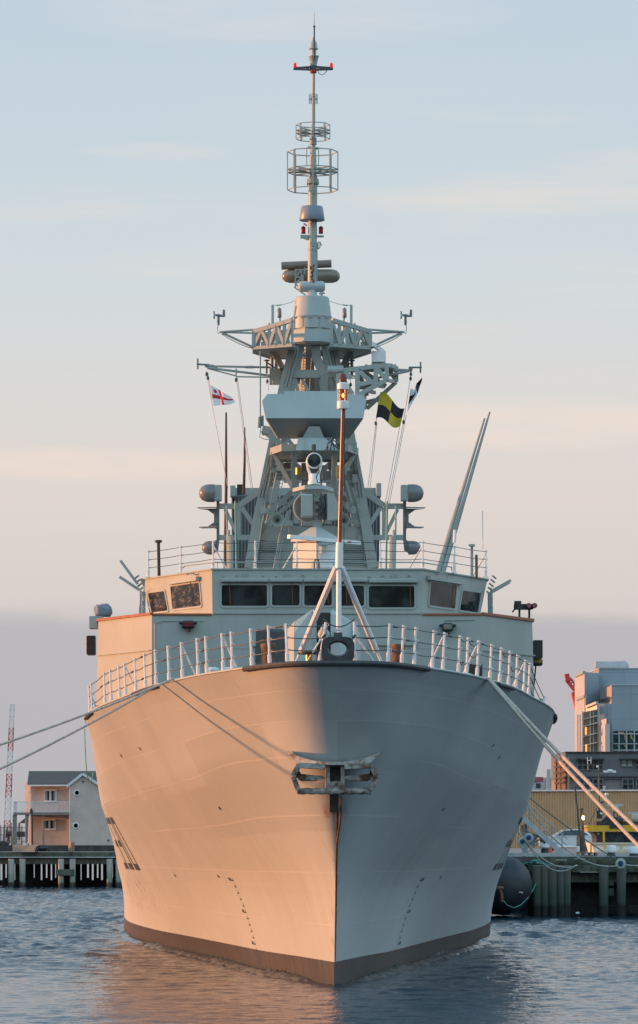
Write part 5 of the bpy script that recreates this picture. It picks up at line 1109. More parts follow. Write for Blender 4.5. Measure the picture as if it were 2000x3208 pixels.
# ripples of wash heaped along the waterline
def wash():
    b = MB(); r = np.random.default_rng(9)
    for sd in (-1, 1):
        n_ = 260; rows = []
        for i in range(n_ + 1):
            y = 7.6 + (84 - 7.6) * (i / n_) ** 1.25; fade = min(1, i / 25); x = LV[1][1](y); x2 = LV[1][1](y + .2); t = V(x2 - x, .2, 0).normalized(); nn = V(t.y, -t.x, 0)
            h = .5 + .5 * math.sin(i * 1.9 + 2 * math.sin(i * .37)) * (.6 + .4 * math.sin(i * .23 + sd)); k = .6 + .4 * math.sin(i * .11 + sd * 2); q = []
            for o_, z in ((-.06, .10 + .10 * h * k), (.05, .09 + .11 * h * k), (.16, .07 + .05 * h), (.32, .02 + .02 * h), (.5, -.06)): p = V(x, y, 0) + nn * (o_ * (.4 + .6 * fade) * (1 + .3 * r.random())); q.append(V(sd * p.x, p.y - (.10 * h), (z + .06) * fade - .06 + .02 * r.random()))
            rows.append(q)
        for a, c in zip(rows, rows[1:]):
            for j in range(4): b.add([a[j], c[j], c[j + 1], a[j + 1]], [[0, 1, 2, 3] if sd < 0 else [3, 2, 1, 0]])
    m, t, p = nt('wash_water'); n = N(t); co = n('ShaderNodeTexCoord').outputs['Object']; g = n.noise(co, 6, 4, .7)
    t.links.new(n.mix(n.ss(g, .45, .68), (.012, .020, .024), (.06, .064, .065)), p.inputs['Base Color']); p.inputs['Roughness'].default_value = .22
    tag(b.build('wash', m, None, smooth=True, ang=180), kind='stuff', label='ruffled grey wash along the hull at the waterline')
wash()

rope('hanging_line', 'thin green line hanging down the left side of the hull near the deck edge', [P(266, 2282, 40), P(267, 2330, 40), P(270, 2390, 40.5), P(274, 2432, 41), P(283, 2448, 42), P(289, 2440, 43), P(292, 2420, 44)], .016, m_green_rope)
# ================================================================ left wharf and house
m_pile = None
def pile_mat(name, top, tide, dark, z0, z1):
    m, t, b = nt(name); n = N(t); co = n('ShaderNodeTexCoord').outputs['Object']; geo = n('ShaderNodeNewGeometry').outputs['Position']; z = n('ShaderNodeSeparateXYZ', i_0=geo).outputs[2]
    zz = n.math('ADD', z, n.math('MULTIPLY', n.noise(geo, 2, 4, .6), .5)); c = n.mix(n.ss(zz, z0, z1), tide, top); c = n.mix(n.ss(zz, z0 - .45, z0 - .15, 1, 0), c, dark)
    g = n.noise(geo, 1, 5, .65, sc=(8, 8, .5)); c = n.mix(n.math('MULTIPLY', n.ss(g, .45, .7), .5), c, [x * .45 for x in top]); t.links.new(c, b.inputs['Base Color']); b.inputs['Roughness'].default_value = .85
    bn = n('ShaderNodeBump'); bn.inputs['Strength'].default_value = .5; bn.inputs['Distance'].default_value = .03; t.links.new(g, bn.inputs['Height']); t.links.new(bn.outputs[0], b.inputs['Normal']); return m
m_pile = pile_mat('weathered_pile', (.43, .39, .34), (.24, .28, .23), (.03, .03, .026), .95, 1.9)
m_pileR = pile_mat('mossy_pile', (.13, .13, .11), (.045, .07, .055), (.012, .014, .012), 1.2, 2.6)
m_timber = paint('dark_timber', (.055, .048, .045), .85, .3, 2, bump=.4, bscale=12)
m_wale = paint('mossy_timber', (.085, .095, .07), .85, .35, 1.5, bump=.4, bscale=10, dirt=(.05, .045, .03), dirt_amt=.4)
m_wale2 = paint('brown_timber', (.075, .065, .05), .85, .35, 1.5, bump=.4, bscale=10)
m_deckc = paint('wharf_deck', (.2, .19, .18), .85, .2, 1)
m_shadowwood = paint('shadow_black_planks', (.015, .016, .016), .8, .4, 3)  # shade under the wharves put into a near-black plank colour
YL = 216.0; LP = lambda px, py, y=YL: P(px, py, y)
wl = thing('wharf', 'weathered timber wharf on round piles carrying the grey house', 'wharf', (-18, 216, 0))
xl, xr = LP(-60, 0).x, -9.6
zD = 3.2
b = MB(); b.bb(xl, xr + 4, 216, 262, zD - .35, zD); b.build('deck', m_deckc, wl)
b = MB(); b.bb(xl, xr, 215.75, 216, LP(0, 2668).z, LP(0, 2648).z); b.build('kerb_beam', m_timber, wl)
b = MB(); b.bb(xl, xr, 215.6, 215.95, LP(0, 2686).z, LP(0, 2669).z); b.build('wale', m_wale, wl); b = MB(); b.bb(xl, xr, 215.8, 216.2, LP(0, 2707).z, LP(0, 2687).z); b.build('wale', m_wale2, wl)
b = MB(); b.bb(xl, xr, 215.52, 215.6, LP(0, 2686.5).z, LP(0, 2684.5).z); b.build('wale_cap', m_conc, wl)
pm = MB(); pm.lathe([(.2, -1.2), (.23, 1.2), (.235, 2.25)], (0, 0, 0), 14); pl0 = None
for px in (-24, 36, 71, 192, 228, 344, 372):
    p = LP(px, 2700, 214.9)
    if pl0 is None: pl0 = pm.build('pile', m_pile, wl, smooth=True, local=True); o = pl0
    else: o = dup(pl0, wl, (0, 0, 0))
    o.location = V(p.x, 214.9, 0) - wl.location; o.rotation_euler = (0, 0, px)
gaps = [(1, 8), (17, 22), (45.5, 48), (106, 109), (128, 133), (144, 149), (159, 164), (173, 176.5), (253, 256), (273, 279), (288, 294), (304, 309), (317, 323), (350, 354)]
edges = [-60] + [x for g in gaps for x in g] + [400]
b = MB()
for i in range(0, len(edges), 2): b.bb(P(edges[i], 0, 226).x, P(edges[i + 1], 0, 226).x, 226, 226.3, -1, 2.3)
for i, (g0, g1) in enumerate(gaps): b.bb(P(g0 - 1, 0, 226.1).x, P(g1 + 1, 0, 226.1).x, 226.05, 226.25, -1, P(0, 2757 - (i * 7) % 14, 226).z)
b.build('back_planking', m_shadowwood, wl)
b = MB(); b.bb(LP(178, 0).x, LP(236, 0).x, 214.6, 216.5, LP(0, 2742).z, LP(0, 2723).z); b.build('fender_block', m_wale, wl)
o = MB(); o.box(V(LP(226, 0).x, 215.2, (LP(0, 2669).z + LP(0, 2638).z) / 2), (.36, .36, LP(0, 2638).z - LP(0, 2669).z), Matrix.Rotation(math.radians(38), 3, 'Z')); tag(o.build('mooring_post', paint('sunlit_post_timber', (.26, .2, .15), .85, .25, 3, bump=.3)), 'square timber mooring post rising from the wharf edge before the gabled wall', 'post')
tb = thing('timber_stack', 'stack of pale planks lying on the edge of the left wharf', 'timber stack', LP(81, 2668, 215.4)); 
zt0 = LP(0, 2668, 215.6).z
for i in range(5): b = MB(); xa, xb = LP(41, 0).x, LP(121 - (i % 2), 0).x; pb = [V(xa, 215.5, zt0 + .02 + i * .1), V(xb, 214.95, zt0 + .02 + i * .1), V(xb, 215.5, zt0 + .02 + i * .1), V(xa, 215.65, zt0 + .02 + i * .1)]; b.prism(pb, [p + V(0, 0, .088) for p in pb]); b.build('plank', paint('pale_planks', (.42, .32, .24), .8, .15, 2), tb)
# black coils and tyre on the wharf edge
b = MB()
for i in range(3): b.torus(LP(115 + i * 2, 2664 - i * 4, 214.95), .12, .035, 14, 6, 'Y')
tag(b.build('rope_coil', m_black, None, smooth=True), 'black coil hung over the right end of the plank stack', 'rope coil')
b = MB(); b.torus(LP(135, 2657, 215.3), .30, .10, 20, 8, 'Z'); tag(b.build('tyre', m_rubber, None, smooth=True), 'black tyre lying on the wharf edge right of the plank stack', 'tyre')
# ---- house
YH = 222.0; H = lambda px, py, y=YH: P(px, py, y)
def siding(name, col, step=.14, axis=2, rough=.6):
    m, t, b = nt(name); n = N(t); geo = n('ShaderNodeTexCoord').outputs['Object']; z = n('ShaderNodeSeparateXYZ', i_0=geo).outputs[axis]
    f = n.math('FRACT', n.math('DIVIDE', z, step)); g = n.ss(f, .0, .16, 0, 1); v = n.noise(geo, 1.2, 4)
    c = n.mix(n.ss(v, .3, .7), [x * .93 for x in col], [x * 1.05 for x in col]); t.links.new(n.mix(g, [x * .55 for x in col], c), b.inputs['Base Color']); b.inputs['Roughness'].default_value = rough
    bn = n('ShaderNodeBump'); bn.inputs['Strength'].default_value = .6; bn.inputs['Distance'].default_value = .02; t.links.new(f, bn.inputs['Height']); t.links.new(bn.outputs[0], b.inputs['Normal']); return m
m_sid = siding('grey_siding', (.58, .46, .405)); m_sid2 = paint('pinkish_render', (.40, .345, .315), .8, .08, 1.5); m_roof = paint('dark_shingles', (.06, .058, .057), .85, .25, 6, bump=.4, bscale=14)
m_trim = paint('white_trim', (.62, .62, .62), .5, .05, 3); m_post = paint('grey_brown_post', (.22, .19, .17), .8, .15, 3)
hs = thing('house', 'two-storey grey sided house with balcony and round porthole windows on the left wharf', 'house', H(200, 2650, 226))
zg = zD
gx0, gx1 = H(218, 0).x, H(330, 0).x + 3.2
gxm = H(260, 0).x; gxe = gxm + (gxm - H(211, 0).x); apex = H(0, 2424).z; eav = H(0, 2461).z
b = MB(); pr = [V(gx0, YH, zg), V(gxe, YH, zg), V(gxe, YH, eav), V(gxm, YH, apex - .12), V(gx0, YH, eav)]
b.prism(pr[::-1], [p + V(0, 8, 0) for p in pr[::-1]]); b.bb(gxe, H(385, 0).x, YH + .02, YH + 8, zg, eav); gab = b.build('wall', m_sid, hs)
b = MB(); 
for sg, xe in ((-1, H(209, 0).x), (1, gxe + .3)): b.beam(V(gxm, YH - .15, apex), V(xe, YH - .15, eav - .1), .2, .2)
b.build('gable_trim', m_trim, hs)
b = MB()
for xe in (H(208, 0).x, gxe + .35): 
    q = [V(gxm, YH - .2, apex + .02), V(xe, YH - .2, eav - .14), V(xe, YH + 9, eav - .14), V(gxm, YH + 9, apex + .02)]; b.ext(q if xe < gxm else q[::-1], (0, 0, .1))
ML, MR = V(H(97, 0, 224.0).x, 224.0, 0), V(gx0, 223.15, 0)
ed = (ML - MR).normalized(); nrm = V(-abs(ed.y), -abs(ed.x), 0)
er = H(0, 2462, 226).z; rdg = H(0, 2420, 231).z
q = [V(H(86, 0, 223).x, 223, er), V(H(385, 0, 222.3).x, 222.3, er), V(H(385, 0, 231).x, 231, rdg), V(H(91, 0, 231).x, 231, rdg)]; b.ext(q, (0, 0, .12)); q2 = [V(H(86, 0, 223).x, 236, er), V(H(385, 0, 231).x, 236, er), V(H(385, 0, 231).x, 231, rdg), V(H(91, 0, 231).x, 231, rdg)]; b.ext(q2[::-1], (0, 0, .12)); b.build('roof', m_roof, hs)
b = MB(); b.beam(V(H(86, 0, 223).x, 222.95, er), V(H(212, 0, 222.3).x, 222.25, er), .14, .12); b.build('eaves_trim', m_trim, hs)
b = MB(); q = [V(ML.x, ML.y, zg), V(MR.x, MR.y, zg), V(MR.x, 231, zg), V(ML.x, 234, zg)]; b.prism(q, [p + V(0, 0, er - zg) for p in q]); b.build('wall', m_sid2, hs)
b = MB(); q = [H(79, 0, 231), H(99, 0, 231), H(99, 0, 234), H(79, 0, 234)]; q = [V(p.x, p.y, zg) for p in q]; q[1].y -= .45; b.prism(q, [p + V(0, 0, er - zg + .3) for p in q]); b.build('wall', m_sid2, hs)
def hwin(c, u, w, h, n_, div=1):
    b = MB(); b.beam(c - u * w / 2 - V(0, 0, h / 2), c - u * w / 2 + V(0, 0, h / 2), .1); b.beam(c + u * w / 2 - V(0, 0, h / 2), c + u * w / 2 + V(0, 0, h / 2), .1); b.beam(c - u * (w / 2 + .05) + V(0, 0, h / 2), c + u * (w / 2 + .05) + V(0, 0, h / 2), .1); b.beam(c - u * (w / 2 + .05) - V(0, 0, h / 2), c + u * (w / 2 + .05) - V(0, 0, h / 2), .12)
    b.beam(c - V(0, 0, h / 2), c + V(0, 0, h / 2), .14); f = b.build('window', m_trim, hs)
    b = MB(); o = n_ * -.02; b.poly(*[c + o + u * a * w / 2 + V(0, 0, z * h / 2) for a, z in ((-1, -1), (1, -1), (1, 1), (-1, 1))]); b.build('pane', m_hglass, f)
    b = MB(); b.poly(*[c + n_ * -.01 + u * w * a + V(0, 0, z * h) for a, z in ((-.42, -.45), (-.27, -.45), (-.29, .45), (-.42, .45))]); b.build('curtain', paint('curtain', (.3, .33, .32), .8, .1, 3), f); b = MB(); b.poly(*[c + n_ * -.01 + u * w * a + V(0, 0, z * h) for a, z in ((.3, -.45), (.43, -.45), (.43, .45), (.28, .45))]); b.build('curtain', paint('curtain', (.3, .33, .32), .8, .1, 3), f)
uu = (MR - ML).normalized()
for px, py, h in ((159, 2493, .9), (156, 2583, .76)):
    t = None; best = min(((abs(PX(ML.lerp(MR, i / 200)) - px), i / 200) for i in range(201))); c = ML.lerp(MR, best[1]); c = V(c.x, c.y, P(0, py, c.y).z) + nrm * .05; hwin(c, uu, .95, h, nrm)
for px, py in ((242, 2484), (238, 2587)):
    c = H(px, py, YH - .03); b = MB(); b.torus(c, .215, .05, 22, 8, 'Y'); f = b.build('round_window', m_trim, hs, smooth=True); b = MB(); b.lathe([(0, 0), (.2, 0)], c, 20, 'Y'); b.build('pane', m_hglass, f)
b = MB(); b.box(H(261, 2448, YH - .04), (.16, .08, .12)); b.box(H(340, 2632, YH - .04), (.14, .08, .14)); b.build('wall_vent', m_dark, hs)
b = MB(); b.beam(H(219, 2463, YH - .05), H(219, 2645, YH - .05), .1, .04); b.build('corner_board', m_trim, hs)
# balcony
yb_ = 221.5; zb0, zb1 = P(0, 2545, yb_).z, P(0, 2511, yb_).z; x0, x1 = P(44, 0, yb_).x, P(217, 0, yb_).x
b = MB(); b.bb(x0 - .05, x1, yb_, yb_ + 5, zb0 - .2, zb0); b.build('balcony_floor', m_post, hs)
b = MB(); b.bb(x0, x1, yb_ - .03, yb_ + .04, zb1 - .05, zb1); b.bb(x0, x1, yb_ - .03, yb_ + .03, zb0 + .06, zb0 + .11)
n_ = 44
for i in range(n_ + 1): x = x0 + (x1 - x0) * i / n_; b.bb(x - .016, x + .016, yb_ - .015, yb_ + .015, zb0 + .08, zb1 - .04)
b.bb(x0 - .02, x0 + .05, yb_, yb_ + 4, zb1 - .05, zb1)
for i in range(12): b.bb(x0, x0 + .03, yb_ + i * .34, yb_ + i * .34 + .03, zb0, zb1)
b.build('balcony_railing', m_trim, hs)
for px, w, y in ((47, .34, yb_ + .2), (86, .3, yb_ + .2), (137, .13, yb_ + .2)):
    b = MB(); x = P(px, 0, y).x; b.bb(x - w / 2, x + w / 2, y - .1, y + .1, zg, zb0 - .2); b.build('balcony_post', m_post, hs)
b = MB(); b.beam(H(97, 2465, 223.6), H(97, 2545, 223.6), .07); b.tube([P(94, 2552, yb_ - .1), P(91, 2638, yb_ - .1), P(85, 2645, yb_ - .1), P(72, 2649, yb_ - .1)], .06, 6); b.build('downpipe', m_trim, hs)
b = MB(); b.box(P(212, 2570, 223), (.1, .1, .2)); b.box(H(92, 2480, 230), (.1, .1, .15)); b.build('wall_lamp', m_trim, hs)
b = MB(); y = 220.8; b.tube([P(102, 2646, y), P(101, 2540, y), P(99, 2533, y), P(97, 2536, y), P(97, 2548, y)], .07, 8); tag(b.build('iron_pipe', m_black, None, smooth=True), 'tall black bent pipe standing at the house corner under the balcony', 'pipe')
# lattice mast, red and white
lm = thing('lattice_mast', 'slim red and white banded lattice radio mast at the far left', 'radio mast', P(22, 2640, 330))
ylm = 330; m_lr = paint('signal_red', (.5, .03, .035), .5, .1, 3); m_lw = paint('faded_white', (.62, .57, .57), .5, .05, 3)
bands = [(2207, 2281, 0), (2281, 2352, 1), (2352, 2425, 0), (2425, 2497, 1), (2497, 2571, 0), (2571, 2642, 1)]
lx = lambda py: 39.5 - (py - 2207) * .0435; hw = lambda py: 6.2 + (py - 2207) * .0085
for y0, y1, rd in bands:
    b = MB(); w = .07 if rd else .055
    for sg in (-1, 1): 
        for dy in (0, 1.0): b.beam(P(lx(y0) + sg * hw(y0), y0, ylm + dy), P(lx(y1) + sg * hw(y1), y1, ylm + dy), w * 1.3 if dy == 0 else w)
    n_ = 4
    for i in range(n_):
        a0, a1 = y0 + (y1 - y0) * i / n_, y0 + (y1 - y0) * (i + 1) / n_
        b.beam(P(lx(a0) - hw(a0), a0, ylm), P(lx(a1) + hw(a1), a1, ylm), w * .6); b.beam(P(lx(a0) + hw(a0), a0, ylm), P(lx(a1) - hw(a1), a1, ylm), w * .6); b.beam(P(lx(a0) - hw(a0), a0, ylm), P(lx(a0) + hw(a0), a0, ylm), w * .7)
    b.build('red_section' if rd else 'white_section', m_lr if rd else m_lw, lm)
# far yard behind the wharf: fence, shelter, reel, boxes
b = MB(); yf = 250
for i in range(9): b.beam(P(-8 + i * 11, 2655, yf), P(-8 + i * 11, 2578 + (i % 2) * 6, yf), .06)
for py in (2592, 2615, 2636): b.beam(P(-10, py, yf), P(84, py, yf), .035)
for i in range(40): b.beam(P(-10 + i * 2.35, 2592, yf), P(-10 + i * 2.35, 2652, yf), .012)
tag(b.build('wire_fence', m_dark), 'grey wire fence on posts behind the left wharf', 'fence')
sh = thing('shelter', 'small brown roofed shelter on posts seen under the balcony', 'shelter', P(75, 2650, 244)); b = MB(); ys_ = 244
b.ext([P(60, 2579, ys_), P(100, 2579, ys_), P(100, 2560, ys_), P(82, 2560, ys_)], (0, 4, 0)); b.build('roof', paint('brown_roof', (.13, .09, .075), .8, .2, 3), sh)
b = MB(); 
for px in (62, 98): b.beam(P(px, 2579, ys_), P(px, 2650, ys_), .1)
b.build('post', m_red if False else paint('red_brown_post', (.2, .05, .05), .7, .1, 3), sh); b = MB(); b.bb(P(47, 0, 243).x, P(84, 0, 243).x, 243, 244.5, P(0, 2622, 243).z, P(0, 2605, 243).z); tag(b.build('dark_crate', m_timber), 'dark brown crate standing under the small shelter', 'crate')
b = MB(); b.cbox(P(45, 2632, 225), (.5, .5, .4), .03); b.cbox(P(45, 2643, 225), (.44, .5, .2), .02); tag(b.build('yellow_box', paint('dull_yellow', (.4, .26, .05), .6, .2, 3)), 'dull yellow box behind the balcony post on the wharf', 'box')
b = MB(); b.cbox(P(57, 2639, 225), (.5, .5, .36), .02); tag(b.build('white_box', m_trim), 'white box beside the yellow box under the balcony', 'box')
b = MB(); c = P(28, 2612, 226); 
for d in (-.2, .2): b.torus(c + V(d, 0, 0), .34, .04, 20, 6, 'X')
b.bar(c - V(.2, 0, 0), c + V(.2, 0, 0), .2); b.beam(c, c - V(0, 0, .6), .1); tag(b.build('cable_reel', m_dark), 'dark cable reel on a stand by the wire fence', 'reel')
b = MB(); b.bb(P(-40, 0, 219).x, P(27, 0, 219).x, 219, 220, zD, P(0, 2648, 219).z + .25); b.bb(P(5, 0, 218.6).x, P(16, 0, 218.6).x, 218.6, 219, zD, zD + .45); tag(b.build('dark_skip', m_timber), 'low dark bin at the far left end of the wharf', 'bin')
# ================================================================ right wharf
YR = 103.0; RP = lambda px, py, y=YR: P(px, py, y)
zR = RP(0, 2684).z
quay = MB(); quay.bb(-6, 400, 205, 1500, -3, 2.9); 
quay = MB(); quay.bb(16, 600, 190, 1500, -3, 2.95); tag(quay.build('quay_ground', m_deckc), kind='structure')
wr = thing('wharf', 'dark mossy timber wharf with heavy piles to the right of the ship', 'wharf', (16, 103, 0))
x0, x1 = 11.9, 60
b = MB(); b.bb(x0, x1, 103.3, 192, zR - .35, zR); b.build('deck', m_deckc, wr)
b = MB(); b.bb(x0, x1, 102.95, 103.3, RP(0, 2706).z, RP(0, 2684).z); b.build('cap_beam', m_wale, wr)
b = MB(); b.bb(x0, x1, 102.7, 103.2, RP(0, 2732).z, RP(0, 2708).z); b.bb(x0, x1, 103, 103.3, RP(0, 2764).z, RP(0, 2734).z); b.build('wale', m_wale, wr)
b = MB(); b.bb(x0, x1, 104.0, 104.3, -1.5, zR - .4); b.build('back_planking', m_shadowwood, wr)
b = MB()
for px0, px1, py in ((1816, 1878, 2732), (1955, 1962, 2733), (1798, 1830, 2690), (1740, 1775, 2694)): b.bb(RP(px0, 0).x, RP(px1, 0).x, 102.6, 102.7, RP(0, py + 1.5).z, RP(0, py - 1.5).z)
b.build('worn_plank', paint('worn_grey_plank', (.35, .34, .31), .8, .2, 4), wr)
pl0 = None
for px, r in ((1682, .24), (1706, .23), (1732, .25), (1757, .22), (1777, .2), (1892, .24), (1947, .24), (2030, .25), (2075, .25)):
    top = RP(0, 2712).z if px < 1800 else RP(0, 2714).z
    if pl0 is None: bm_ = MB(); bm_.lathe([(.23, -1.5), (.25, 1.0), (.26, top), (.2, top + .03)], (0, 0, 0), 14); pl0 = bm_.build('pile', m_pileR, wr, smooth=True, local=True); o = pl0
    else: o = dup(pl0, wr, (0, 0, 0))
    o.location = V(RP(px, 0, 102.35).x, 102.35, 0) - wr.location; o.scale = (r / .25, r / .25, 1); o.rotation_euler = (0, 0, px)
b = MB(); b.bb(RP(1905, 0).x, RP(1922, 0).x, 102.6, 103, RP(0, 2774).z, RP(0, 2758).z); b.bb(RP(1905, 0).x, RP(1922, 0).x, 102.6, 103, RP(0, 2806).z, RP(0, 2782).z); b.bb(RP(1880, 0).x, RP(2000, 0).x, 102.9, 103.2, .2, .6); b.build('chock_block', m_pileR, wr)
b = MB(); b.cbox(RP(1810, 2860, 102.1), (.19, .1, .1), .02); tag(b.build('float', m_white), 'small white float at the foot of the dark wharf', 'float')
# fender
fx, fz = 10.35, 1.66
fd = thing('fender', 'huge dark blue-black foam fender squeezed between ship and wharf', 'fender', (fx, 100, 0)); m_fend = paint('fender_skin', (.017, .024, .03), .6, .3, 1.2, bump=.15)
b = MB(); prof = [(.25, -4.1), (.7, -3.95), (1.1, -3.6), (1.4, -3.0), (1.52, -2.2), (1.55, 0), (1.52, 2.2), (1.2, 3.4), (.3, 4)]; b.lathe(prof, V(fx, 102, fz), 32, 'Y'); b.build('body', m_fend, fd, smooth=True, ang=60)
b = MB(); random.seed(6)
for i in range(6): b.box(P(1627 + i * 2.2, 2795 + i * .2, 98.15) + V(0, 0, 0), (.025, .02, .05 + .02 * (i % 2)))
b.build('white_lettering', m_white, fd)
b = MB(); c = P(1566, 2782, 97.6); b.ball(c, .14, 10, 8, (1.6, .8, .7)); b.tube([c, c + V(.1, -.05, -.3), c + V(.12, -.05, -.7)], .07, 6); b.build('end_shackle', m_rust, fd, smooth=True)
rope('fender_rope', 'turquoise rope looping under the big fender', [P(1578, 2822, 97.6), P(1590, 2836, 97.5), P(1610, 2844, 97.7), P(1632, 2836, 98), P(1655, 2812, 99), P(1672, 2785, 101), P(1682, 2762, 102.4), P(1690, 2720, 102.5)], .022, m_green_rope)
b = MB(); random.seed(12)
for i in range(5): b.tube([P(1640 + i * 4, 2706 + i, 102.8), P(1668 + i * 3, 2700 - i * 2, 102.6), P(1690 + i * 4, 2705, 102.6), P(1725, 2710 + i % 2, 102.6)], .022, 5)
b.tube([P(1664, 2706, 102.6), P(1670, 2696, 102.5), P(1680, 2697, 102.5), P(1684, 2705, 102.5)], .05, 6); tag(b.build('rope_heap', m_green_rope, None, smooth=True), 'tangle of turquoise rope lying on top of the wharf piles', 'rope')
# gangway
gw = thing('gangway', 'grey metal gangway sloping from the wharf up to the ship', 'gangway', (14, 108, zR)); yg0, yg1 = 108.0, 109.3; GW = lambda px, py, y=yg0: P(px, py, y)
m_gal = paint('galvanised_grey', (.38, .41, .42), .45, .1, 3)
for y in (yg0, yg1): b = MB(); b.beam(GW(1560, 2492, y), GW(1772, 2683, y), .14, .26); b.build('stringer', m_gal, gw)
b = MB(); a0, a1, c0, c1 = GW(1560, 2493), GW(1772, 2684), GW(1560, 2493, yg1), GW(1772, 2684, yg1); b.poly(a0, a1, V(a1.x, yg1, a1.z), V(a0.x, yg1, a0.z)); b.build('tread', m_dark, gw)
for y in (yg0, yg1):
    for up_, r in ((1.0, .03), (.66, .022), (.36, .022)):
        b = MB(); b.bar(V(GW(1560, 0, y).x, y, GW(0, 2492, y).z + up_), V(GW(1778, 0, y).x, y, GW(0, 2688, y).z + up_), r, 6); b.build('handrail', m_mast, gw)
    for t in (.1, .28, .46, .64, .80, .95):
        a, c = GW(1560, 2492, y), GW(1772, 2683, y); q = a.lerp(c, t); b = MB(); b.bar(q, q + V(0, 0, 1.0), .03, 6); b.build('rail_post', m_mast, gw)
b = MB(); b.beam(GW(1590, 2678), GW(1766, 2678), .22, .2); b.build('foot_beam', m_gal, gw)
b = MB()
for a, c, w in (((1648, 2580), (1648, 2672), .16), ((1636, 2585), (1640, 2672), .1), ((1636, 2600), (1712, 2630), .08), ((1640, 2660), (1700, 2625), .07), ((1690, 2605), (1696, 2640), .1), ((1690, 2605), (1665, 2650), .08), ((1620, 2640), (1650, 2675), .06), ((1700, 2620), (1712, 2640), .3), ((1650, 2672), (1690, 2640), .05)): b.beam(GW(*a, 109), GW(*c, 109), w)
b.bb(GW(1640, 0, 110).x, GW(1676, 0, 110).x, 110, 110.6, GW(0, 2650, 110).z, GW(0, 2612, 110).z); b.build('support_frame', m_gal, gw)
# dock lines with rat guards
rope('dock_line', 'straight dark line from the hull down to the larger rat guard', [GW(1640, 2490, 100)] + sag(GW(1660, 2500, 100), P(1945, 2702, 101.5), .12, 14), .032, paint('dark_line', (.12, .12, .115), .8, .2, 8), 'lines over the gangway')
rope('dock_line', 'slack pale line curving over the gangway to the larger rat guard', sag(P(1655, 2525, 100), P(1960, 2707, 101.5), 1.1, 18), .03, m_rope2, 'lines over the gangway')
rope('dock_line', 'pale line running right from the larger rat guard past the white-capped bollards', sag(P(1944, 2705, 101.5), P(2060, 2700, 101.5), .15, 8), .035, m_rope2, 'lines over the gangway')
rope('dock_line', 'pale double line sagging below the two small rat guards', sag(P(1618, 2595, 100), P(1810, 2711, 102), .75, 16) + sag(P(1808, 2709, 102.05), P(1640, 2622, 100.5), .9, 16), .03, m_rope2, 'lines over the gangway')
m_blue = paint('blue_disc', (.02, .05, .16), .5, .1, 3)
def guard(px, py, Y, r, label, tl=.1):
    c = P(px, py, Y); rg = thing('rat_guard', label, 'rat guard', c, 'rat guards on the dock lines'); b = MB(); b.lathe([(r, .03), (r, 0), (r * .6, -.03), (r * .5, -.03), (r * .5, .03)], c, 24, 'Y'); b.build('disc', m_pale, rg, smooth=True); b = MB()
    b.lathe([(r * .52, -.05), (r * .5, -.07), (.05, -.09), (.05, .05)], c, 20, 'Y'); b.box(c + V(.02, -.1, 0), (.05, .04, r * .8)); b.build('blue_hub', m_blue, rg)
guard(1945, 2705, 101.4, .27, 'round white rat guard with blue centre in front of the right-hand piles'); guard(1657, 2624, 99.8, .25, 'larger white rat guard with blue centre beside the hull'); guard(1637, 2636, 100.0, .22, 'smaller rat guard tucked behind another one beside the hull')
# bollards
def bollard(px, py_c, Y, r, label):
    c = P(px, py_c, Y); bo = thing('bollard', label, 'bollard', V(c.x, Y, zR), 'white capped bollards on the wharf'); h = c.z - zR; b = MB(); b.lathe([(r * 1.1, 0), (r * .85, .1), (r * .8, max(.12, h))], V(c.x, Y, zR), 18); b.build('post', m_black, bo, smooth=True); b = MB(); b.lathe([(r * .85, h), (r * 1.12, h + .06), (r * 1.15, h + .26), (r * .9, h + .4), (0, h + .42)], V(c.x, Y, zR), 18); b.build('cap', m_white, bo, smooth=True)
bollard(1707, 2658, 112, .24, 'black bollard with white cap under the gangway'); bollard(1916, 2672, 108, .24, 'white capped black bollard behind the round rat guard'); bollard(1987, 2676, 108, .27, 'white capped black bollard at the right edge of the wharf')
b = MB(); b.tube([RP(1802, 2462, 118), RP(1812, 2560, 118), RP(1822, 2672, 118)], [.04, .055, .075], 8); tag(b.build('leaning_pole', paint('dark_pole', (.075, .07, .065), .7, .2, 4), None, smooth=True), 'tall thin grey pole leaning on the wharf in front of the shed', 'pole')
lp = thing('lamp_post', 'short rusty post with a lamp painted with a sun glint in front of the shed', 'lamp post', RP(1832, 2672, 112)); b = MB(); b.tube([RP(1822, 2533, 112), RP(1832, 2674, 112)], [.06, .085], 8); b.bar(RP(1823, 2540, 112), RP(1823, 2532, 112), .09); b.build('post', m_rust, lp, smooth=True); b = MB(); b.ball(RP(1828, 2562, 111.85), .09, 10, 8, (.8, .8, 1.3)); b.build('lamp', m_glint, lp, smooth=True)
b = MB(); b.bar(RP(1818, 2668, 114), RP(1818, 2615, 114), .16, 12, .15); tag(b.build('mooring_post', paint('dark_iron_post', (.04, .042, .045), .6, .2, 3), None, smooth=True), 'thick dark iron post beside the leaning pole', 'post')
b = MB(); b.bb(RP(1808, 0, 113).x, RP(1817, 0, 113).x, 113, 113.3, zR, RP(0, 2615, 113).z); tag(b.build('timber_post', paint('orange_brown_timber', (.35, .19, .1), .8, .2, 4)), 'orange-brown square timber post left of the dark iron post', 'post')
b = MB(); b.cbox(RP(1812, 2660, 112), (.15, .15, .3), .02); tag(b.build('white_cabinet', m_white), 'small white box at the foot of the timber post', 'box')
b = MB()
for z in (0, .16): b.bb(RP(1823, 0, 106).x, RP(1872, 0, 106).x, 106, 107, zR + z, zR + z + .05)
for px in (1826, 1848, 1866): b.bb(RP(px, 0, 106).x, RP(px + 6, 0, 106).x, 106.02, 107, zR + .05, zR + .16)
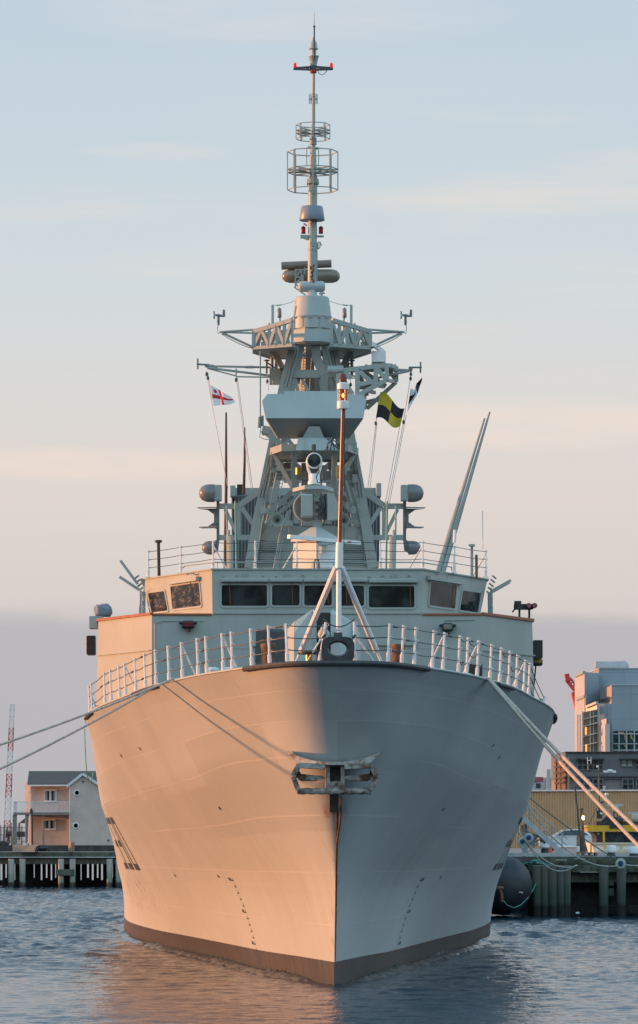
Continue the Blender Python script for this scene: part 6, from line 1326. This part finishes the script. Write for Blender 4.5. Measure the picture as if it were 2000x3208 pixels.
tag(b.build('pallet', paint('reddish_pallet', (.2, .13, .11), .8, .2, 4)), 'wooden pallet lying on the wharf below the lamp post', 'pallet')
# road cone-like red marker under the gangway
b = MB(); c = RP(1724, 2672, 116); b.lathe([(.2, 0), (.2, .04), (.15, .05), (.05, .62)], V(c.x, 116, zR), 14); tag(b.build('traffic_cone', paint('orange_red_cone', (.7, .09, .03), .5, .1, 3), None, smooth=True), 'orange-red cone on the wharf beneath the gangway', 'cone')
# car
Yc = 168.0; c0 = P(1785, 2668, Yc); car = thing('parked_car', 'white car parked on the wharf behind the gangway', 'car', V(c0.x, Yc, zR)); m_car = paint('white_car_paint', (.62, .63, .65), .25, .03, 3); gx_ = c0.x; zc0 = zR + .28
def sec(x, z, hw): return [V(gx_ + x, Yc - hw, zc0 + z), V(gx_ + x, Yc + hw, zc0 + z)]
L_ = 2.05; body = [(-L_, .2, .72), (-L_ + .0, .42, .76), (-L_ + .05, .58, .8), (-1.75, .64, .82), (-1.1, .70, .85), (1.35, .74, .85), (1.8, .72, .83), (L_ - .05, .62, .8), (L_, .25, .74), (L_ - .1, -.02, .8), (-L_ + .1, -.02, .8)]
b = MB(); b.prism([sec(*q)[0] for q in body], [sec(*q)[1] for q in body]); b.build('body', m_car, car)
cab = [(-1.2, .68, .80), (-.75, .96, .70), (-.4, 1.1, .63), (0, 1.17, .60), (.5, 1.18, .60), (.9, 1.12, .63), (1.3, .93, .72), (1.65, .72, .80)]; b = MB(); b.prism([sec(*q)[0] for q in cab], [sec(*q)[1] for q in cab]); b.build('cabin', m_car, car)
wn = [(-.95, .76, .815), (-.40, 1.1, .665), (.70, 1.12, .66), (1.25, .78, .815)]; b = MB(); 
for sgn in (0, 1):
    q = [sec(*w)[sgn] for w in wn]; b.poly(*(q if sgn == 0 else q[::-1]))
b.build('window', m_hglass, car)
b = MB(); b.poly(*[V(gx_ - 1.12, Yc - .7, zc0 + .76), V(gx_ - .5, Yc - .56, zc0 + 1.14), V(gx_ - .5, Yc + .56, zc0 + 1.14), V(gx_ - 1.12, Yc + .7, zc0 + .76)]); b.build('windscreen', m_hglass, car)
for x in (-1.25, 1.25):
    for y in (-.78, .78): b = MB(); b.lathe([(.0, -.09), (.3, -.09), (.31, 0), (.3, .09), (0, .09)], V(gx_ + x, Yc + y, zR + .31), 18, 'Y'); w_ = b.build('wheel', m_rubber, car); b = MB(); b.lathe([(.0, -.1), (.19, -.1)], V(gx_ + x, Yc + y, zR + .31), 14, 'Y'); b.build('rim', m_pale, w_)
for y in (-.6, .6): b = MB(); b.cbox(V(gx_ - L_ + .02, Yc + y, zc0 + .45), (.08, .3, .14), .02); b.build('headlight', m_white, car)
# boat with yellow wheelhouse top
YB2 = 150.0; BP = lambda px, py, y=YB2: P(px, py, y); bt = thing('pilot_boat', 'white and black workboat with yellow wheelhouse band moored behind the wharf', 'boat', BP(1960, 2700)); m_yel = paint('boat_yellow', (.62, .36, .02), .4, .08, 2)
BX = lambda px: BP(px, 0).x; BZ = lambda py: BP(0, py).z
b = MB(); q = [BP(1853, 2640), BP(2140, 2640), BP(2130, 2700), BP(1870, 2700)]; b.ext(q[::-1], (0, 4.6, 0)); b.build('hull', m_white, bt)
b = MB(); b.beam(BP(1853, 2642, 149.9), BP(2140, 2642, 149.9), .1, .1); b.beam(BP(1872, 2668, 149.9), BP(2140, 2664, 149.9), .3, .2); b.build('rubbing_strake', paint('cream_strake', (.6, .5, .36), .6, .1, 3), bt)
b = MB(); q = [BP(1869, 2640, 150.4), BP(2120, 2640, 150.4), BP(2120, 2606, 150.4), BP(1856, 2606, 150.4), BP(1866, 2615, 150.4), BP(1870, 2627, 150.4)]; b.ext(q, (0, 3.6, 0)); b.build('wheelhouse', m_black, bt)
b = MB()
for px0, px1 in ((1900, 1922), (1926, 1952), (1956, 1990), (1994, 2030)): b.poly(*[BP(px, py, 150.36) for px, py in ((px0, 2638), (px1, 2638), (px1, 2608), (px0, 2608))])
b.build('window', m_hglass, bt)
b = MB(); q = [BP(1819, 2592, 150), BP(1840, 2593, 150), BP(1843, 2604, 150), BP(2130, 2604, 150), BP(2130, 2585, 150), BP(1955, 2585, 150), BP(1955, 2594, 150), BP(1909, 2594, 150), BP(1909, 2586, 150), BP(1842, 2586, 150), BP(1838, 2590, 150)]; b.ext(q, (0, 4.2, 0)); b.build('wheelhouse_roof', m_yel, bt)
b = MB(); b.beam(BP(1892, 2606, 149.8), BP(1893, 2638, 149.8), .11); b.beam(BP(1852, 2645, 149.8), BP(1852, 2670, 149.8), .1); b.beam(BP(1895, 2645, 149.8), BP(1895, 2660, 149.8), .08); b.beam(BP(1947, 2645, 149.8), BP(1947, 2660, 149.8), .08); b.build('yellow_post', m_yel, bt)
b = MB(); b.bb(BX(1910), BX(1950), 149.9, 150, BZ(2595), BZ(2582)); q = [BP(1882, 2585, 151), BP(1952, 2585, 151), BP(1950, 2575, 151), BP(1935, 2560, 151), BP(1902, 2556, 151), BP(1884, 2572, 151)]; b.ext(q, (0, 2.5, 0)); b.bb(BX(1872), BX(2120), 150.6, 153.5, BZ(2586), BZ(2573)); b.box(BP(1878, 2552, 150.8), (.35, .4, .5)); b.build('upper_deck_housing', m_black, bt)
b = MB(); b.ball(BP(1944, 2566, 150.6), .22, 12, 8); b.build('searchlight', m_hglass, bt, smooth=True)
b = MB(); b.bar(BP(1879, 2556, 151), BP(1877, 2405, 151), .06, 8, .05); b.bar(BP(1846, 2582, 151), BP(1877, 2515, 151), .025, 5); b.ext([BP(1877, 2512, 150.9), BP(1902, 2509, 150.9), BP(1880, 2520, 150.9)], (0, .3, 0)); b.ext([BP(1877, 2428, 150.9), BP(1915, 2424, 150.9), BP(1880, 2434, 150.9)], (0, .3, 0)); b.ext([BP(1877, 2420, 150.9), BP(1848, 2412, 150.9), BP(1877, 2414, 150.9)], (0, .3, 0))
for px, py in ((1842, 2400), (1850, 2395), (1852, 2400)): pass
b.bar(BP(1843, 2412, 151), BP(1843, 2390, 151), .03, 5); b.build('mast', m_dark, bt)
b = MB(); b.beam(BP(1841, 2372, 151), BP(1841, 2392, 151), .04); b.beam(BP(1852, 2372, 151), BP(1852, 2392, 151), .04); b.beam(BP(1841, 2382, 151), BP(1852, 2382, 151), .04); b.beam(BP(1891, 2417, 151), BP(1930, 2417, 151), .1, .12); b.cbox(BP(1912, 2414, 151), (.3, .3, .14), .03); b.bar(BP(1873, 2404, 151), BP(1873, 2398, 151), .07); b.lathe([(.04, -.2), (.05, 0), (.1, .05), (.1, .1)], BP(1893, 2468, 151), 10); b.lathe([(.09, 0), (.1, .28), (.03, .33)], BP(1897, 2508, 150.9), 10); b.lathe([(.12, 0), (.12, .1)], BP(1901, 2490, 150.9), 10); b.build('mast_instrument', m_white, bt)
b = MB(); b.beam(BP(1901, 2523, 151), BP(1952, 2522, 151), .12, .12); b.cbox(BP(1929, 2534, 151), (.36, .36, .32), .05); b.beam(BP(1968, 2547, 151), BP(2040, 2546, 151), .12, .12); b.cbox(BP(1995, 2560, 151), (.5, .4, .4), .05); b.build('radar_scanner', m_pale, bt)
b = MB(); 
for px in (1924, 1935): b.beam(BP(px, 2540, 151), BP(px, 2560, 151), .05)
b.beam(BP(1922, 2546, 151), BP(1937, 2546, 151), .05); b.build('radar_stand', m_dark, bt)
b = MB(); b.cbox(BP(1875, 2612, 150.3), (.14, .06, .14), .01); b.build('green_sign', paint('green_sign', (.1, .4, .12), .5, .1, 3), bt)
b = MB(); b.box(BP(1884, 2548, 150.6), (.16, .02, .1), Matrix.Rotation(.6, 3, 'Y')); b.build('white_panel', m_white, bt)
flag('boat_flag', 'small red and white maple leaf flag flying on the yellow boat', 'flag', (1845, 2456), (1866, 2466), (1862, 2478), (1850, 2474), 150.8, 12, 8, lambda s, t: 1 if (s < .27 or s > .73 or (abs(s - .5) < .13 and abs(t - .5) < .3)) else 0, [m_fw, m_fr], .08, 1)
# shed
YS = 250.0; SP = lambda px, py, y=YS: P(px, py, y); m_tan = paint('tan_cladding', (.50, .375, .225), .6, .06, 1)
sd_ = thing('shed', 'long tan corrugated metal shed behind the wharf', 'shed', SP(1850, 2680)); b = MB(); x = SP(1600, 0).x; xe = SP(2250, 0).x; zt = SP(0, 2478).z; pts = []; pitch = 5.0 * S(YS); d = 0
while x < xe:
    for dx, dy in ((0, 0), (.30, 0), (.5, .13), (.8, .13)): pts.append(V(x + dx * pitch, YS + dy - .24 * (x + dx * pitch - SP(1800, 0).x), 0))
    x += pitch
pts.append(V(x, YS - .24 * (x - SP(1800, 0).x), 0))
for p, q in zip(pts, pts[1:]): b.poly(p + V(0, 0, 2.9), q + V(0, 0, 2.9), q + V(0, 0, zt), p + V(0, 0, zt))
b.build('wall', m_tan, sd_)
b = MB(); b.beam(pts[0] + V(0, 0, zt + .04), pts[-1] + V(0, 0, zt + .04), .3, .12); b.prism([pts[0] + V(0, .2, zt - .2), pts[-1] + V(0, .2, zt - .2), pts[-1] + V(0, 30, zt - .2), pts[0] + V(0, 30, zt - .2)], [pts[0] + V(0, .2, zt), pts[-1] + V(0, .2, zt), pts[-1] + V(0, 30, zt), pts[0] + V(0, 30, zt)]); b.build('roof_trim', m_conc, sd_)
# dark grey block of flats
YG = 345.0; QP = lambda px, py, y=YG: P(px, py, y); gb = thing('apartment_block', 'dark grey flat-roofed block with wide windows behind the shed', 'building', QP(1880, 2600))
m_dg = paint('dark_grey_cladding', (.13, .13, .14), .7, .08, .6); m_pg = paint('mauve_grey_render', (.22, .19, .18), .8, .06, .6)
b = MB(); b.bb(QP(1772, 0).x, QP(2150, 0).x, YG, YG + 22, QP(0, 2440).z, QP(0, 2357).z); b.build('upper_wall', m_dg, gb); b = MB(); b.bb(QP(1772, 0).x, QP(2150, 0).x, YG + .3, YG + 22, 2.9, QP(0, 2440).z); b.build('lower_wall', m_pg, gb)
b = MB(); b.bb(QP(1771, 0).x, QP(2150, 0).x, YG - .3, YG + 22.3, QP(0, 2357).z, QP(0, 2354.5).z); b.bb(QP(1771, 0).x, QP(2150, 0).x, YG - .25, YG, QP(0, 2434).z, QP(0, 2431).z); b.build('cornice', m_dark, gb)
b = MB(); b.poly(QP(1743, 2375, 352), QP(1772, 2358, YG + .1), QP(1772, 2600, YG + .1), QP(1743, 2600, 352)); b.build('side_wall', paint('brown_side_boards', (.13, .09, .07), .8, .2, 1), gb)
b = MB()
for py in (2385, 2400, 2418, 2436, 2450): b.beam(QP(1742, py + 3, 351.8), QP(1772, py, YG - .1), .35, .2)
b.beam(QP(1746, 2372, 351.5), QP(1746, 2476, 351.5), .3); b.beam(QP(1760, 2366, 348.3), QP(1760, 2476, 348.3), .25); b.build('balcony_frame', m_timber, gb)
b = MB(); b.bb(QP(1779, 0).x, QP(1784, 0).x, YG - .3, YG, 3, QP(0, 2372).z); b.build('drain_pipe', paint('copper_brown_pipe', (.35, .2, .12), .5, .1, 3), gb)  # pipe in one even copper-brown
def bwin(par, p, x0, x1, y0, y1, Y, fm, gm, nv=1, nh=0):
    a, c = P(x0, y0, Y), P(x1, y1, Y); b = MB(); w = .12 * Y / 345
    for i in range(nv + 2): x = a.x + (c.x - a.x) * i / (nv + 1); b.bb(x - w / 2, x + w / 2, Y - .1, Y + .02, c.z, a.z)
    for i in range(nh + 2): z = c.z + (a.z - c.z) * i / (nh + 1); b.bb(a.x - w / 2, c.x + w / 2, Y - .12, Y + .02, z - w / 2, z + w / 2)
    f = b.build('window', fm, par); b = MB(); b.bb(a.x, c.x, Y - .04, Y - .02, c.z, a.z); b.build('pane', gm, f); return f
for x0, x1, y0, y1, nv in ((1810, 1842, 2381, 2412, 1), (1844, 1890, 2381, 2412, 2), (1948, 1984, 2381, 2402, 1), (1992, 2040, 2381, 2412, 2), (1813, 1847, 2440, 2473, 1), (1858, 1889, 2440, 2473, 1), (1951, 1984, 2440, 2473, 1), (1994, 2030, 2440, 2473, 1)): bwin(gb, None, x0, x1, y0, y1, YG - .02, m_dg, m_hglass, nv, 1)
b = MB(); 
for x0 in (1950, 1968): b.poly(*[QP(px, py, YG - .1) for px, py in ((x0, 2400), (x0 + 13, 2400), (x0 + 13, 2382), (x0, 2382))])
b.build('pale_blind', paint('pale_blind', (.33, .36, .35), .8, .05, 2), gb)
b = MB()
for x0, x1 in ((1804, 1893), (1941, 2060)): b.bb(QP(x0, 0).x, QP(x1, 0).x, YG - .9, YG, QP(0, 2379).z, QP(0, 2374).z)
b.build('canopy', m_dark, gb)
# blue-grey office building
YO = 430.0; OP = lambda px, py, y=YO: P(px, py, y); ob = thing('office_building', 'tall stepped blue-grey office building with glazed stair behind the dark block', 'building', OP(1920, 2600, 440))
def panel(name, col, sx=3.0, sz=3.2):
    m, t, b = nt(name); n = N(t); geo = n('ShaderNodeTexCoord').outputs['Object']; sp = n('ShaderNodeSeparateXYZ', i_0=geo); g = None
    for ax_, st in ((0, sx), (2, sz)):
        f = n.math('ABSOLUTE', n.math('SUBTRACT', n.math('FRACT', n.math('DIVIDE', sp.outputs[ax_], st)), .5)); k = n.ss(f, .012, .02, 1, 0); g = k if g is None else n.math('MAXIMUM', g, k)
    v = n.noise(geo, .3, 3); c = n.mix(n.ss(v, .35, .65), [x * .95 for x in col], [x * 1.04 for x in col]); t.links.new(n.mix(g, c, [x * .82 for x in col]), b.inputs['Base Color']); b.inputs['Roughness'].default_value = .45; return m
m_of = panel('blue_grey_panels', (.25, .29, .33)); m_of2 = panel('pale_grey_panels', (.42, .43, .45)); m_teal = glass('teal_glass', (.02, .05, .05), .06, .0)
OX = lambda px, y=YO: OP(px, 0, y).x; OZ = lambda py, y=YO: OP(0, py, y).z
b = MB(); b.bb(OX(1877, 440), OX(2200, 440), 440, 470, 3, OZ(2094, 440)); b.build('rear_block', m_of, ob)
b = MB(); b.bb(OX(1917), OX(2200), YO, 439.9, 3, OZ(2147)); b.build('front_block', m_of, ob)
b = MB(); b.bb(OX(1877, 440) - .1, OX(2200), 439.8, 470, OZ(2094, 440), OZ(2092, 440)); b.bb(OX(1916), OX(2200), YO - .15, 439.9, OZ(2147), OZ(2145)); b.build('parapet', m_conc, ob)
def slab(nm, mat, a, c, pyt0, pyt1, pyb, t=.6):
    (p0, y0), (p1, y1) = a, c; A_ = [P(p0, pyb, y0), P(p1, pyb, y1), P(p1, pyt1, y1), P(p0, pyt0, y0)]; A_[0].z = A_[1].z = 3 if pyb > 2500 else A_[0].z
    b = MB(); b.ext(A_, (.3, t, 0)); return b.build(nm, mat, ob)
slab('left_wing', m_of2, (1805, 446), (1832, 432), 2119, 2105, 2600, 6); slab('left_wing', m_of, (1832, 432), (1877, 436), 2105, 2109, 2600, 4)  # left-facing slab takes paler panels, its sunlight put into the colour
slab('stair_flank', m_of2, (1872, 430.5), (1872.5, 430.4), 2203, 2203, 2600, .2); slab('stair_wall', m_of, (1872, 431), (1917, 430.2), 2204, 2204, 2600, 1)
b = MB(); b.poly(P(1880, 2204, 434), P(1917, 2204, YO - .05), P(1917, 2148, YO - .05), P(1880, 2160, 434)); b.build('pink_flank', paint('painted_sunlit_flank', (.34, .28, .26), .6, .05, 1), ob)  # low sun on the left-facing flank put into its pinkish colour
b = MB(); 
for i in range(7): x = 1883 + i * 4.4; b.poly(P(x, 2199, 433 - i * .45), P(x + 2.8, 2199, 433 - i * .45), P(x + 2.8, 2190 - i * 1.2, 432.6 - i * .45), P(x, 2191 - i * 1.2, 433 - i * .45))
b.build('louvre_window', m_dark, ob)
b = MB(); b.poly(P(1836, 2215, 431.2), P(1871, 2201, 429.5), P(1871, 2222, 429.5), P(1836, 2236, 431.2)); b.poly(P(1809, 2192, 444), P(1835, 2180, 431.2), P(1835, 2233, 431.2), P(1809, 2236, 444)); b.build('sloping_band', m_of2, ob)
b = MB(); b.poly(P(1825, 2600, 430.2), P(1872, 2600, 429.6), P(1872, 2222, 429.6), P(1825, 2232, 430.2)); st = b.build('stair_glazing', paint('olive_glass', (.12, .11, .09), .12, .2, .5), ob)
b = MB()
for py in (2250, 2272, 2304, 2333): b.beam(P(1826, py + 4, 430), P(1872, py - 8, 429.3), .14, .12)
for px in (1826, 1850, 1860, 1872): b.beam(P(px, 2600, 429.8), P(px, 2228, 429.8), .14, .12)
b.beam(P(1809, 2192, 443.8), P(1834, 2181, 431), .4, .3); b.beam(P(1838, 2215, 431), P(1871, 2201, 429.3), .4, .3); b.beam(P(1806, 2119, 445.8), P(1831, 2106, 431.8), .4, .3); b.build('mullion', m_mast, ob)
b = MB(); b.cbox(P(1836, 2290, 429.4), (.22, .15, 1.0), .05); b.cbox(P(1837, 2344, 429.4), (.22, .15, 1.0), .05); b.build('lit_lamp_strip', paint('lit_amber_strip', (.6, .3, .1), .3, .05, 2, emit=(1, .42, .1), es=.9), ob)
b = MB()
for px in (1811, 1816, 1821): b.beam(P(px, 2600, 430.5), P(px - 1.5, 2238, 430.5), .10, .1)
b.build('fin', m_of2, ob)
b = MB(); b.ext([P(1881, 2600, 428), P(1900, 2600, 428), P(1900, 2250, 428), P(1877, 2258, 430)], (0, 1, 0)); b.build('pale_bay', m_of2, ob)
b = MB(); b.beam(P(1905, 2600, 427.5), P(1903, 2268, 427.5), .6, .6); b.build('pale_pillar', paint('pinkish_pillar', (.5, .42, .40), .6, .05, 1), ob)
b = MB(); b.poly(*[OP(px, py, YO - .06) for px, py in ((1923, 2600), (2200, 2600), (2200, 2290), (1922, 2290))]); cw = b.build('curtain_wall', m_teal, ob)
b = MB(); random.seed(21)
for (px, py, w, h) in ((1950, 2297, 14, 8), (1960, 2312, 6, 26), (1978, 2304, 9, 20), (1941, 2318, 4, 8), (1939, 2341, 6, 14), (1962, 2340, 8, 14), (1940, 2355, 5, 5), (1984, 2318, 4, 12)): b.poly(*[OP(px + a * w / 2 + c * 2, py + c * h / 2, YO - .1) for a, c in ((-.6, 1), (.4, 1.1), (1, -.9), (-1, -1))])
b.build('painted_reflection', paint('painted_gold_reflection', (.5, .33, .13), .2, .3, .6), cw)  # gold reflections in the glass drawn as coloured patches
b = MB()
for py in (2299, 2330, 2350): b.beam(OP(1922, py, YO - .15), OP(2200, py, YO - .15), .2, .12)
for px in range(1940, 2200, 24): b.beam(OP(px, 2290, YO - .15), OP(px, 2600, YO - .15), .12, .1)
b.build('mullion', m_of2, cw)
b = MB(); b.cbox(P(1911, 2083, 450), (4.0, 3, .9), .1); b.cbox(P(1911, 2088, 450), (2.6, 2, .6), .1); b.build('roof_unit', m_of2, ob); b = MB(); b.ball(P(1953, 2088, 450), .8, 14, 10); b.build('roof_turbine', m_pale, ob, smooth=True)
# red crane jib behind it, far red roofed building
cr = thing('crane', 'red crane jib poking out from behind the blue-grey office building', 'crane', P(1800, 2600, 520)); m_cr = paint('crane_red', (.62, .05, .04), .5, .1, 2); yc = 520
b = MB()
for (a, c) in (((1772, 2130), (1810, 2178)), ((1787, 2124), (1814, 2160)), ((1772, 2132), (1790, 2130)), ((1780, 2142), (1792, 2140)), ((1788, 2152), (1799, 2148)), ((1775, 2134), (1792, 2142)), ((1782, 2146), (1800, 2152))): b.beam(P(*a, yc), P(*c, yc), .3); b.beam(P(a[0], a[1] + 1, yc + 1.5), P(c[0], c[1] + 1, yc + 1.5), .26)
b.beam(P(1779, 2131, yc + .7), P(1800, 2163, yc + .7), .3, .35); b.beam(P(1812, 2165, yc), P(1890, 2500, yc), 2.2); b.build('jib', m_cr, cr)
b = MB(); b.beam(P(1771, 2124, yc), P(1785, 2121, yc), 1.1); b.build('jib_head', m_cr, cr)
rb = thing('far_building', 'distant low red and white building between hull and dark block', 'building', P(1710, 2600, 420)); yr_ = 420; m_rr = paint('dull_red_wall', (.3, .07, .1), .7, .1, 1)
b = MB(); b.ext([P(1660, 2600, yr_), P(1746, 2600, yr_), P(1746, 2436, yr_), P(1660, 2436, yr_)], (0, 12, 0)); b.build('wall', m_of2, rb); b = MB(); b.ext([P(1660, 2452, yr_ - .1), P(1702, 2448, yr_ - .1), P(1702, 2434, yr_ - .1), P(1660, 2434, yr_ - .1)], (0, .1, 0)); b.ext([P(1722, 2462, yr_ - .1), P(1746, 2462, yr_ - .1), P(1746, 2452, yr_ - .1), P(1722, 2452, yr_ - .1)], (0, .1, 0)); b.build('red_band', m_rr, rb)
b = MB(); b.beam(P(1719, 2475, yr_ - .5), P(1719, 2410, yr_ - .5), .5); b.build('flue', m_pale, rb); b = MB(); 
for i in range(5): b.tube([P(1723 + i * 3.4, 2444, yr_ - .2), P(1725 + i * 3.4, 2439 - (i == 0) * 2, yr_ - .2), P(1726 + i * 3.4, 2444 + (i > 1) * 2, yr_ - .2)], .05, 4)
b.build('red_script_lettering', m_red, rb)
b = MB(); b.bb(P(1680, 0, yr_ - .2).x, P(1694, 0, yr_ - .2).x, yr_ - .2, yr_ - .1, P(0, 2468, yr_).z, P(0, 2454, yr_).z); b.build('window', m_hglass, rb)
